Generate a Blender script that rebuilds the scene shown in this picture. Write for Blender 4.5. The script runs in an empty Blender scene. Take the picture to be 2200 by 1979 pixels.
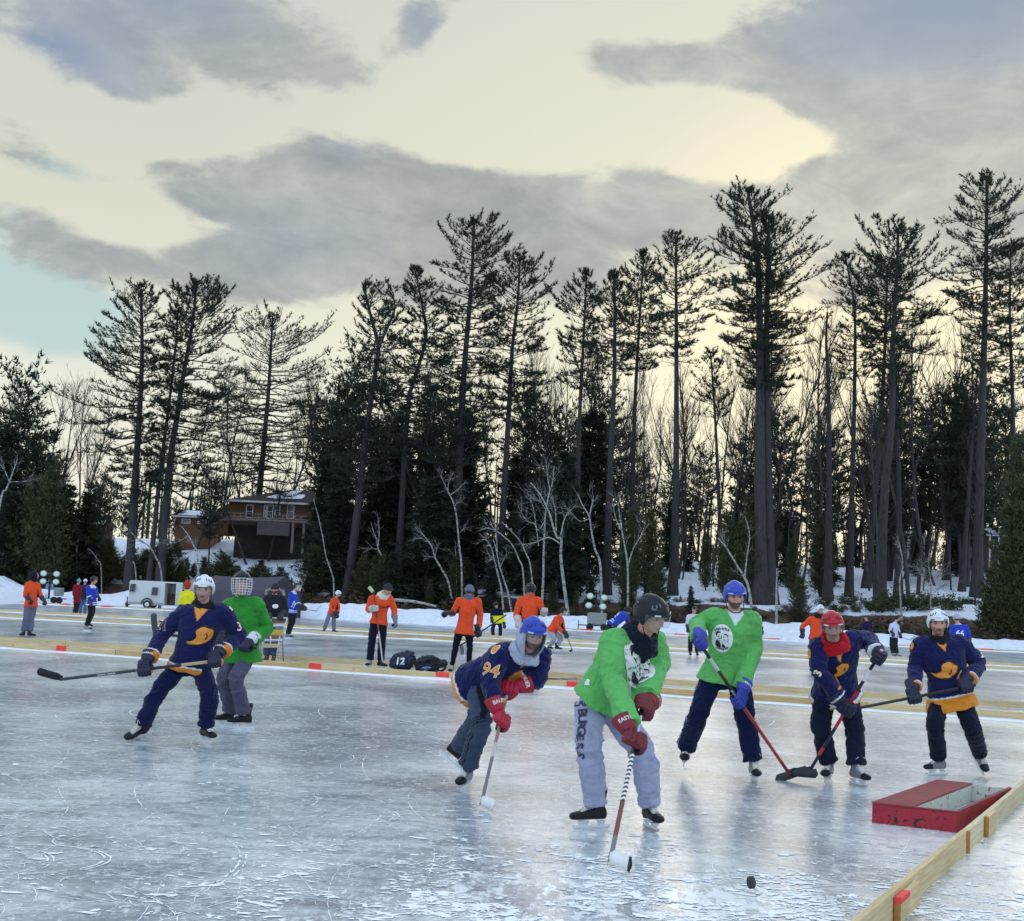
import bpy, bmesh, math, random
import numpy as np
from mathutils import Vector, Matrix, noise
from mathutils.bvhtree import BVHTree
random.seed(7); RNG = np.random.default_rng(7)
SC = bpy.context.scene
COL = SC.collection
# ------------------------------------------------------------------ camera
FPX, CX, CY, CAMZ = 3100.0, 1100.0, 989.5, 1.5
ROLL = math.atan(.047)
PITCH = math.atan(310 * math.cos(ROLL) / FPX)
_F = Vector((0, math.cos(PITCH), math.sin(PITCH)))
_U0 = Vector((0, -math.sin(PITCH), math.cos(PITCH)))
_R0 = Vector((1, 0, 0))
CR = _R0 * math.cos(ROLL) + _U0 * math.sin(ROLL)
CU = _U0 * math.cos(ROLL) - _R0 * math.sin(ROLL)
CAM = Vector((0, 0, CAMZ))
def ray(px, py):
    return _F + CR * ((px - CX) / FPX) - CU * ((py - CY) / FPX)
def at(px, py, Y):
    r = ray(px, py); return CAM + r * (Y / r.y)
def ground(px, py, z=0.0):
    r = ray(px, py); return CAM + r * ((z - CAMZ) / r.z)
cam_d = bpy.data.cameras.new('camera'); cam = bpy.data.objects.new('camera', cam_d); COL.objects.link(cam)
cam_d.sensor_fit = 'HORIZONTAL'; cam_d.sensor_width = 36; cam_d.lens = FPX / 2200 * 36
cam_d.clip_start = .1; cam_d.clip_end = 5000
M = Matrix((CR, CU, -_F)).transposed().to_4x4(); M.translation = CAM
cam.matrix_world = M
SC.camera = cam
SC.view_settings.view_transform = 'Standard'; SC.view_settings.look = 'None'
SC.view_settings.exposure = 0; SC.view_settings.gamma = 1
SC.cycles.max_bounces = 6; SC.cycles.transparent_max_bounces = 12
# ------------------------------------------------------------------ shore and terrain
def shore_t(x, y):
    """metres beyond the shoreline"""
    return (y - (118 - 0.42 * x) + 1.8 * math.sin(x * .13) + 1.0 * math.sin(x * .37 + 1)) * .92
def terrain(x, y):
    t = shore_t(x, y)
    if t <= 0: return -0.25 + max(t, -6) * .05
    lf = min(1, max(0, (5 - x) / 28.)); lf = lf * lf * (3 - 2 * lf)
    bank = 2.1 * (1 - lf) + 1.6 * lf
    b = min(1, t / 4.5); b = b * b * (3 - 2 * b)
    sl = .105 * (1 - lf) + .20 * lf
    tt = max(0, t - 3)
    h = bank * b + sl * min(tt, 50 - 22 * lf) + .012 * max(0, tt - 50)
    h += .25 * b * noise.noise(Vector((x * .12, y * .12, 3))) + .09 * b * noise.noise(Vector((x * .5, y * .5, 9)))
    return h - .25 * (1 - b)
def hit_terrain(px, py, y0=60, y1=260):
    r = ray(px, py); y = y0
    while y < y1:
        p = CAM + r * (y / r.y)
        if p.z <= terrain(p.x, p.y): return p
        y += .4
    return None
# ------------------------------------------------------------------ materials
MATS = {}
def _nt(name):
    m = bpy.data.materials.new(name); m.use_nodes = True
    nt = m.node_tree; b = nt.nodes['Principled BSDF']
    return m, nt, b
def N(nt, t, **kw):
    n = nt.nodes.new(t)
    for k, v in kw.items():
        if k.startswith('i_'): n.inputs[k[2:].replace('_', ' ')].default_value = v
        else: setattr(n, k, v)
    return n
def L(nt, a, b): nt.links.new(a, b)
def ramp(nt, fac, stops, interp='LINEAR'):
    r = N(nt, 'ShaderNodeValToRGB'); r.color_ramp.interpolation = interp
    e = r.color_ramp.elements
    while len(e) < len(stops): e.new(.5)
    for el, (p, c) in zip(e, stops):
        el.position = p; el.color = (c[0], c[1], c[2], 1) if len(c) == 3 else c
    L(nt, fac, r.inputs[0]); return r.outputs[0]
def noise_n(nt, vec, scale, detail=4, rough=.5, dist=0):
    n = N(nt, 'ShaderNodeTexNoise'); n.inputs['Scale'].default_value = scale
    n.inputs['Detail'].default_value = detail; n.inputs['Roughness'].default_value = rough
    n.inputs['Distortion'].default_value = dist
    if vec is not None: L(nt, vec, n.inputs['Vector'])
    return n.outputs['Fac']
def objvec(nt, scale=(1, 1, 1)):
    tc = N(nt, 'ShaderNodeTexCoord'); mp = N(nt, 'ShaderNodeMapping'); mp.inputs['Scale'].default_value = scale
    L(nt, tc.outputs['Object'], mp.inputs['Vector']); return mp.outputs['Vector']
def mathn(nt, op, a, b=None, c=None, clamp=False):
    n = N(nt, 'ShaderNodeMath', operation=op); n.use_clamp = clamp
    for i, v in enumerate((a, b, c)):
        if v is None: continue
        if hasattr(v, 'links'): L(nt, v, n.inputs[i])
        else: n.inputs[i].default_value = v
    return n.outputs[0]
def mixc(nt, fac, a, b, mode='MIX'):
    n = N(nt, 'ShaderNodeMix', data_type='RGBA', blend_type=mode)
    for i, v in ((0, fac), (6, a), (7, b)):
        if hasattr(v, 'links'): L(nt, v, n.inputs[i])
        else: n.inputs[i].default_value = v if i == 0 else (v[0], v[1], v[2], 1)
    return n.outputs[2]
def bump(nt, b, h, strength=.3, dist=.01):
    n = N(nt, 'ShaderNodeBump'); n.inputs['Strength'].default_value = strength; n.inputs['Distance'].default_value = dist
    L(nt, h, n.inputs['Height']); L(nt, n.outputs[0], b.inputs['Normal'])
def mat(name, col=(.5, .5, .5), rough=.6, var=.18, vscale=8, bmp=.15, bscale=60, metal=0, attr=False, bdist=.004, spec=.5, stretch=(1, 1, 1), sheen=0, folds=0):
    """procedural surface: base colour (or the 'col' face paint) with mottling and a fine bump"""
    key = (name,)
    if key in MATS: return MATS[key]
    m, nt, b = _nt(name)
    v = objvec(nt, stretch)
    n1 = noise_n(nt, v, vscale, 5, .6)
    lo = 1 - var; hi = 1 + var
    f = ramp(nt, n1, [(.3, (lo, lo, lo)), (.7, (hi, hi, hi))])
    if attr:
        a = N(nt, 'ShaderNodeAttribute', attribute_name='col'); base = a.outputs['Color']
    else: base = col
    L(nt, mixc(nt, 1.0, base, f, 'MULTIPLY'), b.inputs['Base Color'])
    b.inputs['Roughness'].default_value = rough; b.inputs['Metallic'].default_value = metal
    b.inputs['Specular IOR Level'].default_value = spec
    if sheen: b.inputs['Sheen Weight'].default_value = sheen
    n2 = noise_n(nt, v, bscale, 3, .6)
    bump(nt, b, n2, bmp, bdist)
    if folds:   # soft creases under the weave
        w = noise_n(nt, objvec(nt, (1, 1, .7)), 6.5, 3, .5, 1.0); q = mathn(nt, 'ABSOLUTE', mathn(nt, 'SUBTRACT', w, .5))
        f2 = N(nt, 'ShaderNodeBump'); f2.inputs['Strength'].default_value = .75; f2.inputs['Distance'].default_value = folds * 3.2; L(nt, q, f2.inputs['Height'])
        nb = [n for n in nt.nodes if n.type == 'BUMP' and n != f2][0]; L(nt, f2.outputs[0], nb.inputs['Normal'])
    MATS[key] = m; return m
def srgb(r, g, b):
    return tuple(((c / 255) / 12.92 if c <= 10 else ((c / 255 + .055) / 1.055) ** 2.4) for c in (r, g, b))
# ------------------------------------------------------------------ meshes
class MB:
    def __init__(s): s.v = []; s.f = []; s.mi = []; s.c = []; s.n = 0; s.cur = 0; s.col = None
    def add(s, verts, faces, mi=None):
        base = s.n; s.v.extend([tuple(p) for p in verts]); s.n += len(verts)
        for f in faces: s.f.append(tuple(i + base for i in f)); s.mi.append(s.cur if mi is None else mi)
        if s.col is not None: s.c.extend([s.col] * len(verts))
        return base
    def box(s, c, ax, ay, az):
        c, ax, ay, az = map(Vector, (c, ax, ay, az)); v = []
        for i in (-1, 1):
            for j in (-1, 1):
                for k in (-1, 1): v.append(c + ax * i + ay * j + az * k)
        s.add(v, [(0, 1, 3, 2), (4, 6, 7, 5), (0, 4, 5, 1), (2, 3, 7, 6), (0, 2, 6, 4), (1, 5, 7, 3)])
    def abox(s, x0, x1, y0, y1, z0, z1):
        s.box(((x0 + x1) / 2, (y0 + y1) / 2, (z0 + z1) / 2), ((x1 - x0) / 2, 0, 0), (0, (y1 - y0) / 2, 0), (0, 0, (z1 - z0) / 2))
    def loft(s, rings, cap=True, closed=True):
        n = len(rings[0]); b = None; allv = [p for r in rings for p in r]; fs = []
        for i in range(len(rings) - 1):
            for j in range(n if closed else n - 1):
                a = i * n + j; a2 = i * n + (j + 1) % n
                fs.append((a, a2, a2 + n, a + n))
        if cap: fs.append(tuple(range(n - 1, -1, -1))); fs.append(tuple((len(rings) - 1) * n + j for j in range(n)))
        s.add(allv, fs)
    def tube(s, pts, rad, n=8, cap=True, up=(0, 0, 1), flat=1.0):
        pts = [Vector(p) for p in pts]
        if not hasattr(rad, '__len__'): rad = [rad] * len(pts)
        rings = []; u = None
        for i, p in enumerate(pts):
            t = (pts[min(i + 1, len(pts) - 1)] - pts[max(i - 1, 0)])
            if t.length < 1e-9: t = Vector((0, 0, 1))
            t.normalize()
            if u is None:
                w = Vector(up)
                if abs(w.normalized().dot(t)) > .95: w = Vector((1, 0, 0))
                u = (w - t * w.dot(t)).normalized()
            else: u = (u - t * u.dot(t)).normalized()
            v = t.cross(u)
            rings.append([p + u * (math.cos(a) * rad[i]) + v * (math.sin(a) * rad[i] * flat) for a in [2 * math.pi * k / n for k in range(n)]])
        s.loft(rings, cap)
    def ball(s, c, r, nu=12, nv=8, ax=None):
        if not hasattr(r, '__len__'): r = (r, r, r)
        ax = ax or (Vector((1, 0, 0)), Vector((0, 1, 0)), Vector((0, 0, 1))); c = Vector(c)
        rings = []
        for i in range(nv + 1):
            th = math.pi * (i + .02) / (nv + .04)
            rings.append([c + ax[0] * (r[0] * math.sin(th) * math.cos(2 * math.pi * k / nu)) + ax[1] * (r[1] * math.sin(th) * math.sin(2 * math.pi * k / nu)) - ax[2] * (r[2] * math.cos(th)) for k in range(nu)])
        s.loft(rings)
    def mesh(s, name, mats=(), smooth=False):
        me = bpy.data.meshes.new(name); me.from_pydata(s.v, [], s.f)
        for m in mats: me.materials.append(m)
        if len(mats) > 1: me.polygons.foreach_set('material_index', s.mi)
        if s.col is not None and len(s.c) == len(s.v): setcol(me, np.array(s.c))
        if smooth: me.polygons.foreach_set('use_smooth', [True] * len(me.polygons))
        me.update(); return me
def setcol(me, c):
    a = me.attributes.get('col') or me.attributes.new('col', 'FLOAT_COLOR', 'POINT')
    d = np.ones((len(me.vertices), 4), dtype=np.float32); d[:, :3] = c
    a.data.foreach_set('color', d.ravel())
def link(name, me, parent=None, loc=None, mw=None):
    o = bpy.data.objects.new(name, me); COL.objects.link(o)
    if parent is not None: o.parent = parent
    if loc is not None: o.location = loc
    if mw is not None: o.matrix_local = mw
    return o
def tag(o, label=None, cat=None, group=None, kind=None):
    if label: o['label'] = label
    if cat: o['category'] = cat
    if group: o['group'] = group
    if kind: o['kind'] = kind
    return o
def empty(name, loc, label=None, cat=None, group=None):
    o = bpy.data.objects.new(name, None); COL.objects.link(o); o.location = loc
    o.empty_display_size = .2
    return tag(o, label, cat, group)
def co_np(me):
    a = np.empty(len(me.vertices) * 3, dtype=np.float32); me.vertices.foreach_get('co', a); return a.reshape(-1, 3)
def set_co(me, a):
    me.vertices.foreach_set('co', a.astype(np.float32).ravel()); me.update()
def no_np(me):
    a = np.empty(len(me.vertices) * 3, dtype=np.float32); me.vertices.foreach_get('normal', a); return a.reshape(-1, 3)
def voxel(me, size, smooth=3, fac=.5):
    o = bpy.data.objects.new('tmp', me); COL.objects.link(o)
    r = o.modifiers.new('r', 'REMESH'); r.mode = 'VOXEL'; r.voxel_size = size
    if smooth:
        s = o.modifiers.new('s', 'SMOOTH'); s.factor = fac; s.iterations = smooth
    dg = bpy.context.evaluated_depsgraph_get()
    m2 = bpy.data.meshes.new_from_object(o.evaluated_get(dg))
    bpy.data.objects.remove(o); bpy.data.meshes.remove(me)
    m2.materials.clear()
    m2.polygons.foreach_set('use_smooth', [True] * len(m2.polygons)); m2.update()
    return m2
def frame(x=None, y=None, z=None, o=(0, 0, 0)):
    """4x4 from two axes (the second is made orthogonal)"""
    if y is not None and z is not None:
        y = Vector(y).normalized(); z = Vector(z); z = (z - y * z.dot(y)).normalized(); x = y.cross(z)
    elif x is not None and y is not None:
        x = Vector(x).normalized(); y = Vector(y); y = (y - x * y.dot(x)).normalized(); z = x.cross(y)
    elif x is not None and z is not None:
        x = Vector(x).normalized(); z = Vector(z); z = (z - x * z.dot(x)).normalized(); y = z.cross(x)
    m = Matrix((x, y, z)).transposed().to_4x4(); m.translation = Vector(o); return m
def crom(P, sub=4):
    """Catmull-Rom through points (vectors of any dimension as numpy)"""
    P = [np.array(p, dtype=float) for p in P]; out = []
    Q = [2 * P[0] - P[1]] + P + [2 * P[-1] - P[-2]]
    for i in range(1, len(Q) - 2):
        for k in range(sub):
            t = k / sub
            a, b, c, d = Q[i - 1], Q[i], Q[i + 1], Q[i + 2]
            out.append(.5 * ((2 * b) + (-a + c) * t + (2 * a - 5 * b + 4 * c - d) * t * t + (-a + 3 * b - 3 * c + d) * t ** 3))
    out.append(P[-1]); return np.array(out)
# ------------------------------------------------------------------ sky (directions: azimuth and elevation of real clouds)
SUN_AZ, SUN_EL = math.radians(13), math.radians(12)
def build_world():
    w = bpy.data.worlds.new('World'); SC.world = w; w.use_nodes = True; nt = w.node_tree
    bg = nt.nodes['Background']
    tc = N(nt, 'ShaderNodeTexCoord'); sep = N(nt, 'ShaderNodeSeparateXYZ'); L(nt, tc.outputs['Generated'], sep.inputs[0])
    az = mathn(nt, 'ARCTAN2', sep.outputs[0], sep.outputs[1]); el = mathn(nt, 'ARCSINE', sep.outputs[2])
    elp = mathn(nt, 'MAXIMUM', el, 0.0)
    # layered cloud sheets look stretched towards the horizon: project on a high plane for the texture
    comb = N(nt, 'ShaderNodeCombineXYZ'); L(nt, az, comb.inputs[0]); L(nt, el, comb.inputs[1])
    mp = N(nt, 'ShaderNodeMapping'); mp.inputs['Scale'].default_value = (4.2, 8.0, 1); L(nt, comb.outputs[0], mp.inputs['Vector'])
    def nz(scale, detail, rough, off, dist=0):
        m2 = N(nt, 'ShaderNodeMapping'); m2.inputs['Location'].default_value = (off, off * .7, off); L(nt, mp.outputs[0], m2.inputs['Vector'])
        return noise_n(nt, m2.outputs[0], scale, detail, rough, dist)
    n1 = nz(1.1, 5, .55, 3.1); n2 = nz(1.1, 5, .55, 11.7); n3 = nz(1.6, 9, .62, 5.3, .35); n4 = nz(.8, 4, .5, 21.); n5 = nz(4.2, 8, .65, 33., .6)
    wx = mathn(nt, 'MULTIPLY_ADD', mathn(nt, 'SUBTRACT', n1, .5), .10, az)
    wy = mathn(nt, 'MULTIPLY_ADD', mathn(nt, 'SUBTRACT', n2, .5), .06, el)
    wc = N(nt, 'ShaderNodeCombineXYZ'); L(nt, wx, wc.inputs[0]); L(nt, wy, wc.inputs[1])
    def azel(dx, dy):
        r = ray(dx * 1.0875, dy * 1.0875).normalized(); return math.atan2(r.x, r.y), math.asin(r.z)
    def blobs(lst, sharp=1.0):
        tot = None
        for (x, y, rx, ry, wgt, *rot) in lst:
            a, e = azel(x, y); k = 1.0875 / FPX
            m = N(nt, 'ShaderNodeMapping', vector_type='TEXTURE')
            m.inputs['Location'].default_value = (a, e, 0); m.inputs['Scale'].default_value = (rx * k * 1.25, ry * k * 1.25, 1)
            m.inputs['Rotation'].default_value = (0, 0, -ROLL + (math.radians(rot[0]) if rot else 0))
            L(nt, wc.outputs[0], m.inputs['Vector'])
            g = N(nt, 'ShaderNodeTexGradient', gradient_type='QUADRATIC_SPHERE'); L(nt, m.outputs[0], g.inputs[0])
            sq = mathn(nt, 'MULTIPLY', mathn(nt, 'SQRT', g.outputs['Fac']), wgt)
            tot = sq if tot is None else mathn(nt, 'ADD', tot, sq)
        return tot
    cl = blobs([(140, 50, 300, 110, 1.3), (230, 160, 130, 70, 1.0), (520, 110, 230, 100, 1.25), (650, 150, 110, 50, .6), (835, 60, 120, 55, 1.5, 30), (400, 40, 160, 60, .6),
                (1270, 115, 170, 85, 1.1), (1480, 110, 260, 100, 1.1), (1800, 90, 380, 150, 1.5), (1990, 200, 260, 180, 1.1),
                (1170, 215, 110, 35, .6), (1290, 275, 130, 45, .7), (1640, 190, 200, 60, .9),
                (470, 330, 180, 80, 1.2), (650, 310, 170, 75, 1.2), (790, 350, 160, 70, 1.0), (560, 450, 230, 110, 1.3), (760, 500, 420, 130, 1.25),
                (960, 400, 210, 90, 1.1), (1180, 400, 300, 85, 1.1), (1450, 400, 360, 100, 1.1), (1700, 350, 260, 120, 1.0), (1900, 380, 300, 190, 1.1),
                (1720, 520, 420, 110, 1.0), (1080, 520, 420, 90, .8), (300, 520, 330, 90, .8), (80, 460, 200, 60, .7), (130, 330, 130, 45, .6), (30, 260, 70, 50, .5), (290, 285, 40, 18, .5)])
    gap = blobs([(1420, 245, 190, 85, 1.35), (1000, 470, 90, 40, .4), (1600, 470, 130, 40, .5), (1750, 230, 80, 40, .4), (380, 120, 50, 60, .5), (950, 260, 420, 90, .6), (350, 235, 330, 50, .7), (330, 430, 190, 55, .9), (960, 150, 200, 130, .7), (1250, 30, 330, 60, .6), (560, 640, 200, 40, .4)])
    d = mathn(nt, 'SUBTRACT', cl, gap)
    d = mathn(nt, 'MULTIPLY_ADD', mathn(nt, 'SUBTRACT', n3, .5), 1.7, d); d = mathn(nt, 'MULTIPLY_ADD', mathn(nt, 'SUBTRACT', n5, .5), 1.25, d)
    dens = N(nt, 'ShaderNodeMapRange', interpolation_type='SMOOTHSTEP'); dens.inputs['From Min'].default_value = .26; dens.inputs['From Max'].default_value = .88
    L(nt, d, dens.inputs['Value']); dens = dens.outputs[0]
    blue = blobs([(90, 90, 200, 90, 1.5), (330, 10, 200, 70, 1.1), (1850, 20, 380, 110, 1.6), (1750, 130, 260, 70, .6), (560, 460, 220, 100, .45), (650, 270, 70, 40, .6), (840, 40, 110, 60, .9), (1160, 440, 300, 60, .25)])
    teal = blobs([(30, 560, 280, 120, 1.6), (80, 640, 260, 90, .8), (120, 325, 160, 40, 1.1), (20, 420, 150, 60, .6), (60, 720, 220, 90, .55), (830, 60, 100, 50, .5), (420, 760, 260, 70, .25)])
    # clear / thin veil colour by elevation and azimuth
    base = ramp(nt, el, [(0.0, srgb(247, 244, 222)), (.14, srgb(234, 236, 220)), (.26, srgb(219, 220, 203)), (.5, srgb(196, 205, 208)), (.9, srgb(165, 185, 208))])
    # brightest round the sun, low behind the wood
    sd = Vector((math.sin(SUN_AZ) * math.cos(SUN_EL), math.cos(SUN_AZ) * math.cos(SUN_EL), math.sin(SUN_EL)))
    dp = N(nt, 'ShaderNodeVectorMath', operation='DOT_PRODUCT'); L(nt, tc.outputs['Generated'], dp.inputs[0]); dp.inputs[1].default_value = sd
    glow = ramp(nt, dp.outputs['Value'], [(.90, (0, 0, 0)), (.985, (.35, .35, .35)), (1.0, (1, 1, 1))])
    base = mixc(nt, glow, base, srgb(255, 247, 212))
    # a bluer veil behind the photographer; extra brightness is added for lighting
    back = N(nt, 'ShaderNodeMapRange'); back.inputs['From Min'].default_value = .55; back.inputs['From Max'].default_value = -.6
    L(nt, sep.outputs[1], back.inputs['Value'])
    base = mixc(nt, back.outputs[0], base, srgb(188, 208, 232))
    tn = N(nt, 'ShaderNodeMapRange', interpolation_type='SMOOTHSTEP'); tn.inputs['From Min'].default_value = .45; tn.inputs['From Max'].default_value = 1.25
    L(nt, mathn(nt, 'MULTIPLY_ADD', mathn(nt, 'SUBTRACT', n4, .5), .7, mathn(nt, 'MULTIPLY_ADD', mathn(nt, 'SUBTRACT', n3, .5), 1.2, teal)), tn.inputs['Value'])
    tealf = mathn(nt, 'MULTIPLY', tn.outputs[0], .55)
    clear = mixc(nt, tealf, base, srgb(150, 198, 212))
    shade = ramp(nt, mathn(nt, 'MULTIPLY_ADD', n5, .4, mathn(nt, 'MULTIPLY', n3, .6)), [(.36, srgb(202, 205, 196)), (.5, srgb(172, 178, 177)), (.64, srgb(142, 150, 155))])
    bl = mathn(nt, 'MULTIPLY', blue, .75, clamp=True)
    cloudc = mixc(nt, bl, shade, srgb(138, 155, 182))
    col = mixc(nt, mathn(nt, 'MULTIPLY', dens, .92), clear, cloudc)
    sky = N(nt, 'ShaderNodeTexSky', sky_type='NISHITA'); sky.sun_disc = False; sky.sun_elevation = SUN_EL; sky.sun_rotation = SUN_AZ
    sc = mixc(nt, 1.0, sky.outputs[0], (.10, .10, .10), 'MULTIPLY')
    fin = mixc(nt, .965, sc, col)
    up = N(nt, 'ShaderNodeMapRange', interpolation_type='SMOOTHSTEP'); up.inputs['From Min'].default_value = .50; up.inputs['From Max'].default_value = 1.0; L(nt, el, up.inputs['Value'])
    gain = mathn(nt, 'MULTIPLY_ADD', mathn(nt, 'MAXIMUM', up.outputs[0], back.outputs[0]), .85, 1.0)  # unseen sky overhead and behind is brightened to light people and ice
    vm = N(nt, 'ShaderNodeVectorMath', operation='SCALE'); L(nt, fin, vm.inputs[0]); L(nt, gain, vm.inputs['Scale'])
    L(nt, vm.outputs[0], bg.inputs['Color']); bg.inputs['Strength'].default_value = 1.0
    w.cycles.sampling_method = 'MANUAL'; w.cycles.sample_map_resolution = 512
    sd_l = bpy.data.lights.new('sun', 'SUN'); sd_l.energy = .6; sd_l.angle = math.radians(30); sd_l.color = (1, .93, .8)
    so = bpy.data.objects.new('sun', sd_l); COL.objects.link(so); so.rotation_euler = sd.to_track_quat('Z', 'Y').to_euler()
build_world()
# ------------------------------------------------------------------ ice
def ice_material():
    m, nt, b = _nt('ice')
    tc = N(nt, 'ShaderNodeTexCoord'); P = tc.outputs['Object']
    def mp(sx, sy, rot=0, off=0):
        q = N(nt, 'ShaderNodeMapping'); q.inputs['Scale'].default_value = (sx, sy, 1); q.inputs['Rotation'].default_value = (0, 0, rot)
        q.inputs['Location'].default_value = (off, off * 1.3, 0); L(nt, P, q.inputs['Vector']); return q.outputs[0]
    big = noise_n(nt, mp(.55, .30, .1), 1.0, 3, .5, .4)
    mid = noise_n(nt, mp(1.1, 1.6, .05, 4), 1.0, 6, .65, .8)
    streak = noise_n(nt, mp(2.6, 5.5, .06, 9), 1.0, 9, .78, .6)
    fine = noise_n(nt, mp(13, 11, .03, 2), 1.0, 7, .8, .4)
    fl1 = ramp(nt, noise_n(nt, mp(13, 7, .12, 5), 1.0, 6, .8, .6), [(.555, (0, 0, 0)), (.59, (1, 1, 1))]); fl2 = ramp(nt, noise_n(nt, mp(9, 6, -.05, 8), 1.0, 6, .8, .4), [(.39, (1, 1, 1)), (.43, (0, 0, 0))])
    scr = noise_n(nt, mp(1.2, 40, -.5, 7), 1.0, 4, .7)
    scr2 = noise_n(nt, mp(1.0, 36, .75, 3), 1.0, 4, .7)
    v = mathn(nt, 'MULTIPLY_ADD', big, .85, mathn(nt, 'MULTIPLY_ADD', mid, .5, mathn(nt, 'MULTIPLY_ADD', streak, .62, mathn(nt, 'MULTIPLY', fine, .62))))
    s1 = ramp(nt, scr, [(.66, (0, 0, 0)), (.74, (1, 1, 1))]); s2 = ramp(nt, scr2, [(.68, (0, 0, 0)), (.76, (1, 1, 1))])
    v = mathn(nt, 'ADD', v, mathn(nt, 'MULTIPLY', mathn(nt, 'ADD', s1, s2), .14))
    # snow scrapings: drifts of shaved ice, more of them near the goal corner
    sepp = N(nt, 'ShaderNodeSeparateXYZ'); L(nt, P, sepp.inputs[0])
    dx = mathn(nt, 'MULTIPLY', mathn(nt, 'SUBTRACT', sepp.outputs[0], 1.3), .42); dy = mathn(nt, 'MULTIPLY', mathn(nt, 'SUBTRACT', sepp.outputs[1], 7.4), .62)
    rr = mathn(nt, 'SQRT', mathn(nt, 'ADD', mathn(nt, 'MULTIPLY', dx, dx), mathn(nt, 'MULTIPLY', dy, dy)))
    near = N(nt, 'ShaderNodeMapRange', interpolation_type='SMOOTHSTEP'); near.inputs['From Min'].default_value = 1.5; near.inputs['From Max'].default_value = .2; L(nt, rr, near.inputs['Value'])
    cr = noise_n(nt, mp(12, 5.5, .4, 1), 1.0, 10, .8, .4)
    dr = noise_n(nt, mp(.9, .45, .15, 6), 1.0, 6, .6, 1.0)
    snow = mathn(nt, 'MULTIPLY_ADD', near.outputs[0], .14, mathn(nt, 'MULTIPLY_ADD', mathn(nt, 'SUBTRACT', dr, .5), .45, cr))
    snowm = ramp(nt, snow, [(.63, (0, 0, 0)), (.65, (1, 1, 1))])
    c = ramp(nt, v, [(.92, srgb(92, 103, 120)), (1.12, srgb(132, 143, 157)), (1.26, srgb(174, 184, 193)), (1.42, srgb(214, 221, 225)), (1.6, srgb(246, 249, 250))])
    # ramp inputs run 0..1: squeeze
    sq = N(nt, 'ShaderNodeMapRange'); sq.inputs['From Min'].default_value = 1.04; sq.inputs['From Max'].default_value = 1.56; L(nt, v, sq.inputs['Value'])
    rn = [n for n in nt.nodes if n.type == 'VALTORGB'][-1]
    L(nt, sq.outputs[0], rn.inputs[0])
    for el, p in zip(rn.color_ramp.elements, (0.0, .28, .5, .72, 1.0)): el.position = p
    c = mixc(nt, mathn(nt, 'MULTIPLY', fl1, .8), c, srgb(236, 241, 245)); c = mixc(nt, mathn(nt, 'MULTIPLY', fl2, .6), c, srgb(96, 106, 124))
    c = mixc(nt, mathn(nt, 'MULTIPLY', snowm, .95), c, srgb(246, 249, 251))
    L(nt, c, b.inputs['Base Color'])
    rg = mathn(nt, 'MULTIPLY_ADD', snowm, .4, mathn(nt, 'MULTIPLY_ADD', mid, .3, .2))
    L(nt, rg, b.inputs['Roughness']); b.inputs['IOR'].default_value = 1.31; b.inputs['Specular IOR Level'].default_value = .55
    b.inputs['Coat Weight'].default_value = .8; b.inputs['Coat Roughness'].default_value = .2; b.inputs['Coat IOR'].default_value = 1.31
    h = mathn(nt, 'MULTIPLY_ADD', streak, .6, mathn(nt, 'MULTIPLY_ADD', fine, .35, mathn(nt, 'MULTIPLY', snowm, .5)))
    bump(nt, b, h, .55, .012)
    return m
M_ICE = ice_material()
mb = MB()
mb.add([(-260, -60, 0), (260, -60, 0), (260, 190, 0), (-260, 190, 0)], [(0, 1, 2, 3)])
tag(link('lake_ice', mb.mesh('lake_ice', [M_ICE])), kind='structure')
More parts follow.
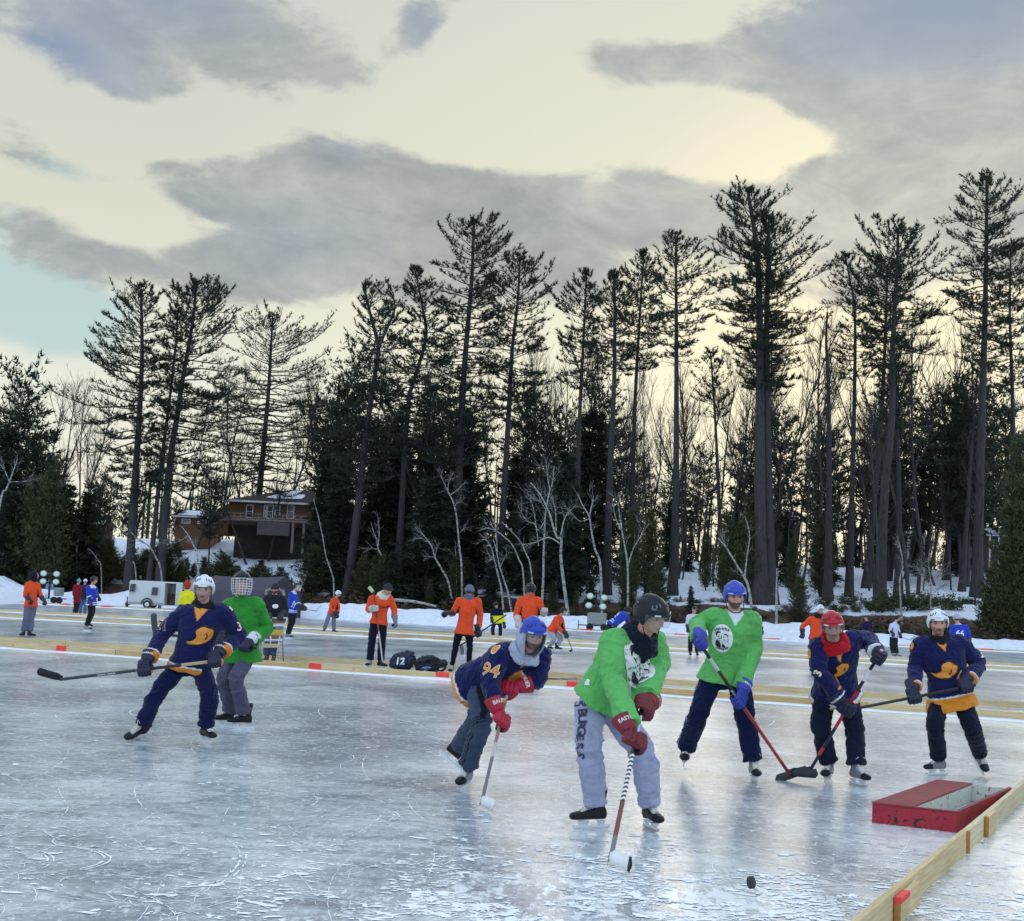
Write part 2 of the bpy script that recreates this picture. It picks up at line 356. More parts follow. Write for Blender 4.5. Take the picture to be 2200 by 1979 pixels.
# skate cuts: thin pale grooves thrown up with shaved ice
def skate_marks():
    mb = MB(); rnd = random.Random(11)
    def stroke(cx, cy, r, a0, a1, w, taper=True):
        n = max(6, int(abs(a1 - a0) * r / .05)); n = min(n, 60); L_, R_ = [], []
        for i in range(n + 1):
            t = i / n; a = a0 + (a1 - a0) * t; ww = w * (math.sin(math.pi * min(1, max(0, t))) ** .5 if taper else 1) * rnd.uniform(.3, 1.3) / 2
            rr = r + rnd.uniform(-.003, .003)
            L_.append((cx + (rr + ww) * math.cos(a), cy + (rr + ww) * math.sin(a), .004)); R_.append((cx + (rr - ww) * math.cos(a), cy + (rr - ww) * math.sin(a), .004))
        b = mb.add(L_ + R_, []); m = n + 1
        for i in range(n):
            if rnd.random() < .30: continue
            mb.f.append((b + i, b + i + 1, b + m + i + 1, b + m + i)); mb.mi.append(0)
    def arcs(n, x0, x1, y0, y1, rlo, rhi, w):
        for _ in range(n):
            y = rnd.uniform(y0, y1); x = rnd.uniform(x0, x1) * y / 12
            r = math.exp(rnd.uniform(math.log(rlo), math.log(rhi))); a = rnd.uniform(0, 2 * math.pi); sp = rnd.uniform(.25, 1.6) if r < 1.5 else rnd.uniform(.3, 2.2) / r
            cx = x - r * math.cos(a + sp / 2); cy = y - r * math.sin(a + sp / 2)
            stroke(cx, cy, r, a, a + sp, w * rnd.uniform(.4, 1.2))
    arcs(260, -4.6, 4.6, 7.0, 16, .15, 1.6, .007)
    arcs(520, -4.6, 4.6, 7, 18, 2.5, 40, .007)
    arcs(90, -4.8, -1.0, 7.0, 9.6, .15, 1.1, .009)
    arcs(200, -5, 5, 16, 26, .6, 12, .016)
    arcs(150, -5, 5, 27, 60, .8, 12, .03)
    for cx, cy, r, a0, a1, w in [(-2.55, 8.05, .42, -1.5, 2.6, .014), (-2.2, 8.5, .75, 2.4, 4.0, .016), (-1.9, 9.3, .9, 3.4, 5.0, .012), (-2.9, 7.9, .5, -.6, 1.4, .013), (-3.6, 8.0, 2.2, -.3, .5, .014),
                                 (-2.5, 10.4, .55, .4, 2.4, .013), (-1.2, 10.2, .5, -1.2, 1.0, .013), (3.2, 10.6, .9, 3.3, 5.2, .013), (3.9, 10.2, .5, 2.2, 4.4, .013), (.6, 9.2, .4, .4, 2.5, .012), (2.0, 11.6, 2.6, -1.4, -.5, .014)]:
        for k in range(2): stroke(cx + k * .02, cy, r + k * .012, a0, a1, w)
    m = mat('shaved_ice', srgb(250, 250, 249), .75, .06, 20, .3, 90)
    tag(link('skate_marks', mb.mesh('skate_marks', [m])), 'pale curved skate cuts scratched all over the lake ice', 'skate marks', kind='stuff')
    # loose crumbs of snow lying on the ice
    mb = MB()
    for _ in range(500):
        y = rnd.uniform(7, 15); x = rnd.uniform(-4.6, 4.6) * y / 12 if rnd.random() < .4 else rnd.gauss(.9, 1.2); s = rnd.uniform(.002, .006)
        c = Vector((x, y, s * .4)); mb.add([c + Vector((-s, -s, 0)), c + Vector((s, -s * .7, 0)), c + Vector((s * .8, s, 0)), c + Vector((-s, s * .8, 0)), c + Vector((0, 0, s))], [(0, 1, 4), (1, 2, 4), (2, 3, 4), (3, 0, 4)])
    # thin flakes of scraped snow, thickest where the play is
    for _ in range(15000):
        if rnd.random() < .78:
            x, y = rnd.gauss(.9, 1.25), 6.8 + abs(rnd.gauss(0, 1.25))
        else:
            y = rnd.uniform(7, 17); x = rnd.uniform(-4.6, 4.6) * y / 12
        if noise.noise(Vector((x * 2.2, y * 1.6, 2))) + .6 * noise.noise(Vector((x * 7, y * 5, 7))) < (.0 if y < 9.5 else .12): continue
        s = math.exp(rnd.gauss(-4.75, .6)); s = min(s, .032); e = rnd.uniform(1, 2.6); a = rnd.uniform(-.5, .5) if rnd.random() < .6 else rnd.uniform(0, 3.14); n = rnd.choice((5, 6, 7)); P = []
        for k in range(n):
            t = 2 * math.pi * k / n; r = s * rnd.uniform(.45, 1.2); u, v_ = r * e * math.cos(t), r * math.sin(t)
            P.append((x + u * math.cos(a) - v_ * math.sin(a), y + u * math.sin(a) + v_ * math.cos(a), .0035))
        P.append((x, y, .0035 + s * .12)); mb.add(P, [(k, (k + 1) % n, n) for k in range(n)])
    tag(link('snow_crumbs', mb.mesh('snow_crumbs', [m])), 'small loose crumbs of snow lying on the ice', 'snow crumbs', kind='stuff')
skate_marks()
# ------------------------------------------------------------------ shore terrain
def snow_material(name, brown=True, glitter=False):
    m, nt, b = _nt(name); v = objvec(nt)
    n1 = noise_n(nt, v, .35, 6, .62, .3); n2 = noise_n(nt, v, 2.6, 6, .65)
    snow = ramp(nt, n2, [(.3, srgb(205, 212, 228)), (.7, srgb(238, 241, 247))])
    if brown:
        tc = N(nt, 'ShaderNodeNewGeometry'); sp = N(nt, 'ShaderNodeSeparateXYZ'); L(nt, tc.outputs['Normal'], sp.inputs[0])
        steep = N(nt, 'ShaderNodeMapRange'); steep.inputs['From Min'].default_value = .96; steep.inputs['From Max'].default_value = .86; L(nt, sp.outputs[2], steep.inputs['Value'])
        k = mathn(nt, 'ADD', mathn(nt, 'MULTIPLY', steep.outputs[0], .42), mathn(nt, 'MULTIPLY_ADD', n1, .7, mathn(nt, 'MULTIPLY', n2, .28)))
        f = ramp(nt, k, [(.66, (0, 0, 0)), (.74, (1, 1, 1))])
        dirt = ramp(nt, n2, [(.35, srgb(52, 38, 30)), (.65, srgb(98, 72, 52))])
        c = mixc(nt, f, snow, dirt)
    else: c = snow
    L(nt, c, b.inputs['Base Color']); b.inputs['Roughness'].default_value = .8; b.inputs['Subsurface Weight'].default_value = 0
    bump(nt, b, noise_n(nt, v, 5, 6, .6), .6, .12)
    return m
M_SNOWG = snow_material('snow_on_hill'); M_SNOW = snow_material('drift_snow', False)
def terrain_mesh():
    xs = list(np.arange(-75, 75, 1.0)) + []; xs = [-700, -400, -220, -140, -100] + list(np.arange(-78, 78.1, 1.0)) + [100, 140, 220, 400, 700]
    rows = [-7, -3, -1, 0, .8, 1.6, 2.4, 3.2, 4, 5, 6, 7.5, 9, 11, 13, 15, 18, 21, 24, 28, 32, 37, 42, 48, 55, 65, 80, 110, 160, 260, 500, 1200]
    v = []; f = []
    for t in rows:
        for x in xs:
            xx = x; y = 118 - .42 * max(-120, min(120, xx)) + t / .92 - 1.8 * math.sin(xx * .13) - 1.0 * math.sin(xx * .37 + 1)
            v.append((xx, y, terrain(max(-120, min(120, xx)), 118 - .42 * max(-120, min(120, xx)) + t / .92)))
    # exact heights
    v = [(x, y, terrain(x, y) if abs(x) <= 120 else z) for x, y, z in v]
    n = len(xs)
    for i in range(len(rows) - 1):
        for j in range(n - 1): f.append((i * n + j, i * n + j + 1, (i + 1) * n + j + 1, (i + 1) * n + j))
    me = bpy.data.meshes.new('hill'); me.from_pydata(v, [], f); me.materials.append(M_SNOWG)
    me.polygons.foreach_set('use_smooth', [True] * len(f)); me.update()
    tag(link('snowy_hillside', me), kind='structure')
terrain_mesh()
def drift(name, line, width, height, seed, segs=160, rough=.3):
    """ridge of ploughed snow along a ground line [(x,y),...] """
    P = crom([(x, y, h) for x, y, h in line], 24); n = len(P); v = []; f = []; K = 9
    for i in range(n):
        t = P[min(i + 1, n - 1)][:2] - P[max(i - 1, 0)][:2]; t = t / np.linalg.norm(t); nn = np.array((-t[1], t[0]))
        for k in range(K):
            s = k / (K - 1) * 2 - 1; prof = (math.cos(s * math.pi / 2)) ** 1.0
            q = noise.noise(Vector((P[i][0] * .5 + seed, P[i][1] * .5, s))) * .5 + noise.noise(Vector((P[i][0] * 2.1 + seed, P[i][1] * 2, s * 2))) * .3
            w = width * (1 + .25 * noise.noise(Vector((P[i][0] * .3, seed, 0))))
            z = P[i][2] * height * prof * (1 + rough * 1.6 * q) - (.03 if k in (0, K - 1) else 0)
            p = P[i][:2] + nn * s * w / 2; v.append((p[0], p[1], z))
    for i in range(n - 1):
        for k in range(K - 1): f.append((i * K + k, (i + 1) * K + k, (i + 1) * K + k + 1, i * K + k + 1))
    me = bpy.data.meshes.new(name); me.from_pydata(v, [], f); me.materials.append(M_SNOW); me.polygons.foreach_set('use_smooth', [True] * len(f)); me.update()
    return tag(link(name, me), kind='structure')
def gp(px, py, z=0): p = ground(px, py, z); return (p.x, p.y)
# ploughed berm along the far edge of the rinks
bl = []
for px, py, h in [(-200, 1299, .9), (0, 1296, 1.0), (160, 1300, .85), (300, 1306, .7), (430, 1313, .6), (560, 1322, .7), (720, 1334, 1.0), (860, 1341, .9), (1000, 1350, .85), (1150, 1352, .95), (1300, 1360, .8), (1450, 1366, .75), (1600, 1374, 1.0), (1750, 1384, 1.15), (1850, 1389, .8), (2000, 1394, .7), (2200, 1404, .7), (2400, 1412, .7)]:
    x, y = gp(px, py - 3); bl.append((x, y + 2.2, h))
drift('snow_bank', bl, 5.0, 1.0, 3)
# high pile of snow left of the rinks, its far flank running up the shore
ml = []
for px, py, h in [(-260, 1284, 2.6), (-60, 1284, 2.3), (40, 1287, 2.0), (90, 1289, 1.4), (130, 1291, .6), (170, 1293, .2)]:
    x, y = gp(px, py); ml.append((x, min(y + 3, 122), h * .84))
drift('snow_pile', ml, 9.0, 1.0, 8)
rl = []
for px, py, h in [(470, 1306, .4), (430, 1303, 1.2), (380, 1300, 1.7), (320, 1298, 1.3), (262, 1295, .7), (215, 1293, .3)]:
    x, y = gp(px, py); rl.append((x, min(y + 9, 126), h * .8))
drift('snow_ramp', rl, 5.0, 1.0, 15)
# ------------------------------------------------------------------ rink boards
def wood_material(name, base, dark):
    m, nt, b = _nt(name); v = objvec(nt, (1, 1, 1))
    g = noise_n(nt, objvec(nt, (1.2, 14, 30)), 2.0, 6, .65, .6); n1 = noise_n(nt, v, 1.1, 3, .5)
    kn = N(nt, 'ShaderNodeTexVoronoi'); kn.inputs['Scale'].default_value = 1.0; L(nt, objvec(nt, (2.2, 6, 9)), kn.inputs['Vector'])
    knot = ramp(nt, kn.outputs['Distance'], [(.05, (1, 1, 1)), (.09, (0, 0, 0))])
    c = mixc(nt, ramp(nt, g, [(.36, (0, 0, 0)), (.62, (1, 1, 1))]), base, dark)
    c = mixc(nt, mathn(nt, 'MULTIPLY', ramp(nt, n1, [(.4, (0, 0, 0)), (.7, (1, 1, 1))]), .35), c, tuple(x * .55 for x in base))
    c = mixc(nt, mathn(nt, 'MULTIPLY', knot, .8), c, srgb(96, 62, 34))
    L(nt, c, b.inputs['Base Color']); b.inputs['Roughness'].default_value = .7
    bump(nt, b, g, .3, .004)
    return m
M_WOOD = [wood_material('spruce_plank', srgb(224, 203, 158), srgb(199, 170, 118)), wood_material('spruce_plank_yellow', srgb(214, 186, 130), srgb(184, 148, 92)), wood_material('spruce_plank_pale', srgb(228, 212, 176), srgb(204, 182, 138))]
M_WOODEND = mat('plank_end_grain', srgb(176, 122, 62), .8, .25, 30, .3, 120)
M_RED = mat('red_spray_paint', srgb(236, 70, 58), .7, .12, 12, .1, 60)
M_FROST = mat('snow_strip', srgb(240, 243, 246), .8, .06, 6, .5, 20)
def board_run(label, A, B, height=.14, thick=.045, seg=4.9, marks=(), snow=0, group=None, brackets=(), side=-1, seed=0, skip=()):
    """planks on edge, end to end, from A to B on the ice"""
    A = Vector((A[0], A[1], 0)); B = Vector((B[0], B[1], 0)); d = (B - A); Ln = d.length; d.normalize(); nrm = Vector((-d.y, d.x, 0)) * (-side)
    rnd = random.Random(seed + 5)
    mid = (A + B) / 2
    root = empty('rink_board', mid, label, 'rink board', group)
    ang = math.atan2(d.y, d.x); root.rotation_euler = (0, 0, ang)
    # local coordinates: x along the run, y across, z up
    x = -Ln / 2; k = 0
    while x < Ln / 2 - .01:
        x1 = min(x + seg * rnd.choice([1, 1, .75, .5]) , Ln / 2)
        if k not in skip:
            m = MB(); hh = height * rnd.uniform(.95, 1.04); o = rnd.uniform(-.004, .004)
            m.abox(x + .003, x1 - .003, -thick / 2 + o, thick / 2 + o, -.02, hh)
            bm = m.mesh('plank', [M_WOOD[rnd.choice([0, 0, 1, 2])], M_WOODEND])
            for p in bm.polygons:
                if abs(p.normal.x) > .9: p.material_index = 1
            if len(bm.materials) > 1: pass
            pl = link('plank', bm, root)
            be = pl.modifiers.new('b', 'BEVEL'); be.width = .004; be.segments = 1
        x = x1; k += 1
    inv = root.matrix_basis.inverted()
    for (px, py, w) in marks:
        p = inv @ ground(px, py); m = MB(); n = 10
        m.abox(p.x - w / 2, p.x + w / 2, -thick / 2 - .009, thick / 2 + .009, .012, height * 1.03 + .006)
        pm = link('paint_mark', m.mesh('paint_mark', [M_RED]), root)
        be = pm.modifiers.new('b', 'BEVEL'); be.width = .02; be.segments = 2
    if snow:
        m = MB(); pts = []
        n = max(8, int(Ln / .6)); rings = []
        for i in range(n + 1):
            xx = -Ln / 2 + Ln * i / n; h = snow * .03 * (1 + .9 * noise.noise(Vector((xx * .8, seed, 0)))); w = snow * .16 * (1 + .7 * noise.noise(Vector((xx * .5, seed, 5))))
            y0 = side * (thick / 2) ; rings.append([(xx, y0, 0), (xx, y0, h), (xx, y0 + side * w * .5, h * .6), (xx, y0 + side * w, .002)])
        m.loft(rings, cap=False, closed=False)
        link('snow_line', m.mesh('snow_line', [M_FROST], True), root)
    return root
g = lambda px, py: gp(px, py)
BG = 'lumber boards round the ponds'
board_run('nearest long lumber board with red paint marks across the middle of the ice', g(-120, 1384), g(2330, 1560), marks=[(141, 1402, .30), (638, 1443, .30), (918, 1463, .30), (1225, 1482, .30), (1745, 1522, .28)], snow=1.3, group=BG, seed=1, brackets=())
def gtop(px, py, h=.14): p = ground(px, py, h); return (p.x, p.y)
board_run('second long lumber board, just behind the nearest one', gtop(-120, 1360), gtop(2330, 1516), snow=.3, group=BG, seed=2)
board_run('lumber board beyond the middle rink, front one of its pair', g(-120, 1321), g(2330, 1450), snow=1.6, group=BG, seed=3, seg=6)
board_run('lumber board beyond the middle rink, back one of its pair', gtop(-120, 1302), gtop(2330, 1433), snow=1.2, group=BG, seed=4, seg=6)
board_run('farthest lumber board with red marks, at the foot of the snow bank', g(-160, 1287), g(2330, 1409), marks=[(45, 1293, .7), (252, 1303, .8), (330, 1307, .8), (737, 1336, .7), (956, 1346, .7), (1247, 1359, .8), (1458, 1371, .7), (1683, 1383, .7), (2178, 1406, .7)], snow=2.4, group=BG, seed=5, seg=7)
# board in the right foreground with short splice blocks
def right_board():
    A = ground(1760, 2040, .15); B = ground(2330, 1569, .15); A.z = B.z = 0
    d = (B - A); Ln = d.length; d.normalize(); ang = math.atan2(d.y, d.x)
    root = empty('rink_board', A, 'lumber board running out of the near right corner past the red goal box', 'rink board', BG); root.rotation_euler = (0, 0, ang)
    inv = root.matrix_basis.inverted(); T = .038; H = .15
    def lx(px, py): return (inv @ ground(px, py, .15)).x
    cuts = [0, lx(2067, 1783), Ln]
    for i in range(2):
        m = MB(); m.abox(cuts[i] + .002, cuts[i + 1] - .002, -T / 2, T / 2, -.02, H - .004 * i)
        bm = m.mesh('plank', [M_WOOD[2 if i else 0], M_WOODEND])
        for p in bm.polygons:
            if abs(p.normal.x) > .9: p.material_index = 1
        o = link('plank', bm, root); be = o.modifiers.new('b', 'BEVEL'); be.width = .006; be.segments = 2
    for (px, py, w, th, hh, red) in [(1925, 1917, .55, .040, .125, True), (2104, 1752, .42, .036, .15, False)]:
        x = lx(px, py); m = MB(); m.abox(x, x + w, -T / 2 - th - .002, -T / 2 - .002, -.01, hh)
        bm = m.mesh('splice_block', [M_WOOD[0], M_WOODEND])
        for p in bm.polygons:
            if abs(p.normal.x) > .9: p.material_index = 1
        o = link('splice_block', bm, root); be = o.modifiers.new('b', 'BEVEL'); be.width = .008; be.segments = 2
        if red:
            m = MB(); m.abox(x - .002, x + w * .42, -T / 2 - th - .005, -T / 2 - .004, hh - .03, hh + .003)
            o2 = link('paint_mark', m.mesh('paint_mark', [M_RED]), root); be = o2.modifiers.new('b', 'BEVEL'); be.width = .006; be.segments = 2
    x = lx(2066, 1783); m = MB(); m.abox(x, x + .05, -T / 2 - .018, -T / 2 - .002, -.01, H - .006)
    link('stake', m.mesh('stake', [M_WOODEND]), root)
    xr = lx(2195, 1668); m = MB(); m.abox(xr, xr + .3, -T / 2 - .004, T / 2 + .004, H - .05, H + .006)
    link('paint_mark', m.mesh('paint_mark', [M_RED]), root)
right_board()
# ------------------------------------------------------------------ red goal box
def goal_box():
    H = .14
    FL = ground(1874, 1727, H); FR = ground(2061, 1747, H); BL = ground(1977, 1673, H); BR = ground(2135, 1693, H)
    FL.z = FR.z = BL.z = BR.z = 0
    ex = ((FR - FL) + (BR - BL)) / 2; w = ex.length; ex.normalize(); ey = ((BL - FL) + (BR - FR)) / 2; dpt = ey.length; ey.normalize(); er = ex.angle(ey) - math.pi / 2; ex = (Matrix.Rotation(er * .6, 3, 'Z') @ ex); ey = Vector((-ex.y, ex.x, 0)); w *= .96
    root = empty('goal_box', FL, 'low red painted wooden goal box, half of its top open', 'goal box'); root.rotation_euler = (0, 0, math.atan2(ex.y, ex.x))
    m_red, nt, b = _nt('worn_red_paint'); v = objvec(nt)
    nz = noise_n(nt, v, 9, 6, .7, .4); sp = noise_n(nt, v, 26, 4, .7)
    c = mixc(nt, ramp(nt, nz, [(.3, (0, 0, 0)), (.7, (1, 1, 1))]), srgb(150, 20, 38), srgb(178, 34, 50))
    c = mixc(nt, ramp(nt, mathn(nt, 'MULTIPLY_ADD', nz, .55, mathn(nt, 'MULTIPLY', sp, .6)), [(.63, (0, 0, 0)), (.65, (1, 1, 1))]), c, srgb(48, 20, 24))
    L(nt, c, b.inputs['Base Color']); b.inputs['Roughness'].default_value = .55; bump(nt, b, sp, .3, .004)
    m_in, nt, b = _nt('scuffed_white_paint'); v = objvec(nt); sp = noise_n(nt, v, 22, 5, .7)
    c = mixc(nt, ramp(nt, sp, [(.60, (0, 0, 0)), (.64, (1, 1, 1))]), srgb(200, 200, 184), srgb(58, 56, 52)); L(nt, c, b.inputs['Base Color']); b.inputs['Roughness'].default_value = .7
    m_top = mat('dull_red_board', srgb(140, 58, 62), .75, .16, 7, .4, 70)
    T = .022
    def part(name, x0, x1, y0, y1, z0, z1, mats, inner=None):
        mb = MB(); mb.abox(x0, x1, y0, y1, z0, z1); me = mb.mesh(name, mats)
        if inner is not None:
            for p in me.polygons:
                if p.normal.dot(Vector(inner)) > .9: p.material_index = 1
        o = link(name, me, root); be = o.modifiers.new('b', 'BEVEL'); be.width = .003; be.segments = 1
    sl = w * .48
    part('front_board', 0, w, 0, T, .0, H, [m_red, m_in], (0, 1, 0))
    part('back_board', 0, w, dpt - T, dpt, 0, H, [m_red, m_in], (0, -1, 0))
    part('side_board', 0, T, T + .002, dpt - T - .002, 0, H, [m_red, m_in], (1, 0, 0))
    part('side_board', w - T, w, T + .002, dpt - T - .002, 0, H, [m_red, m_in], (-1, 0, 0))
    part('divider', sl - T - .002, sl - .002, T + .002, dpt - T - .002, 0, H - .002, [m_in])
    part('cover', -.004, sl, -.004, dpt + .004, H + .001, H + .016, [m_top])
    part('rim', w - .03, w + .003, .0, dpt, H + .001, H + .012, [m_top])
    part('rim', sl + .003, w - .033, -.002, .03, H + .001, H + .012, [m_top])
goal_box()
# ------------------------------------------------------------------ puck
def puck():
    p = at(1614, 1896, 8.02); mb = MB(); n = 40; rings = []
    for r, z in [(.031, -.0125), (.034, -.0105), (.0341, -.004), (.0337, 0), (.0341, .004), (.034, .0105), (.031, .0125)]:
        rings.append([(r * math.cos(2 * math.pi * i / n), r * math.sin(2 * math.pi * i / n), z) for i in range(n)])
    mb.loft(rings); o = link('puck', mb.mesh('puck', [mat('black_rubber', (.018, .018, .02), .55, .3, 40, .3, 200)], True))
    o.location = (p.x, p.y, max(.042, p.z)); o.rotation_euler = (math.radians(78), math.radians(8), math.radians(52))
    tag(o, 'black hockey puck tumbling on edge in front of the nearest player', 'puck')
puck()
# ------------------------------------------------------------------ trees
class TB:
    """fast numpy mesh collector: quads for wood, triangles for needles"""
    def __init__(s): s.V = []; s.Q = []; s.T = []; s.n = 0
    def tube(s, P, R, n=5):
        P = np.asarray(P, float); m = len(P); R = np.asarray(R, float)
        T = np.empty_like(P); T[1:-1] = P[2:] - P[:-2]; T[0] = P[1] - P[0]; T[-1] = P[-1] - P[-2]
        T /= np.linalg.norm(T, axis=1)[:, None] + 1e-9
        ref = np.array((0, 0, 1.)) if abs(T[0][2]) < .8 else np.array((1., 0, 0))
        U = np.cross(T, ref); U /= np.linalg.norm(U, axis=1)[:, None] + 1e-9; W = np.cross(T, U)
        a = np.arange(n) * 2 * np.pi / n
        ring = P[:, None, :] + R[:, None, None] * (np.cos(a)[None, :, None] * U[:, None, :] + np.sin(a)[None, :, None] * W[:, None, :])
        s.V.append(ring.reshape(-1, 3)); i = np.arange(m - 1)[:, None] * n; j = np.arange(n)[None, :]; j2 = (j + 1) % n
        s.Q.append((np.stack([i + j, i + j2, i + n + j2, i + n + j], -1) + s.n).reshape(-1, 4)); s.n += m * n
    def merge(s, o):
        s.V += o.V; s.Q += [q + s.n for q in o.Q]; s.T += [q + s.n for q in o.T]; s.n += o.n
    def tris(s, A, B, C):
        k = len(A); s.V.append(np.stack([A, B, C], 1).reshape(-1, 3)); s.T.append(np.arange(k * 3).reshape(-1, 3) + s.n); s.n += k * 3
    def mesh(s, name, m, smooth=True):
        me = bpy.data.meshes.new(name); V = np.concatenate(s.V).astype(np.float32)
        Q = np.concatenate(s.Q) if s.Q else np.zeros((0, 4), int); T = np.concatenate(s.T) if s.T else np.zeros((0, 3), int)
        me.vertices.add(len(V)); me.vertices.foreach_set('co', V.ravel())
        nl = Q.size + T.size; me.loops.add(nl); me.loops.foreach_set('vertex_index', np.concatenate([Q.ravel(), T.ravel()]).astype(np.int32))
        me.polygons.add(len(Q) + len(T)); st = np.concatenate([np.arange(len(Q)) * 4, Q.size + np.arange(len(T)) * 3]).astype(np.int32)
        me.polygons.foreach_set('loop_start', st)
        me.materials.append(m); me.update(calc_edges=True); 
        if smooth: me.polygons.foreach_set('use_smooth', np.ones(len(Q) + len(T), bool))
        return me
def bark_mat(name, a, b_, sx=6):
    m, nt, b = _nt(name); v = objvec(nt, (sx, sx, 1.2)); n = noise_n(nt, v, 1.5, 6, .7, .5)
    L(nt, ramp(nt, n, [(.3, a), (.7, b_)]), b.inputs['Base Color']); b.inputs['Roughness'].default_value = .9; bump(nt, b, n, .8, .04); return m
def leaf_mat(name, a, b_, scale=.8):
    m, nt, b = _nt(name); v = objvec(nt); n = noise_n(nt, v, scale, 5, .7)
    L(nt, ramp(nt, n, [(.3, a), (.5, tuple((x + y) / 2 for x, y in zip(a, b_))), (.68, b_)]), b.inputs['Base Color']); b.inputs['Roughness'].default_value = .75
    b.inputs['Specular IOR Level'].default_value = .2; return m
M_BARK = bark_mat('pine_bark', (.016, .014, .015), (.060, .052, .052))
M_BARKW = bark_mat('birch_bark', (.50, .49, .46), (.78, .77, .73), 3)
def birch_mat():
    m, nt, b = _nt('birch_bark_banded'); v = objvec(nt, (3, 3, 9)); n = noise_n(nt, v, 1.3, 5, .7, .3)
    L(nt, ramp(nt, n, [(.40, (.05, .045, .04)), (.50, (.34, .33, .30)), (.7, (.56, .55, .51))]), b.inputs['Base Color']); b.inputs['Roughness'].default_value = .7; return m
M_BIRCH = birch_mat()
M_TWIG = bark_mat('bare_twig_bark', (.022, .019, .018), (.075, .064, .056), 2)
M_NEEDLE = leaf_mat('pine_needles', (.018, .026, .018), (.050, .064, .036))
M_CEDAR = leaf_mat('cedar_leaves', (.030, .042, .018), (.105, .115, .045), 1.2)
M_HEM = leaf_mat('hemlock_needles', (.014, .022, .016), (.042, .055, .032))
M_BRUSH = leaf_mat('brown_brush', (.05, .032, .022), (.17, .115, .075), 1.5)
def unit(v): return v / (np.linalg.norm(v, axis=-1, keepdims=True) + 1e-9)
def needles(tb, P, D, size, k, rng, width=.185):
    """k thin needle sprays at each point P pointing roughly along D"""
    n = len(P)
    if n == 0: return
    P = np.repeat(P, k, 0); D = np.repeat(D, k, 0)
    d = unit(D + rng.normal(0, .55, P.shape) + np.array((0, 0, .25)))
    ln = size * rng.uniform(.55, 1.25, (len(P), 1)); s = unit(np.cross(d, rng.normal(0, 1, P.shape)))
    w = ln * width
    tb.tris(P - s * w * .5, P + s * w * .5, P + d * ln)
def interp(prof, f, k):
    """prof: sorted list of (f, left, right)"""
    if f <= prof[0][0]: return prof[0][k]
    for a, b in zip(prof, prof[1:]):
        if f <= b[0]:
            t = (f - a[0]) / (b[0] - a[0] + 1e-9); return a[k] * (1 - t) + b[k] * t
    return prof[-1][k]
def limb(tw, tn, o, az, rise, Ln, r0, rng, dens, tuft, sag=.0, upturn=.35, twn=1.0, fine=True):
    d = np.array((math.cos(az) * math.cos(rise), math.sin(az) * math.cos(rise), math.sin(rise)))
    m = 7; P = [np.array(o)]; cur = d.copy(); wob = rng.normal(0, .10, (m, 3))
    for i in range(m):
        t = i / m; cur = unit(cur + wob[i] + np.array((0, 0, -sag * (1 - t) * .5 + upturn * t * .30)))
        P.append(P[-1] + cur * Ln / m)
    P = np.array(P); tw.tube(P, np.linspace(r0, r0 * .18, m + 1), 4)
    nt = max(3, int(Ln * 3.6 * twn)); ts = .22 + .78 * (np.arange(nt) + rng.uniform(0, 1, nt)) / nt
    idx = np.clip(ts * m, 0, m - .001); i0 = idx.astype(int); fr = (idx - i0)[:, None]
    B = P[i0] * (1 - fr) + P[i0 + 1] * fr; T = unit(P[i0 + 1] - P[i0])
    side = np.where(np.arange(nt) % 2 == 0, 1, -1)[:, None]
    S = unit(np.cross(T, np.array((0, 0, 1.)))) * side
    td = unit(T * .8 + S * rng.uniform(.3, 1.0, (nt, 1)) + np.array((0, 0, 1)) * rng.uniform(-.05, .5, (nt, 1)))
    tl = (Ln * .30 * (1 - ts * .7) + .28)[:, None] * rng.uniform(.5, 1.2, (nt, 1))
    E = B + td * tl * .55 ; E2 = E + unit(td + np.array((0, 0, .35))) * tl * .45
    if fine:
        for k in range(nt): tw.tube(np.array([B[k], E[k], E2[k]]), (r0 * .22 + .004, r0 * .14 + .003, .003), 3)
    if dens > 0:
        for q, c in ((B * .3 + E * .7, .6), (E, .9), ((E + E2) / 2, 1.0), (E2, 1.2)):
            keep = rng.random(nt) < min(1, dens * c); needles(tn, q[keep], td[keep], tuft, 8 if dens < .8 else 11, rng)
        tip = np.array([P[-1], P[-2]]); needles(tn, tip, np.array([cur, cur]), tuft * 1.1, 8, rng)
def world_path(pts, base):
    """photo-traced stem path, stood at the base's real distance"""
    Y = base.y; out = []
    for px, py in pts:
        p = at(px, py, Y); out.append((p.x, Y, p.z))
    return np.array(out)
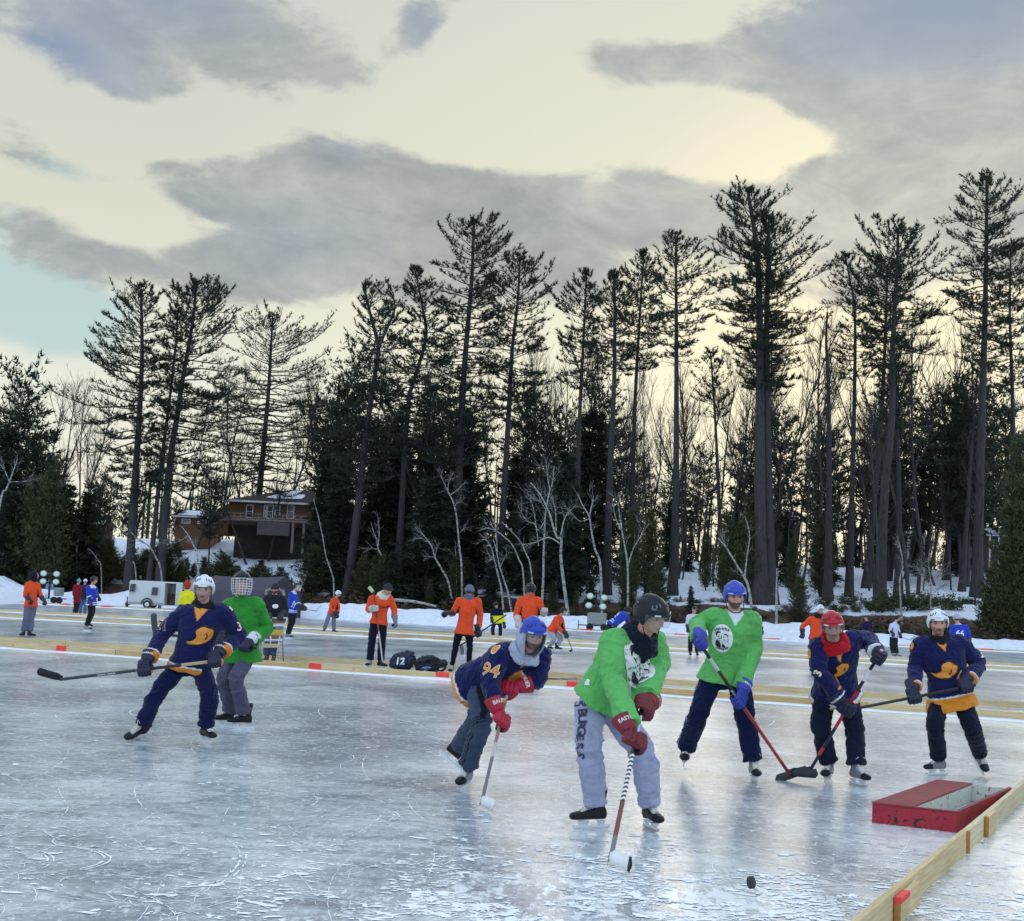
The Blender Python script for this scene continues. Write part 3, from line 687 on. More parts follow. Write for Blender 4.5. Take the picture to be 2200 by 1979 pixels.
def pine(pts, prof, rbase, seed, label, group, dens=.75, tuft=.345, nl=None, fork=None, mat_n=None, Y=None, dead=.35, name='pine_tree', lean=0, cat='pine tree'):
    """pts: stem from base to top in photo px; prof: [(photo y, left px, right px)] crown outline from the top down"""
    rng = np.random.default_rng(seed); bx, by = pts[0]
    base = hit_terrain(bx, by) if Y is None else at(bx, by, Y)
    if base is None: base = at(bx, by, 130)
    base.z = terrain(base.x, base.y); base = Vector(base)
    W = world_path(pts, base); W[0] = (base.x, base.y, base.z - .15)
    pxm = FPX / base.y
    H = W[-1][2] - W[0][2]
    # wobble in depth
    W[:, 1] += np.linspace(0, 1, len(W)) * rng.uniform(-1.0, 1.0)
    S = crom(list(W), 5); f = (S[:, 2] - S[0][2]) / H
    R = rbase * .72 * (1 - f * .80) ** .9; R[0] *= 1.55; R[1] *= 1.18
    tt = TB(); tt.tube(S - np.array(base), R, 9)
    root = link(name, None) if False else empty(name, base, label, cat, group)
    tn = TB(); tw = TB()
    top = pts[-1][1]
    pr = []
    for (y, l, r) in prof:
        z = at(pts[-1][0], y, base.y).z; pr.append(((z - W[0][2]) / H, l / pxm, r / pxm))
    pr.sort(); lo = pr[0][0]
    n = nl or int(H * (1 - lo) * 7.8); ga = rng.uniform(0, 6)
    for i in range(n):
        ff = 1 - (i + rng.uniform(.1, .9)) / n * (1 - lo); az = ga + i * 2.4 + rng.normal(0, .35); ff = min(ff, .99)
        k = int(np.searchsorted(f, ff)); k = min(max(k, 1), len(S) - 1); t = (ff - f[k - 1]) / (f[k] - f[k - 1] + 1e-9)
        o = S[k - 1] * (1 - t) + S[k] * t; cz = math.cos(az)
        rl, rr = interp(pr, ff, 1), interp(pr, ff, 2)
        ext = (rr * max(cz, 0) + rl * max(-cz, 0)) + (rl + rr) / 2 * abs(math.sin(az)) * .75
        Ln = max(.35, ext * rng.choice([.65, .95, 1.2, 1.38], p=[.2, .25, .28, .27]))
        rel = (1 - ff) * H   # metres below the top
        rise = math.radians(50 * math.exp(-rel / 2.2) + 16 * math.exp(-rel / 7.) + rng.normal(2, 8) - (4 if rel > 9 else 0))
        dd = dens * rng.uniform(.55, 1.15); Ln *= min(1, .38 + rel / 4.5)
        limb(tw, tn, o - np.array(base), az, rise, Ln, max(.018, min(R[k] * .35, .018 + Ln * .012)), rng, dd, tuft * rng.uniform(.8, 1.15), sag=.10 if rel > 6 else 0, upturn=.5)
    # dead snags on the bare stem
    nd = int(dead * H * lo * 1.6)
    for i in range(nd):
        ff = rng.uniform(.25 * lo + .1, lo); k = int(np.searchsorted(f, ff)); az = rng.uniform(0, 6.28)
        limb(tw, tn, S[min(k, len(S) - 1)] - np.array(base), az, rng.normal(.05, .25), rng.uniform(.6, 2.6), .022, rng, 0, .3, fine=True, twn=.5)
    if fork:
        for pth, fpr, rr_ in fork:
            Wf = world_path(pth, base); Sf = crom(list(Wf), 5); tt.tube(Sf - np.array(base), np.linspace(rr_, rr_ * .25, len(Sf)), 7)
            m = int(np.linalg.norm(Sf[-1] - Sf[0]) * 5)
            for i in range(m):
                q = rng.uniform(.3, 1); o = Sf[int(q * (len(Sf) - 1))]
                limb(tw, tn, o - np.array(base), rng.uniform(0, 6.28), rng.normal(.55, .25), rng.uniform(.6, fpr / pxm), .02, rng, dens, tuft)
    tt.merge(tw); link('trunk', tt.mesh('trunk', M_BARK), root)
    link('crown', tn.mesh('crown', mat_n or M_NEEDLE, False), root)
    return root
def conv(z, o, s): return [(o[0] + a * s, o[1] + b * s) for a, b in z]
def hero(z, prof, o, s, r, seed, label, **k):
    return pine(conv(z, o, s), [(o[1] + y * s, l * s, rr * s) for y, l, rr in prof], r, seed, label, 'tall white pines on the far shore', **k)
ZL, SL = (0, 550), .4121; ZM, SM = (650, 450), .4944; ZR, SR = (1250, 350), .5495
hero([(690, 1440), (705, 1150), (725, 850), (738, 600), (740, 400), (735, 200), (735, 172)],
     [(170, 50, 60), (215, 110, 120), (260, 125, 130), (330, 225, 110), (400, 130, 110), (470, 240, 70), (520, 120, 70), (575, 345, 80), (640, 320, 70), (700, 150, 70), (780, 335, 60), (860, 180, 60), (960, 300, 50), (1010, 330, 50), (1080, 90, 60), (1180, 120, 90), (1300, 100, 100)], ZL, SL, .62, 1,
     'leftmost of the three leaning tall pines, long flat boughs to its left', dens=.8)
hero([(790, 1450), (835, 1150), (880, 800), (905, 600), (925, 420), (935, 290)], [(290, 40, 30), (330, 80, 60), (450, 80, 70), (600, 90, 60), (750, 80, 60), (900, 60, 60)], ZL, SL, .38, 2, 'slender middle trunk of the three leaning tall pines', dens=.6)
hero([(848, 1450), (880, 1150), (925, 850), (962, 620), (1000, 420), (1025, 250), (1030, 145)],
     [(145, 30, 30), (195, 95, 110), (290, 110, 160), (400, 110, 240), (500, 100, 215), (570, 90, 240), (680, 70, 290), (800, 60, 340), (900, 60, 300), (1000, 50, 230), (1050, 50, 250), (1180, 50, 260), (1240, 50, 160)], ZL, SL, .60, 3,
     'rightmost of the three leaning tall pines, boughs swept to the right', dens=.85)
hero([(1328, 1560), (1345, 1300), (1362, 1100), (1378, 900), (1395, 700), (1405, 500), (1415, 305)],
     [(305, 30, 30), (370, 130, 110), (450, 150, 150), (530, 165, 270), (600, 130, 260), (660, 200, 310), (780, 190, 250), (880, 210, 250), (960, 200, 320), (1050, 210, 230), (1120, 250, 240), (1200, 190, 180), (1240, 120, 80)], ZL, SL, .58, 4,
     'lone open-branched pine standing in front of the brown house', dens=.50, tuft=.32)
hero([(185, 1700), (215, 1500), (245, 1250), (272, 1000), (300, 800), (326, 620), (318, 550), (292, 450), (265, 335)],
     [(330, 50, 60), (380, 60, 110), (430, 65, 120), (500, 60, 130), (580, 95, 110), (680, 60, 70), (760, 80, 100), (860, 110, 120), (940, 100, 110), (1100, 120, 80), (1220, 110, 100)], ZM, SM, .62, 5,
     'crooked pine with a forked top, left end of the main stand', fork=[(conv([(330, 600), (370, 510), (400, 440), (395, 365)], ZM, SM), 38, .16)], dens=.7)
hero([(430, 1300), (455, 900), (482, 750), (535, 560), (520, 420), (490, 265)], [(265, 30, 25), (330, 75, 60), (400, 85, 100), (500, 80, 120), (600, 110, 110), (700, 140, 130), (800, 160, 150), (950, 170, 150), (1100, 170, 150)], ZM, SM, .5, 6, 'dense dark pine just right of the fork-topped pine', dens=.9)
hero([(680, 1250), (690, 900), (710, 600), (735, 300), (745, 50)], [(50, 45, 45), (90, 85, 80), (150, 75, 125), (205, 185, 150), (265, 185, 130), (300, 90, 70), (350, 110, 100), (385, 165, 130), (450, 110, 130), (550, 110, 130), (620, 135, 145), (700, 140, 130), (850, 140, 150), (1000, 150, 150), (1120, 120, 120)], ZM, SM, .66, 7, 'tallest pine in the middle of the picture with a tiered pointed top', dens=.8)
hero([(868, 1290), (895, 900), (912, 600), (935, 400), (945, 210)], [(210, 35, 35), (260, 75, 65), (300, 80, 115), (350, 95, 80), (390, 120, 170), (450, 110, 100), (545, 110, 140), (620, 110, 110), (750, 120, 120), (900, 120, 110)], ZM, SM, .5, 8, 'pine with a rounded brush top, right of the tallest middle pine', dens=.75)
hero([(1195, 1270), (1205, 900), (1220, 600), (1230, 400), (1235, 275)], [(275, 30, 35), (320, 80, 60), (400, 80, 60), (450, 150, 70), (520, 90, 80), (650, 85, 85), (800, 90, 90)], ZM, SM, .42, 9, 'thin-trunked pine with a small tufted top left of the dark cluster', dens=.75)
hero([(95, 1690), (112, 1200), (130, 800), (130, 425)], [(425, 35, 35), (480, 70, 55), (560, 85, 80), (650, 85, 85), (760, 95, 90), (820, 60, 60)], ZR, SR, .52, 10, 'pale-stemmed pine behind the floodlight tower', dens=.8)
hero([(190, 1640), (205, 1000), (225, 600), (240, 365)], [(365, 40, 35), (430, 70, 55), (550, 85, 85), (650, 95, 95), (760, 80, 80), (830, 50, 50)], ZR, SR, .42, 11, 'second pine of the cluster, leaning slightly over the black-helmeted player', dens=.85)
hero([(355, 1690), (368, 1200), (368, 700), (365, 292)], [(292, 50, 50), (360, 90, 65), (420, 105, 110), (480, 95, 150), (550, 105, 120), (650, 95, 105), (700, 85, 85), (780, 60, 60)], ZR, SR, .5, 12, 'straight pine with wide upswept top above the blue helmet', dens=.65)
hero([(700, 1725), (698, 1200), (700, 700), (690, 350), (655, 100)], [(100, 50, 45), (135, 80, 55), (205, 160, 115), (250, 140, 60), (330, 110, 50), (400, 165, 60), (480, 150, 60), (560, 170, 60), (640, 130, 60), (720, 120, 70), (830, 80, 60), (900, 110, 60)], ZR, SR, .80, 13, 'massive twin pine, left stem with the higher top', dens=.9)
hero([(738, 1725), (727, 1200), (725, 700), (733, 400), (735, 225)], [(225, 40, 40), (300, 60, 155), (340, 60, 175), (400, 60, 180), (445, 60, 255), (500, 60, 170), (560, 60, 190), (610, 60, 235), (660, 60, 130), (740, 60, 100), (840, 50, 80), (900, 50, 60)], ZR, SR, .72, 14, 'massive twin pine, right stem with the lower top', dens=.9)
hero([(1045, 1700), (1065, 1000), (1070, 600), (1050, 450), (1035, 362)], [(362, 30, 35), (420, 60, 70), (500, 80, 80), (570, 90, 70), (660, 60, 60), (760, 60, 60), (850, 40, 50)], ZR, SR, .42, 15, 'thin pine with a wispy top right of the snapped trunk', dens=.6)
hero([(1112, 1665), (1150, 1250), (1180, 850), (1195, 450), (1198, 395)], [(395, 90, 60), (450, 120, 60), (520, 110, 60), (650, 80, 60), (760, 60, 50)], ZR, SR, .5, 16, 'leaning pine crossing behind the broad-crowned pine', dens=.8)
hero([(1165, 1735), (1185, 1300), (1215, 1000), (1222, 700), (1240, 400), (1245, 255)], [(255, 65, 60), (330, 120, 110), (400, 165, 150), (470, 150, 160), (540, 140, 185), (600, 115, 150), (690, 100, 180), (780, 70, 90), (860, 60, 60)], ZR, SR, .62, 17, 'broad-crowned pine behind the red-helmeted player', dens=.95)
hero([(1545, 1700), (1557, 1200), (1572, 700), (1580, 300), (1580, 68)], [(68, 55, 50), (130, 95, 90), (200, 170, 120), (245, 90, 125), (290, 130, 55), (345, 155, 125), (390, 70, 110), (440, 180, 100), (500, 105, 80), (590, 110, 80), (700, 70, 60), (800, 60, 60)], ZR, SR, .66, 18, 'tallest pine at the right with a tiered spire top', dens=.8)
hero([(1690, 1640), (1685, 1000), (1672, 600), (1675, 345)], [(345, 55, 50), (400, 90, 60), (500, 100, 60), (600, 95, 60), (700, 90, 60), (800, 90, 60), (900, 80, 60)], ZR, SR, .45, 19, 'pine at the right edge of the picture beside the tiered spire pine', dens=.8)
hero([(1237, 1700), (1238, 1300), (1228, 1000), (1222, 760)], [(760, 50, 40), (900, 60, 50), (1100, 50, 60)], ZR, SR, .46, 20, 'straight trunk close to the right of the broad-crowned pine', dens=.6)
# snapped trunk
hero([(962, 1712), (968, 1300), (968, 900), (960, 700), (966, 578)], [(740, 60, 60), (900, 60, 90), (1000, 40, 70)], ZR, SR, .50, 21, 'snapped pine trunk with no top, right of the massive twin pine', dens=.3, nl=16)
hero([(1485, 1680), (1510, 1300), (1530, 1000), (1545, 800)], [(800, 50, 60), (950, 60, 60), (1100, 40, 40)], ZR, SR, .38, 22, 'thin leaning pine left of the tiered spire pine', dens=.5)
hero([(1425, 1632), (1445, 1250), (1462, 1000), (1480, 850)], [(850, 50, 60), (950, 50, 60), (1100, 40, 40)], ZR, SR, .42, 24, 'thin trunk on the open snow between two cabins', dens=.4)
hero([(550, 1655), (532, 1200), (520, 950), (505, 735)], [(735, 35, 35), (800, 50, 50), (900, 60, 60), (1000, 50, 60)], ZR, SR, .34, 23, 'thin lopsided pine between the straight pine and the twin pine', dens=.55)
# ---------------------------------------------------------------- birches (traced stems)
def bare(root_name, label, cat, group, paths, base_px, m, seed, Y=None, twigs=10, tl=1.2, r0=.07):
    """paths: [(list of photo px, start radius)], first is the main stem"""
    rng = np.random.default_rng(seed); base = (hit_terrain(*base_px) if Y is None else at(*base_px, Y)) or at(*base_px, 112)
    if Y is None:   # these lean out from the very edge of the bank
        k = 0
        while shore_t(base.x, base.y) > .9 and k < 60: base = Vector((base.x * (1 - .6 / base.y), base.y - .6, 0)); k += 1
        while shore_t(base.x, base.y) < .5 and k < 90: base = Vector((base.x * (1 + .4 / base.y), base.y + .4, 0)); k += 1
    base.z = terrain(base.x, base.y)
    root = empty(root_name, base, label, cat, group); tt = TB(); tw = TB()
    for q, (pp, r) in enumerate(paths):
        W = world_path(pp, base)
        if q == 0: W[0] = (base.x, base.y, base.z - .1)
        W[:, 1] += np.linspace(0, rng.uniform(-.8, .8), len(W)); S = crom(list(W), 5) - np.array(base)
        r *= .95; (tt if q == 0 else tw).tube(S, np.linspace(r, max(.012, r * .26), len(S)), 6)
        for k in range(twigs):
            i = int(rng.uniform(.35, 1) * (len(S) - 1)); d = unit(S[min(i + 1, len(S) - 1)] - S[i - 1]) + rng.normal(0, .55, 3); d = unit(d); ln = tl * rng.uniform(.3, 1)
            mid = S[i] + d * ln * .5 + rng.normal(0, .06, 3); e = mid + unit(d + rng.normal(0, .3, 3)) * ln * .5
            tw.tube(np.array([S[i], mid, e]), (.012, .008, .003), 3)
            for j in range(3): 
                e2 = mid + unit(d + rng.normal(0, .5, 3)) * ln * .4; tw.tube(np.array([mid, e2]), (.006, .002), 3)
    tt.merge(tw); link('trunk', tt.mesh('trunk', m), root)
    return root
o7, s7 = (700, 1000), 1 / 4.046
c7 = lambda z: conv(z, o7, s7)
BB = 'white birches leaning out over the shore'
bare('birch_tree', 'white birch behind the orange player holding a stick upright, forked in two', 'birch', BB, [(c7([(525, 1005), (495, 860), (455, 720), (440, 640), (400, 540)]), .10), (c7([(455, 700), (462, 600), (458, 500), (445, 420)]), .05), (c7([(450, 730), (400, 722), (345, 722)]), .03)], c7([(525, 1010)])[0], M_BIRCH, 1)
bare('birch_tree', 'white birch leaning left, its foot behind the grey-hooded orange player', 'birch', BB, [(c7([(1135, 1180), (1070, 1030), (1000, 890), (950, 800), (920, 700), (860, 620), (780, 540)]), .12), (c7([(920, 700), (850, 640), (770, 630)]), .04), (c7([(900, 680), (840, 590), (820, 560)]), .03), (c7([(950, 790), (965, 720), (980, 710)]), .03), (c7([(950, 800), (900, 790), (880, 800)]), .02)], c7([(1140, 1195)])[0], M_BIRCH, 2)
bare('birch_tree', 'tall birch with a Y-shaped top rising against the dark hemlocks', 'birch', BB, [(c7([(1200, 1060), (1180, 880), (1165, 740), (1150, 580), (1135, 430), (1110, 330), (1075, 250), (1040, 180), (1000, 90)]), .11), (c7([(1080, 260), (1140, 215), (1190, 165)]), .05), (c7([(1060, 220), (1070, 150), (1100, 90)]), .05), (c7([(1135, 400), (1130, 340), (1190, 310)]), .03), (c7([(1160, 590), (1220, 530)]), .02)], c7([(1202, 1080)])[0], M_BIRCH, 3)
bare('birch_tree', 'short thin birch stem between two leaning birches', 'birch', BB, [(c7([(1145, 980), (1138, 880), (1128, 780), (1120, 700)]), .06)], c7([(1145, 1000)])[0], M_BIRCH, 4, twigs=5)
bare('birch_tree', 'birch with a long straight stem whose foot is behind the yellow and black figure', 'birch', BB, [(c7([(1555, 1280), (1530, 1100), (1500, 960), (1465, 820), (1440, 720), (1395, 650), (1355, 640)]), .11), (c7([(1395, 650), (1385, 620)]), .04), (c7([(1450, 800), (1400, 760)]), .03)], c7([(1557, 1290)])[0], M_BIRCH, 5)
bare('birch_tree', 'birch with paired stems left of the helmeted orange player', 'birch', BB, [(c7([(1630, 1270), (1590, 1130), (1550, 1000), (1510, 870), (1480, 730), (1455, 640)]), .11), (c7([(1490, 760), (1485, 640), (1470, 490)]), .06), (c7([(1520, 880), (1545, 820), (1580, 770)]), .04)], c7([(1635, 1285)])[0], M_BIRCH, 6)
bare('birch_tree', 'arching birch bough curving over from the left above the blue helmet', 'birch', BB, [(c7([(1740, 1060), (1715, 930), (1680, 820), (1620, 690), (1540, 610), (1460, 550), (1430, 480)]), .09), (c7([(1460, 560), (1385, 540)]), .03)], c7([(1750, 1090)])[0], M_BIRCH, 7)
bare('birch_tree', 'second arching birch bough, just right of the first', 'birch', BB, [(c7([(1830, 1070), (1780, 890), (1740, 770), (1690, 660), (1610, 570), (1530, 490)]), .08)], c7([(1850, 1100)])[0], M_BIRCH, 8)
bare('birch_tree', 'big many-limbed birch left of the crouching orange player', 'birch', BB, [(c7([(1880, 1190), (1890, 1000), (1893, 820), (1900, 600), (1910, 420), (1940, 250), (1975, 130), (1985, 0)]), .13), (c7([(1905, 480), (1840, 560), (1800, 350), (1740, 200)]), .05), (c7([(1850, 700), (1820, 520), (1750, 490), (1670, 360)]), .05), (c7([(1950, 220), (1930, 120), (1920, 0)]), .06), (c7([(1920, 400), (1880, 330), (1860, 300)]), .03)], c7([(1875, 1200)])[0], M_BIRCH, 9, tl=2.0, twigs=16)
o5, s5 = (1100, 1180), 1 / 3.3717
c5 = lambda z: conv(z, o5, s5)
oR = lambda z: conv(z, ZM, SM)
bare('birch_tree', 'thick mottled birch leaning left behind the crouching orange player', 'birch', BB, [([(1224, 1310), (1211, 1250), (1205, 1195), (1206, 1160), (1195, 1150), (1180, 1100), (1160, 1060), (1140, 1035)], .17), ([(1206, 1170), (1180, 1155), (1150, 1165), (1125, 1170)], .08), ([(1205, 1150), (1215, 1110), (1238, 1085)], .08), ([(1195, 1140), (1192, 1090), (1180, 1060)], .06)], (1226, 1316), M_BIRCH, 10, tl=2.0, twigs=14)
bare('birch_tree', 'curving birch just left of the floodlight tower', 'birch', BB, [([(1295, 1280), (1290, 1220), (1278, 1180), (1270, 1140), (1265, 1110), (1250, 1085), (1240, 1060)], .13), ([(1266, 1110), (1273, 1080), (1276, 1065)], .06), ([(1265, 1115), (1245, 1120), (1225, 1100)], .05)], (1296, 1292), M_BIRCH, 11, tl=1.8)
bare('birch_tree', 'forked birch right above the black helmet of the front player', 'birch', BB, [([(1350, 1305), (1349, 1250), (1347, 1205), (1341, 1170), (1332, 1120), (1327, 1080)], .12), ([(1349, 1215), (1360, 1180), (1372, 1160), (1385, 1130)], .07), ([(1335, 1140), (1322, 1110), (1316, 1080)], .05)], (1350, 1316), M_BIRCH, 12, tl=1.8)
bare('birch_tree', 'birch leaning left behind the blue helmet, forking low', 'birch', BB, [([(1622, 1305), (1610, 1270), (1600, 1240), (1585, 1215), (1565, 1180), (1545, 1155)], .13), ([(1600, 1240), (1603, 1200), (1608, 1150), (1597, 1110)], .08), ([(1570, 1195), (1555, 1165), (1548, 1145)], .04)], (1625, 1315), M_BIRCH, 13, tl=1.5)
bare('birch_tree', 'grey straight birch stem standing between the twin pine and the cedar cone', 'birch', BB, [([(1669, 1350), (1669, 1310), (1670, 1270), (1672, 1220)], .15)], (1669, 1356), M_BIRCH, 14, twigs=6)
bare('birch_tree', 'slim white birch rising behind the figure in a white jersey', 'birch', BB, [([(1940, 1345), (1936, 1300), (1934, 1250), (1940, 1220), (1939, 1190), (1932, 1160)], .10), ([(1940, 1222), (1934, 1190), (1920, 1165)], .04)], (1941, 1362), M_BIRCH, 15, twigs=8)
bare('birch_tree', 'thin birch with fine spreading twigs left of the white helmet', 'birch', BB, [([(1998, 1330), (2000, 1290), (2000, 1250), (1996, 1215), (1998, 1180)], .07), ([(2000, 1262), (1985, 1240), (1965, 1215)], .02), ([(2000, 1260), (2015, 1240), (2025, 1215)], .02), ([(2000, 1280), (2020, 1262), (2035, 1255)], .02)], (1998, 1344), M_BIRCH, 16, twigs=16, tl=2.2)
o6, s6 = (0, 1000), 1 / 5.0575
c6 = lambda z: conv(z, o6, s6)
bare('birch_tree', 'birch running down from the upper left through the dark thicket', 'birch', BB, [(c6([(860, 830), (825, 730), (790, 620), (740, 480), (700, 360), (680, 290), (630, 210)]), .10), (c6([(690, 320), (665, 240), (660, 190)]), .04)], c6([(880, 900)])[0], M_BIRCH, 17)
bare('birch_tree', 'bent birch behind the white trailer', 'birch', BB, [(c6([(1785, 1270), (1750, 1140), (1690, 990), (1640, 900), (1570, 840), (1480, 780), (1410, 700)]), .11), (c6([(1600, 860), (1500, 820)]), .03)], c6([(1788, 1290)])[0], M_BIRCH, 18, tl=1.8)
bare('birch_tree', 'small leaning birch between the white trailer and the thicket', 'birch', BB, [(c6([(1510, 1190), (1470, 1110), (1415, 1020), (1400, 960), (1395, 880)]), .08)], c6([(1515, 1210)])[0], M_BIRCH, 19)
bare('birch_tree', 'small leaning birch behind the two watchers in red and navy', 'birch', BB, [(c6([(1125, 1180), (1100, 1110), (1070, 1030), (1030, 970), (1005, 930)]), .07)], c6([(1130, 1195)])[0], M_BIRCH, 20)
bare('birch_tree', 'birch at the left edge with its stem leaning out of the picture', 'birch', BB, [(c6([(-60, 520), (0, 400), (60, 260), (110, 120), (150, 0), (170, -70)]), .12), (c6([(100, 170), (60, 60), (20, 0)]), .05), (c6([(90, 180), (250, 170), (370, 140)]), .04)], (-20, 1150), M_BIRCH, 21, tl=1.6, Y=128)
bare('birch_tree', 'white birch bending over the white-helmeted player at the left', 'birch', BB, [([(431, 1232), (425, 1200), (418, 1175), (405, 1150), (390, 1130)], .10), ([(418, 1180), (395, 1195), (378, 1210)], .03), ([(405, 1150), (380, 1165), (352, 1160)], .03)], (432, 1245), M_BIRCH, 22, tl=1.6, Y=119)
bare('birch_tree', 'slim birch with a sagging top right of the brown house', 'birch', BB, [([(718, 1290), (717, 1255), (712, 1230), (700, 1195), (692, 1150), (683, 1110), (672, 1070)], .09)], (718, 1302), M_BIRCH, 23)
bare('bare_tree', 'leafless grey tree at the left edge behind the floodlights', 'bare tree', None, [(c6([(185, 1240), (160, 1080), (140, 900), (130, 720), (120, 540), (95, 420), (60, 300)]), .20), (c6([(130, 700), (190, 560), (230, 430), (290, 250), (300, 100)]), .10), (c6([(125, 600), (80, 480), (60, 440)]), .05)], c6([(186, 1252)])[0], M_TWIG, 24, tl=2.4, twigs=22)
bare('dead_birch', 'broken short birch stub standing over the fallen birch log', 'birch', None, [(c7([(820, 1240), (795, 1170), (770, 1090), (750, 1025)]), .09)], c7([(822, 1258)])[0], M_BIRCH, 25, twigs=3, tl=.6)
# ---------------------------------------------------------------- fill of the wood: shared meshes, every tree its own object
def conifer_mesh(kind, seed):
    rng = np.random.default_rng(seed); tt = TB(); tn = TB(); H = 10.
    tt.tube(np.array([(0, 0, -.3), (rng.normal(0, .1), 0, 4), (rng.normal(0, .2), 0, 9.7)]), (.16, .11, .02), 6)
    if kind == 'hemlock': n, lo, ts, rad = 190, .05, .36, lambda f: .28 + 2.3 * (1 - f) ** .75 * (.72 + .28 * math.sin(f * 23 + seed))
    elif kind == 'cedar': n, lo, ts, rad = 200, .03, .30, lambda f: .18 + 1.55 * math.sin(math.pi * min(1, (1 - f) * .62 + .03)) ** .8
    else: n, lo, ts, rad = 80, .28, .36, lambda f: .4 + 2.1 * math.sin(math.pi * min(1, (1 - f) * .8 + .12)) ** .8   # young pine
    for i in range(n):
        f = 1 - (1 - lo) * ((i + rng.uniform(0, 1)) / n) ** .9; az = i * 2.4 + rng.normal(0, .4); R = rad(f) * rng.uniform(.5, 1.15)
        rise = {'hemlock': -.12, 'cedar': .75, 'pine': .25}[kind] + rng.normal(0, .15) + (.5 if f > .9 else 0)
        d = np.array((math.cos(az) * math.cos(rise), math.sin(az) * math.cos(rise), math.sin(rise)))
        L_ = R / max(.3, math.cos(rise)); o = np.array((0, 0, f * H)); m = 5
        P = o + d * L_ * np.linspace(0, 1, m)[:, None]; P[:, 2] += (np.linspace(0, 1, m) ** 2) * (-.12 * L_ if kind == 'hemlock' else .12 * L_)
        tt.tube(P, np.linspace(.03, .006, m), 3)
        k = int(9 + L_ * 10); t = rng.uniform(.15, 1.03, k)[:, None]; Q = o + d * L_ * t; Q[:, 2:3] += t ** 2 * (-.12 * L_ if kind == 'hemlock' else .12 * L_)
        spread = .18 * L_ * (1.1 - t) + .08; s = unit(np.cross(d, (0, 0, 1.)))
        Q = Q + s * rng.normal(0, 1, (k, 1)) * spread * 1.3 + np.array((0, 0, 1)) * rng.normal(0, .35, (k, 1)) * spread
        D = unit(d + s * rng.normal(0, .6, (k, 1)) + np.array((0, 0, 1)) * rng.normal(.1, .3, (k, 1)))
        needles(tn, Q, D, ts, 3, rng, .26)
    return tt, tn
def bare_mesh(seed, H=15., wide=.28, birchy=False):
    rng = np.random.default_rng(seed); tt = TB()
    def grow(p, d, L_, r, depth):
        m = 5; P = [p]; c = d
        for i in range(m):
            c = unit(c + rng.normal(0, .10, 3) + np.array((0, 0, .06 if depth else .02))); P.append(P[-1] + c * L_ / m)
        P = np.array(P); tt.tube(P, np.linspace(r, max(.006, r * (.35 if depth else .22)), m + 1), 6 if depth == 0 else 3)
        if depth >= 3: return
        k = (13, 6, 4)[depth]
        for i in range(k):
            t = rng.uniform(.38 if depth == 0 else .2, 1.0); j = min(int(t * m), m - 1); q = P[j] * (1 - (t * m - j)) + P[j + 1] * (t * m - j)
            ax = unit(np.cross(c, rng.normal(0, 1, 3))); dd = unit(c * rng.uniform(.7, 1.2) + ax * rng.uniform(.4, .95) * (1 if depth else wide * 3) + np.array((0, 0, .25)))
            grow(q, dd, L_ * (.32 if depth == 0 else .5) * rng.uniform(.6, 1.2) * (1.15 - t * .5), r * (.42 if depth == 0 else .5) * (1.1 - t * .5), depth + 1)
    grow(np.array((0, 0, -.2)), np.array((rng.normal(0, .05), rng.normal(0, .05), 1.)), H, .13, 0)
    return tt
def shrub_mesh(seed, leafy=True, brush=False):
    rng = np.random.default_rng(seed); tt = TB(); tn = TB()
    for i in range(26 if not brush else 34):
        az = rng.uniform(0, 6.28); el = rng.uniform(.5, 1.45); L_ = rng.uniform(.5, 1.1); d = np.array((math.cos(az) * math.cos(el), math.sin(az) * math.cos(el), math.sin(el)))
        o = np.array((rng.normal(0, .22), rng.normal(0, .22), -.05)); m = 4; P = o + d * L_ * np.linspace(0, 1, m)[:, None] + rng.normal(0, .03, (m, 3)); tt.tube(P, np.linspace(.014, .003, m), 3)
        if leafy or brush:
            k = 34 if not brush else 22; t = rng.uniform(.2, 1.05, (k, 1)); Q = o + d * L_ * t + rng.normal(0, .075, (k, 3))
            needles(tn, Q, unit(d + rng.normal(0, .6, (k, 3))), .11 if not brush else .09, 2, rng, .5)
    return tt, tn
VAR = {}
for kd, mt, n in (('hemlock', M_HEM, 4), ('cedar', M_CEDAR, 4), ('pine', M_NEEDLE, 3)):
    for i in range(n):
        a, b = conifer_mesh(kd, 50 + i + len(VAR) * 7); VAR[(kd, i)] = [('trunk', a.mesh('trunk', M_BARK)), ('crown', b.mesh('crown', mt, False))]
for i in range(6): VAR[('bare', i)] = [('trunk', bare_mesh(80 + i, wide=.22 + .05 * (i % 3)).mesh('trunk', M_TWIG))]
for i in range(3):
    a, b = shrub_mesh(120 + i); VAR[('shrub', i)] = [('stems', a.mesh('stems', M_TWIG)), ('foliage', b.mesh('foliage', M_CEDAR, False))]
    a, b = shrub_mesh(140 + i, False, True); VAR[('brush', i)] = [('stems', a.mesh('stems', M_TWIG)), ('foliage', b.mesh('foliage', M_BRUSH, False))]
NAT = {'hemlock': 10., 'cedar': 10., 'pine': 10., 'bare': 15., 'shrub': 1.05, 'brush': 1.0}
NV = {'hemlock': 4, 'cedar': 4, 'pine': 3, 'bare': 6, 'shrub': 3, 'brush': 3}
INFO = {'hemlock': ('hemlock_tree', 'hemlock'), 'cedar': ('cedar_tree', 'cedar'), 'pine': ('young_pine', 'young pine'), 'bare': ('bare_tree', 'bare tree'), 'shrub': ('evergreen_shrub', 'shrub'), 'brush': ('brown_shrub', 'shrub')}
FR = random.Random(99)
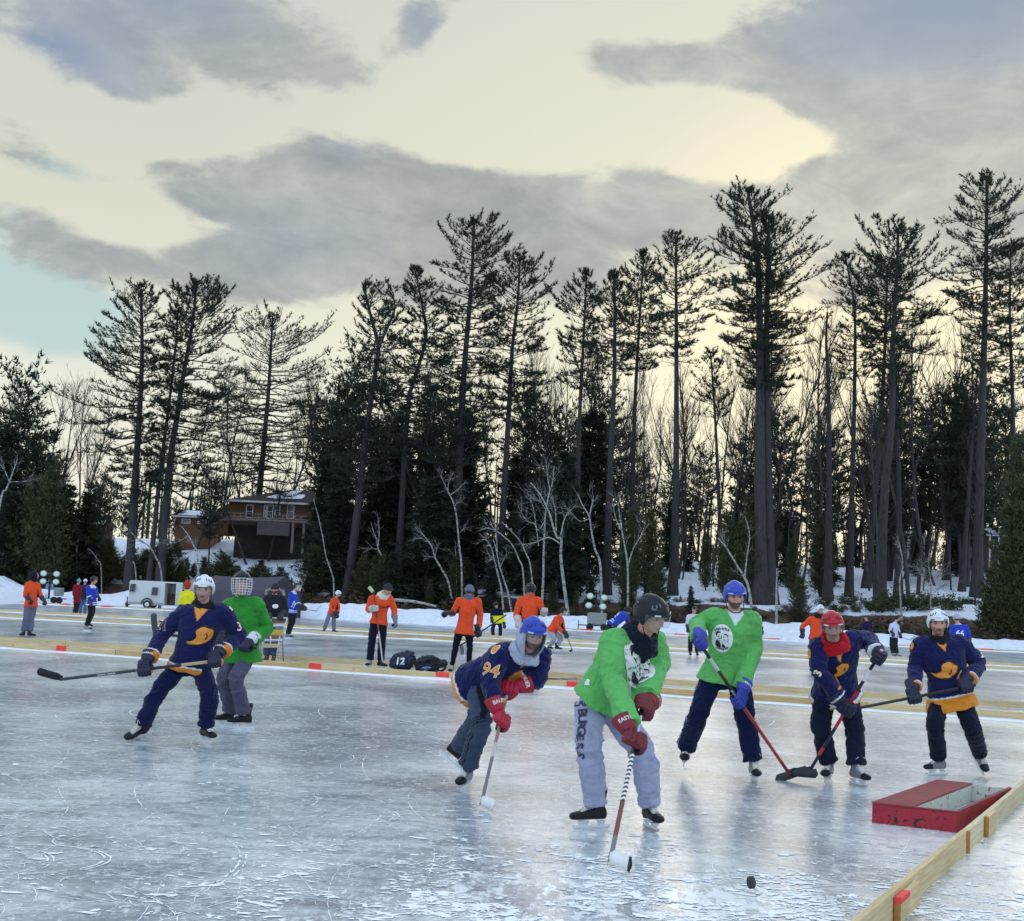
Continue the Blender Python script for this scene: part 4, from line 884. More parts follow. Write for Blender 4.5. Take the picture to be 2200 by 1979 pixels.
def plant(kind, px, by, ty, label, group, wf=1.0, depth=None, tilt=.03):
    """one tree whose foot shows at (px, by) and top at (px, ty); depth: metres to it where its foot is hidden"""
    b = (at(px, by, depth) if depth else hit_terrain(px, by)) or at(px, by, 118)
    b.z = terrain(b.x, b.y)
    if shore_t(b.x, b.y) < .3: b.z = -.2
    top = at(px, ty, b.y); H = max(.4, top.z - b.z); s = H / NAT[kind]
    nm, cat = INFO[kind]
    r = empty(nm, b, label, cat, group); r.scale = (s * wf, s * wf, s); r.rotation_euler = (FR.gauss(0, tilt), FR.gauss(0, tilt), FR.uniform(0, 6.28))
    for pn, me in VAR[(kind, FR.randrange(NV[kind]))]: link(pn, me, r)
    return r
U = FR.uniform
def many(kind, n, x0, x1, ty0, ty1, d0, d1, label, group, wf=(.8, 1.2), slope=.047, tilt=.03):
    """n trees scattered at real distances d0..d1 behind the shoreline"""
    for i in range(n):
        px = x0 + (x1 - x0) * (i + U(-.4, 1.4)) / n; D = 0
        p = at(px, 1200, 120); Ysh = (118 - .42 * (px - 1100) / FPX * 118) ; Y = Ysh + U(d0, d1)
        b = at(px, 1200, Y); 
        ty = U(ty0, ty1) + slope * 0 * px
        plant(kind, px, 1200, ty, label, group, U(*wf), depth=Y, tilt=tilt)
for x_, ty_ in ((690, 985), (722, 960)): plant('hemlock', x_, 1200, ty_, 'dark hemlock screening the right end of the brown house', 'hemlocks beside the house', 1.2, depth=143)
G1 = 'dark evergreens filling the wood behind the shore'
many('hemlock', 10, 740, 1260, 870, 1040, 8, 26, 'dark hemlock in the dense clump between the crooked pine and the floodlights', G1, (1.0, 1.5))
many('hemlock', 11, 720, 1260, 960, 1120, 3, 14, 'lower dark hemlock at the front of the dense middle clump', G1, (1.1, 1.7))
many('hemlock', 6, 1250, 1720, 1060, 1150, 12, 40, 'low dark hemlock among the trunks right of the floodlights', G1, (.9, 1.3))
many('cedar', 7, 1330, 1790, 1050, 1180, 4, 22, 'olive green cedar between the trunks behind the two green-shirted players', 'olive cedars', (.9, 1.4))
many('hemlock', 9, 1780, 2220, 1060, 1130, 45, 80, 'distant dark evergreen behind the cabins', G1, (1.0, 1.5))
many('pine', 9, 1880, 2220, 850, 1020, 30, 60, 'bushy young pine behind the trunks at the right', 'young pines in the wood', (.8, 1.1))
many('pine', 12, 1230, 1880, 870, 1040, 25, 60, 'bushy young pine deep in the wood behind the green players', 'young pines in the wood', (.7, 1.0))
many('pine', 7, 690, 1230, 780, 960, 22, 50, 'bushy young pine rising behind the dark hemlocks', 'young pines in the wood', (.8, 1.2))
many('bare', 60, 1180, 2220, 700, 940, 18, 70, 'leafless tree with fine upright twigs against the bright sky, right half of the wood', 'leafless trees at the right', (.7, 1.1))
many('bare', 34, 700, 2220, 880, 1080, 6, 30, 'thin leafless sapling low between the right-hand pine trunks', 'leafless saplings', (.6, 1.0))
many('bare', 20, 120, 760, 800, 960, 14, 45, 'pale leafless tree behind the leaning pines and the brown house', 'leafless trees at the left', (.8, 1.2))
many('bare', 5, -20, 170, 830, 880, 10, 30, 'leafless tree behind the dark evergreens at the left edge', 'leafless trees at the left edge', (.8, 1.2))
many('bare', 16, 700, 1180, 760, 930, 20, 50, 'leafless tree showing between the crowns of the middle pines', 'leafless trees in the middle', (.7, 1.0))
many('pine', 6, 120, 430, 1000, 1090, 10, 30, 'young pine on the slope around the brown house', 'young pines on the left slope', (.7, 1.0))
for x, ty, wf, k in ((12, 850, 1.0, 'pine'), (48, 905, 1.1, 'pine'), (-10, 930, 1.2, 'hemlock'), (85, 1000, 1.1, 'pine')): plant(k, x, 1200, ty, 'tall dark evergreen in the clump at the left edge', 'evergreens at the left edge', wf, depth=U(136, 146))
for x, ty, wf, k in ((100, 1030, 1.2, 'cedar'), (135, 1045, 1.3, 'hemlock'), (165, 1060, 1.4, 'hemlock'), (60, 1050, 1.5, 'cedar'), (20, 1060, 1.4, 'hemlock'), (185, 1110, 1.4, 'cedar')): plant(k, x, 1200, ty, 'round dark evergreen thicket left of the little shed', 'thicket at the left', wf, depth=U(131, 138))
# green fringe of shrubs along the left bank
for i in range(96):
    x = 5 + 850 * (i + U(-.5, .5)) / 96; Y = 118 - .42 * (x - 1100) / FPX * 118 + U(2.5, 9); k = 'cedar' if i % 3 else 'hemlock'
    plant(k, x, 1240, (1180 if not 400 < x < 670 else 1205) + x * .05 + U(-30, 50), 'low olive cedar in the shrub belt along the left shore', 'shrub belt along the left shore', U(1.4, 2.6), depth=Y)
for i in range(26):
    x = 820 + 700 * (i + U(-.5, .5)) / 26; Y = 118 - .42 * (x - 1100) / FPX * 118 + U(.6, 5)
    plant('hemlock' if i % 2 else 'cedar', x, 1240, 1225 + (x - 800) * .06 + U(-45, 40), 'knee-high to man-high evergreen at the foot of the middle wood', 'small evergreens at the foot of the wood', U(.9, 1.7), depth=Y)
for i in range(75):
    x = 640 + 1600 * (i + U(-.5, .5)) / 75; Y = 118 - .42 * (x - 1100) / FPX * 118 + U(.2, 3.8)
    b = at(x, 1300, Y); plant('brush' if i % 4 else 'shrub', x, 1300, (ground(x, 1300) and (1297 + .047 * (x - 1100) + U(-12, 16))), 'low brown winter brush on the bank above the snow', 'brown brush on the bank', U(1.6, 3.0), depth=Y)
for i in range(16):
    x = 1760 + 440 * (i + U(-.4, .4)) / 16; plant('shrub', x, 1310 + U(-14, 8), 1275 + U(-15, 22) , 'small green shrub on the open snow below the right-hand trunks', 'small shrubs on the right slope', U(1.0, 1.8))
plant('cedar', 1717, 1347, 1250, 'neat cone-shaped cedar beside the grey birch stem', None, 1.5)
plant('hemlock', 1783, 1262, 1150, 'ragged little evergreen on the snow right of the twin pine', None, 1.3)
for x, by, ty, wf in ((2195, 1375, 1075, 1.0), (2165, 1370, 1180, 1.3), (2205, 1360, 1000, 1.0), (2140, 1368, 1240, 1.4), (2120, 1362, 1290, 1.4), (2185, 1372, 1230, 1.4)):
    plant('cedar', x, by, ty, 'big olive cedar thicket crowding the right edge behind the white helmet', 'cedars at the right edge', wf, depth=U(101, 106))
# a far wooded ridge closes the gaps
def far_wood():
    rng = np.random.default_rng(5); tn = TB(); n = 15000
    x = rng.uniform(-130, 130, n); y = 215 + rng.uniform(0, 40, n); h = rng.uniform(0, 1, n) ** .7 * .6 * (11 + 3 * np.sin(x * .11) + 3 * np.sin(x * .29 + 1) + 2.0 * np.sin(x * 1.1))
    z = 8.5 + h; P = np.stack([x, y, z], 1)
    needles(tn, P, np.tile(np.array((0, 0, 1.)), (n, 1)), .8, 3, rng, .22)
    for i in range(150): xx = rng.uniform(-120, 120); tn.tube(np.array([(xx, 225, 8), (xx + rng.normal(0, .4), 225, 8 + rng.uniform(6, 16))]), (.22, .05), 4)
    tag(link('far_wood', tn.mesh('far_wood', M_HEM, False)), 'far dark woodland showing through the gaps between the trunks', 'woodland', kind='stuff')
far_wood()
# fallen birch log, stump
def log(label, cat, name, A, B, r, m):
    a = at(*A); b = at(*B); tt = TB(); P = np.array([a, (a + b) / 2 + Vector((0, 0, .1)), b]); S = crom(list(P), 6)
    tt.tube(S - np.array(a), np.linspace(r, r * .6, len(S)), 8); o = link(name, tt.mesh(name, m)); o.location = a; tag(o, label, cat); return o
log('fallen birch log lying along the bank behind the orange players', 'log', 'fallen_log', (848, 1289, 111), (937, 1303, 109), .13, M_BIRCH)
def stump():
    p = hit_terrain(1012, 1285) or at(1012, 1285, 116); rng = np.random.default_rng(4); tt = TB(); n = 14; rings = []
    for k in range(n):
        a = k * 2 * math.pi / n; r = .42
        tt.tube(np.array([(r * 1.3 * math.cos(a), r * 1.3 * math.sin(a), -.2), (r * math.cos(a), r * math.sin(a), .7), (r * .95 * math.cos(a), r * .95 * math.sin(a), 1.2 + rng.uniform(0, 1.0))]), (.16, .13, .02), 5)
    o = link('stump', tt.mesh('stump', M_BARK)); o.location = p; tag(o, 'splintered brown stump above the snow bank behind the grey-hooded player', 'stump')
stump()
# ------------------------------------------------------------------ people
V3 = Vector
def np3(v): return np.array((v[0], v[1], v[2]), float)
C = dict(navy=srgb(15, 21, 74), navy2=srgb(14, 22, 62), green=srgb(80, 170, 84), green2=srgb(44, 138, 44), orange=srgb(232, 78, 34), gold=srgb(226, 142, 48), white=srgb(226, 228, 230), blue=srgb(38, 60, 178),
         black=(.012, .012, .016), grey=srgb(92, 96, 110), lgrey=srgb(160, 164, 196), red=srgb(176, 20, 44), skin=srgb(206, 156, 136), pants=srgb(22, 26, 42), royal=srgb(44, 62, 170), yellow=srgb(232, 222, 40), coat=srgb(128, 22, 42), jean=srgb(88, 108, 150), purple=srgb(40, 30, 60), cream=srgb(220, 212, 190))
M_CLOTH = mat('knitted_cloth', rough=.85, var=.13, vscale=7, bmp=.35, bscale=160, attr=True, bdist=.003, spec=.25, sheen=.15, folds=.022)
M_FLEECE = mat('fleece_cloth', rough=.92, var=.16, vscale=10, bmp=.5, bscale=110, attr=True, bdist=.004, spec=.15, sheen=.1, folds=.018)
M_SKIN = mat('skin_paint', rough=.5, var=.06, vscale=25, bmp=.12, bscale=220, attr=True, bdist=.001, spec=.4)
def plast(nm, c, r=.28): return mat('plastic_' + nm, c, r, .06, 12, .04, 60, spec=.22 if max(c) < .1 else .4)
def cloth(nm, c, r=.8): return mat('cloth_' + nm, c, r, .12, 10, .35, 140)
M_PALM = mat('glove_palm', (.02, .018, .018), .85, .2, 20, .3, 100)
M_STEEL = mat('skate_steel', (.62, .64, .66), .22, .06, 10, .05, 60, metal=1)
M_HOLDER = plast('skate_holder_white', srgb(226, 228, 230), .35)
M_LACE = cloth('lace_white', srgb(224, 222, 214))
M_DARKP = plast('black', (.014, .014, .017), .3)
def visor_mat():
    m, nt, b = _nt('clear_visor'); nt.nodes.remove(b); o = [n for n in nt.nodes if n.type == 'OUTPUT_MATERIAL'][0]
    t = N(nt, 'ShaderNodeBsdfTransparent'); t.inputs[0].default_value = (.86, .88, .88, 1); g = N(nt, 'ShaderNodeBsdfGlossy'); g.inputs['Roughness'].default_value = .06
    lw = N(nt, 'ShaderNodeLayerWeight'); lw.inputs[0].default_value = .35; mx = N(nt, 'ShaderNodeMixShader')
    L(nt, mathn(nt, 'MULTIPLY_ADD', lw.outputs['Fresnel'], .5, .06), mx.inputs[0]); L(nt, t.outputs[0], mx.inputs[1]); L(nt, g.outputs[0], mx.inputs[2]); L(nt, mx.outputs[0], o.inputs[0]); return m
M_VISOR = visor_mat()
# ---- head (local: x to the person's right hand seen from inside, y forward, z up)
def smooth(a, b, x): t = np.clip((x - a) / (b - a), 0, 1); return t * t * (3 - 2 * t)
def head_geo(nu=72, nv=56, beard=0, tache=0, skin=None, hair=(.03, .02, .015), tone=None, mouth_open=0):
    th = np.linspace(.03, math.pi - .03, nv); ph = np.linspace(0, 2 * math.pi, nu, endpoint=False); T, P_ = np.meshgrid(th, ph, indexing='ij')
    x = np.sin(T) * np.sin(P_); y = np.sin(T) * np.cos(P_); z = np.cos(T)
    X = x * .076; Y = y * .096; Z = z * .118
    X *= 1 - .30 * smooth(.0, -.11, Z) ** 1.2; fr = smooth(-.2, .5, y)
    Y = np.where(y > 0, np.sign(y) * .094 * np.abs(y) ** .82 * np.sin(T) ** .0, Y) * (1 - .12 * smooth(-.02, -.115, Z) * (1 - fr)) 
    Y = np.where((y > 0), Y * np.clip(np.sin(T) * 1.35, 0, 1), Y)
    G = lambda a, s: np.exp(-(a / s) ** 2)
    nose = np.where(Z > -.032, smooth(.03, -.03, Z), smooth(-.045, -.032, Z)); Y += fr * .024 * G(X, .0125) * nose
    Y += fr * .006 * (G(X - .014, .008) + G(X + .014, .008)) * G(Z + .033, .008)
    Y -= fr * .012 * (G(X - .031, .016) + G(X + .031, .016)) * G(Z - .010, .012)
    Y += fr * .006 * G(np.abs(X) - .03, .02) * G(Z - .032, .009)
    Y += fr * .007 * G(X, .024) * G(Z + .058, .009); Y -= fr * .004 * G(X, .022) * G(Z + .0585, .0025); Y -= fr * .004 * G(X, .02) * G(Z + .074, .007)
    Y += fr * .011 * G(X, .026) * G(Z + .096, .018); Y += fr * .005 * (G(X - .042, .018) + G(X + .042, .018)) * G(Z + .018, .018)
    Vv = np.stack([X, Y, Z], -1).reshape(-1, 3); sk = np.array(skin or C['skin']); col = np.tile(sk, (len(Vv), 1)); f = fr.ravel() > .75
    x_, z_ = Vv[:, 0], Vv[:, 2]; ax_ = np.abs(x_)
    def put(mask, c, k=1.0): col[mask] = col[mask] * (1 - k) + np.array(c) * k
    put(f & (G(x_, .05) * G(z_ + .02, .03) > .5), (sk[0] * 1.05, sk[1] * .78, sk[2] * .76), .45)
    put(f & (((ax_ - .031) / .013) ** 2 + ((z_ - .010) / .0046) ** 2 < 1), (.30, .26, .24)); put(f & (((ax_ - .031) / .0072) ** 2 + ((z_ - .010) / .0055) ** 2 < 1), (.02, .015, .012))
    put(f & (((ax_ - .031) / .016) ** 2 + ((z_ - .0165) / .0022) ** 2 < 1), (.05, .03, .025)); put(f & (((ax_ - .032) / .019) ** 2 + ((z_ - .030) / .0048) ** 2 < 1), hair, .85)
    if beard: put((Vv[:, 1] > -.035) & (z_ < -.036 - .0 * ax_ + .55 * np.clip(ax_ - .035, 0, 1)) & (z_ > -.13), hair, beard)
    if tache or beard: put(f & (ax_ < .03) & (z_ < -.043) & (z_ > -.055), hair, max(tache, beard))
    put(f & ((x_ / .022) ** 2 + ((z_ + .0585) / .0068) ** 2 < 1), (sk[0] * .62, sk[1] * .36, sk[2] * .36)); put(f & ((x_ / (.018)) ** 2 + ((z_ + .0588) / (.0018 + .004 * mouth_open)) ** 2 < 1), (.05, .015, .015))
    put((z_ > .055) | ((Vv[:, 1] < -.01) & (z_ > -.045)), hair, .95)
    i = np.arange(nv - 1)[:, None] * nu; j = np.arange(nu)[None]; Fq = np.stack([i + j, i + nu + j, i + nu + (j + 1) % nu, i + (j + 1) % nu], -1).reshape(-1, 4)
    V2, F2, C2 = [Vv], [Fq], [col]; n = len(Vv)
    for s in (-1, 1):   # ears
        m = MB(); m.ball((s * .077, -.008, -.004), (.010, .019, .031), 10, 8); e = np.array(m.v); V2.append(e)
        for q in m.f:
            if len(q) == 4: F2.append(np.array([q]) + n)
        C2.append(np.tile(sk * np.array((1.0, .8, .78)), (len(e), 1))); n += len(e)
    return np.concatenate(V2), np.concatenate(F2), np.concatenate(C2)
# ---- shared gear, built once and re-coloured
GEAR = {}
def helmet_geo():
    nu, nv = 72, 26; m = MB(); rings = []; out = []
    for layer, k in ((0, 1.0), (1, .90)):
        R = []
        for i in range(nv + 1):
            r = []
            for j in range(nu):
                ph = 2 * math.pi * j / nu; a = abs(((ph + math.pi) % (2 * math.pi)) - math.pi)   # 0 = front
                tmax = math.radians(80 + 26 * min(1, max(0, (a - .9) / 1.2)) + 8 * min(1, max(0, (a - 2.2) / .8)))
                ear = math.exp(-((a - 1.42) / .26) ** 2); tmax += math.radians(30) * ear
                th = .02 + (tmax - .02) * i / nv
                x, y, z = math.sin(th) * math.sin(ph), math.sin(th) * math.cos(ph), math.cos(th)
                bump_ = 0
                if layer == 0:
                    d = math.degrees(th)
                    if d < 70: bump_ += .0065 * math.exp(-((x * .105) / .030) ** 4) * (1 if y > -.6 else .4)        # raised crown band
                    bump_ += .005 * math.exp(-((abs(x) - .62) / .12) ** 2) * (d < 85)                           # side ridges
                    bump_ -= .005 * math.exp(-((d - 71) / 3.0) ** 2) * (1 - ear)                                    # groove over the brow
                    bump_ += .004 * math.exp(-((d - 80) / 4.0) ** 2) * (a < 1.2)
                rr = (1 + bump_ / .11) * k
                sq = 1 + .05 * (abs(x) ** 4)
                r.append((x * .104 * rr * sq, y * (.132 if y > 0 else .134) * rr - .004, z * .124 * rr + .022 - (.0 if layer == 0 else 0)))
            R.append(r)
        out.append(R)
    rings = out[0] + out[1][::-1]
    m.loft(rings, cap=False)
    for s in (-1, 1):   # vents and side logo bars
        for q in range(3):
            ph = s * (.42 + .30 * q); th = math.radians(44 + 5 * q)
            c = V3((math.sin(th) * math.sin(ph) * .108, math.sin(th) * math.cos(ph) * .136 - .004, math.cos(th) * .128 + .022)); nrm = c.normalized()
            t = V3((0, 0, 1)).cross(nrm).normalized(); b = nrm.cross(t); m.cur = 1; m.box(c + nrm * .001, t * .0035, b * .014, nrm * .003)
    for ph in (-.9, -2.2, .9, 2.2, 2.75, -2.75):
        th = math.radians(58); c = V3((math.sin(th) * math.sin(ph) * .109, math.sin(th) * math.cos(ph) * .137 - .004, math.cos(th) * .129 + .022)); nrm = c.normalized(); t = V3((0, 0, 1)).cross(nrm).normalized(); b = nrm.cross(t); m.cur = 1; m.box(c, t * .016, b * .005, nrm * .003)
    m.cur = 2
    for s in (-1, 1):
        for ph in (.62,):
            th = math.radians(76); c = V3((math.sin(th) * math.sin(s * ph) * .112, math.sin(th) * math.cos(ph) * .139 - .004, math.cos(th) * .128 + .022)); nrm = V3((c.x, c.y, 0)).normalized(); t = V3((0, 0, 1)).cross(nrm).normalized(); m.box(c, t * .022, V3((0, 0, .006)), nrm * .002)
    m.cur = 0; return m
def visor_geo(depth=.078):
    m = MB(); rings = []
    for i in range(7):
        z = .052 - depth * i / 6 - .0
        rings.append([((.112 - .004 * i / 6) * math.sin(a), (.146 + .006 * i / 6) * math.cos(a) - .004, z - .012 * (abs(a) / 1.3) ** 2 * 0 + (.02 * (abs(a) / 1.25) ** 3 if i == 6 else 0)) for a in np.linspace(-1.3, 1.3, 25)])
    m.loft(rings, cap=False, closed=False); return m
def cage_geo():
    m = MB()
    def pt(a, z): k = 1 - .25 * max(0, -z - .05) / .09; return (.118 * k * math.sin(a), (.150 - .010 * max(0, -z - .06) / .08) * (k * .5 + .5) * math.cos(a), z)
    for z in (.058, .028, .0, -.028, -.056, -.084, -.112): m.tube([pt(a, z) for a in np.linspace(-1.35, 1.35, 17)], .0034, 5)
    for a in (-1.32, -.98, -.66, -.33, 0, .33, .66, .98, 1.32): m.tube([pt(a, z) for z in np.linspace(.058, -.122, 10)], .0034, 5)
    return m
def glove_geo(side=1, finger=1.0):
    """x along the gripped shaft, y from wrist to knuckles, z out of the back of the hand; shaft centre at the origin"""
    m = MB(); R = lambda c, r, ax=None: m.ball(c, r, 14, 10)
    for i, (fx, ln) in enumerate([(-.047, .9), (-.0165, 1.0), (.0145, 1.02), (.045, .88)]):
        if side < 0: fx = -fx
        r = .0165 * finger
        P = [(fx, .018, .040), (fx, .052 * ln, .030), (fx * .98, .062 * ln, .002), (fx * .95, .046 * ln, -.026), (fx * .92, .014, -.034), (fx * .9, -.006, -.030)]
        P = crom([np.array(p) for p in P], 3); m.tube(P, [r * 1.12] * 4 + [r] * (len(P) - 6) + [r * .9, r * .7], 9)
    sx = side * -1
    P = crom([np.array(p) for p in [(sx * .040, -.060, .018), (sx * .062, -.030, -.004), (sx * .058, .002, -.024), (sx * .034, .026, -.042)]], 3); m.tube(P, [.021 * finger] * (len(P) - 2) + [.018, .012], 9)
    m.loft([[(math.cos(a) * .060 * k, yy, .028 + math.sin(a) * h) for a in np.linspace(0, 2 * math.pi, 20, endpoint=False)] for yy, k, h in ((-.085, .82, .026), (-.06, .95, .030), (-.02, 1.03, .030), (.015, 1.02, .028), (.032, .96, .022))])
    for yy in (-.052, -.020, .012): m.tube([(-.052, yy, .052), (0, yy, .058), (.052, yy, .052)], .0115, 8)
    me = m.mesh('g'); me = voxel(me, .0048, 2, .5)
    mats = np.zeros(len(me.polygons), dtype=np.int32)
    for p in me.polygons:
        c = p.center
        if c.z < -.006 and c.y < .05 or (abs(c.x) < .03 and c.z < .01 and c.y < .03): mats[p.index] = 1
    c = MB()
    rings = []
    for yy, rx, rz in ((-.070, .050, .040), (-.085, .058, .048), (-.12, .064, .054), (-.165, .072, .060), (-.180, .073, .061), (-.180, .066, .054), (-.15, .058, .048), (-.10, .046, .038)):
        rings.append([(math.cos(a) * rx * (1 + .0 * a), yy, .018 + math.sin(a) * rz) for a in np.linspace(0, 2 * math.pi, 24, endpoint=False)])
    c.loft(rings)
    return me, mats, c
def boot_geo():
    """ankle joint at the origin, y to the toe, z up; sole at -.095"""
    m = MB()
    def ring(y, zc, rx, rz, n=18): return [(math.cos(a) * rx, y, zc + math.sin(a) * rz * (1.0 if math.sin(a) > 0 else .9)) for a in np.linspace(0, 2 * math.pi, n, endpoint=False)]
    m.loft([ring(-.078, -.050, .026, .036), ring(-.066, -.046, .036, .046), ring(-.03, -.040, .040, .052), ring(.02, -.042, .041, .050), ring(.07, -.050, .046, .042), ring(.115, -.058, .050, .034), ring(.15, -.062, .049, .030), ring(.178, -.064, .040, .026), ring(.192, -.066, .026, .019)])
    def rz(z, yc, rx, ry, n=18): return [(math.cos(a) * rx, yc + math.sin(a) * ry, z) for a in np.linspace(0, 2 * math.pi, n, endpoint=False)]
    m.loft([rz(-.08, -.012, .040, .062), rz(-.04, -.012, .040, .060), rz(0, -.012, .041, .055), rz(.05, -.018, .045, .055), rz(.10, -.022, .050, .060), rz(.13, -.024, .052, .062)])
    me = voxel(m.mesh('b'), .0065, 3, .5)
    mi = np.zeros(len(me.polygons), dtype=np.int32)
    for p in me.polygons:
        c = p.center
        if c.y > .128 and c.z > -.10: mi[p.index] = 1
        elif c.z < -.088: mi[p.index] = 1
        elif abs(c.x) < .028 and p.normal.dot(V3((0, .7, .7))) > .3 and c.y > .01: mi[p.index] = 2
        elif c.z > .112: mi[p.index] = 3
    return me, mi
def lace_geo():
    m = MB(); n = 9
    P = [(.115, -.020), (.098, -.012), (.082, -.004), (.066, .006), (.054, .020), (.046, .038), (.042, .056), (.040, .076), (.040, .096)]
    for i in range(n - 1):
        (y0, z0), (y1, z1) = P[i], P[i + 1]
        for s in (-1, 1): m.tube([(s * .025, y0, z0 - .010), (0, (y0 + y1) / 2 + .004, (z0 + z1) / 2 + .006), (-s * .025, y1, z1 - .010)], .0052, 5)
    for s in (-1, 1): m.tube([(0, .052, .10), (s * .03, .066, .108), (s * .05, .06, .09), (s * .03, .056, .082), (0, .052, .10)], .003, 5); m.tube([(0, .052, .10), (s * .02, .07, .07), (s * .03, .07, .04)], .003, 5)
    return m
def holder_geo():
    m = MB()
    for y0, y1 in ((-.07, -.022), (.055, .125)):
        yc = (y0 + y1) / 2
        m.loft([[(x * .026, yc + (y1 - y0) * .5 * y * 1.0, -.094) for x, y in ((-1, -1), (1, -1), (1, 1), (-1, 1))], [(x * .008, yc + (y1 - y0) * .42 * y, -.118) for x, y in ((-1, -1), (1, -1), (1, 1), (-1, 1))], [(x * .0055, yc + (y1 - y0) * .62 * y, -.134) for x, y in ((-1, -1), (1, -1), (1, 1), (-1, 1))]])
    m.loft([[(x * .0052, y, z) for x, z in ((-1, -.122), (1, -.122), (1, -.138), (-1, -.138))] for y in (-.10, .165)])
    return m
def blade_geo():
    m = MB(); n = 16; top = []; bot = []
    prof = [(-.118, -.132), (-.112, -.148), (-.09, -.155), (0, -.158), (.10, -.156), (.15, -.150), (.175, -.138), (.182, -.126)]
    m.loft([[(-.0017, y, z), (.0017, y, z), (.0017, y, -.124), (-.0017, y, -.124)] for y, z in prof]); return m
def shoe_geo():
    m = MB()
    def ring(y, zc, rx, rz, n=14): return [(math.cos(a) * rx, y, zc + math.sin(a) * rz) for a in np.linspace(0, 2 * math.pi, n, endpoint=False)]
    m.loft([ring(-.085, -.045, .025, .035), ring(-.05, -.042, .042, .045), ring(.02, -.045, .045, .045), ring(.09, -.055, .050, .035), ring(.16, -.060, .046, .030), ring(.195, -.064, .028, .02)])
    m.tube([(0, -.02, -.05), (0, -.02, .03), (0, -.02, .11)], [.05, .052, .056], 14)
    return voxel(m.mesh('s'), .009, 3, .5)
def gear():
    hm = helmet_geo(); GEAR['helmet'] = hm.mesh('helmet', [M_DARKP, M_DARKP, M_DARKP], True)
    GEAR['visor'] = visor_geo().mesh('visor', [M_VISOR], True); GEAR['cage'] = cage_geo().mesh('cage', [M_DARKP], True)
    for s in (1, -1):
        me, mi, cf = glove_geo(s)
        for _ in range(2): me.materials.append(M_DARKP)
        me.polygons.foreach_set('material_index', mi); GEAR[('glove', s)] = me
    GEAR['cuff'] = cf.mesh('cuff', [M_DARKP], True)
    b, mi = boot_geo()
    for _ in range(4): b.materials.append(M_DARKP)
    b.polygons.foreach_set('material_index', mi); GEAR['boot'] = b
    GEAR['laces'] = lace_geo().mesh('laces', [M_LACE], True); GEAR['holder'] = holder_geo().mesh('holder', [M_HOLDER]); GEAR['blade'] = blade_geo().mesh('blade', [M_STEEL])
    GEAR['shoe'] = shoe_geo(); GEAR['shoe'].materials.append(M_DARKP)
gear()
MCACHE = {}
def recol(key, mats):
    k = (str(key), tuple(m.name for m in mats))
    if k not in MCACHE:
        me = GEAR[key].copy()
        for i, m in enumerate(mats): me.materials[i] = m
        MCACHE[k] = me
    return MCACHE[k]
# ---- a person
def rings_torso(cs, us, vs, rx, ry, n=28, p=2.3):
    out = []
    for c, u, v, a, b in zip(cs, us, vs, rx, ry):
        r = []
        for k in range(n):
            t = 2 * math.pi * k / n; ct, st = math.cos(t), math.sin(t)
            r.append(tuple(np3(c) + np3(u) * (a * np.sign(ct) * abs(ct) ** (2 / p)) + np3(v) * (b * np.sign(st) * abs(st) ** (2 / p))))
        out.append(r)
    return out
def wrinkle(me, amp, joints, scale=9, seed=0, base=.35, along=None):
    co = co_np(me); nn = no_np(me); d = np.zeros(len(co))
    w = np.full(len(co), base)
    for j, r in joints: w = np.maximum(w, np.exp(-(np.linalg.norm(co - np3(j), axis=1) / r) ** 2))
    for i in range(len(co)):
        p = co[i]; q = V3((p[0] * scale + seed, p[1] * scale, p[2] * scale * 1.5))
        q2 = q + V3((noise.noise(q * .4), noise.noise(q * .4 + V3((5, 5, 5))), 0)) * 1.6
        a = 1 - 2.6 * abs(noise.noise(q2)); q3 = V3((q2.x * 2.1 + 4, q2.y * 2.1, q2.z * 3.2)); b = 1 - 2.6 * abs(noise.noise(q3))
        d[i] = a * .75 + b * .38 - .42
    set_co(me, co + nn * (d * w * amp)[:, None]); return me
def seg_t(co, a, b):
    a, b = np3(a), np3(b); ab = b - a; t = np.clip(((co - a) @ ab) / (ab @ ab), 0, 1); q = a + t[:, None] * ab; return t, np.linalg.norm(co - q, axis=1)
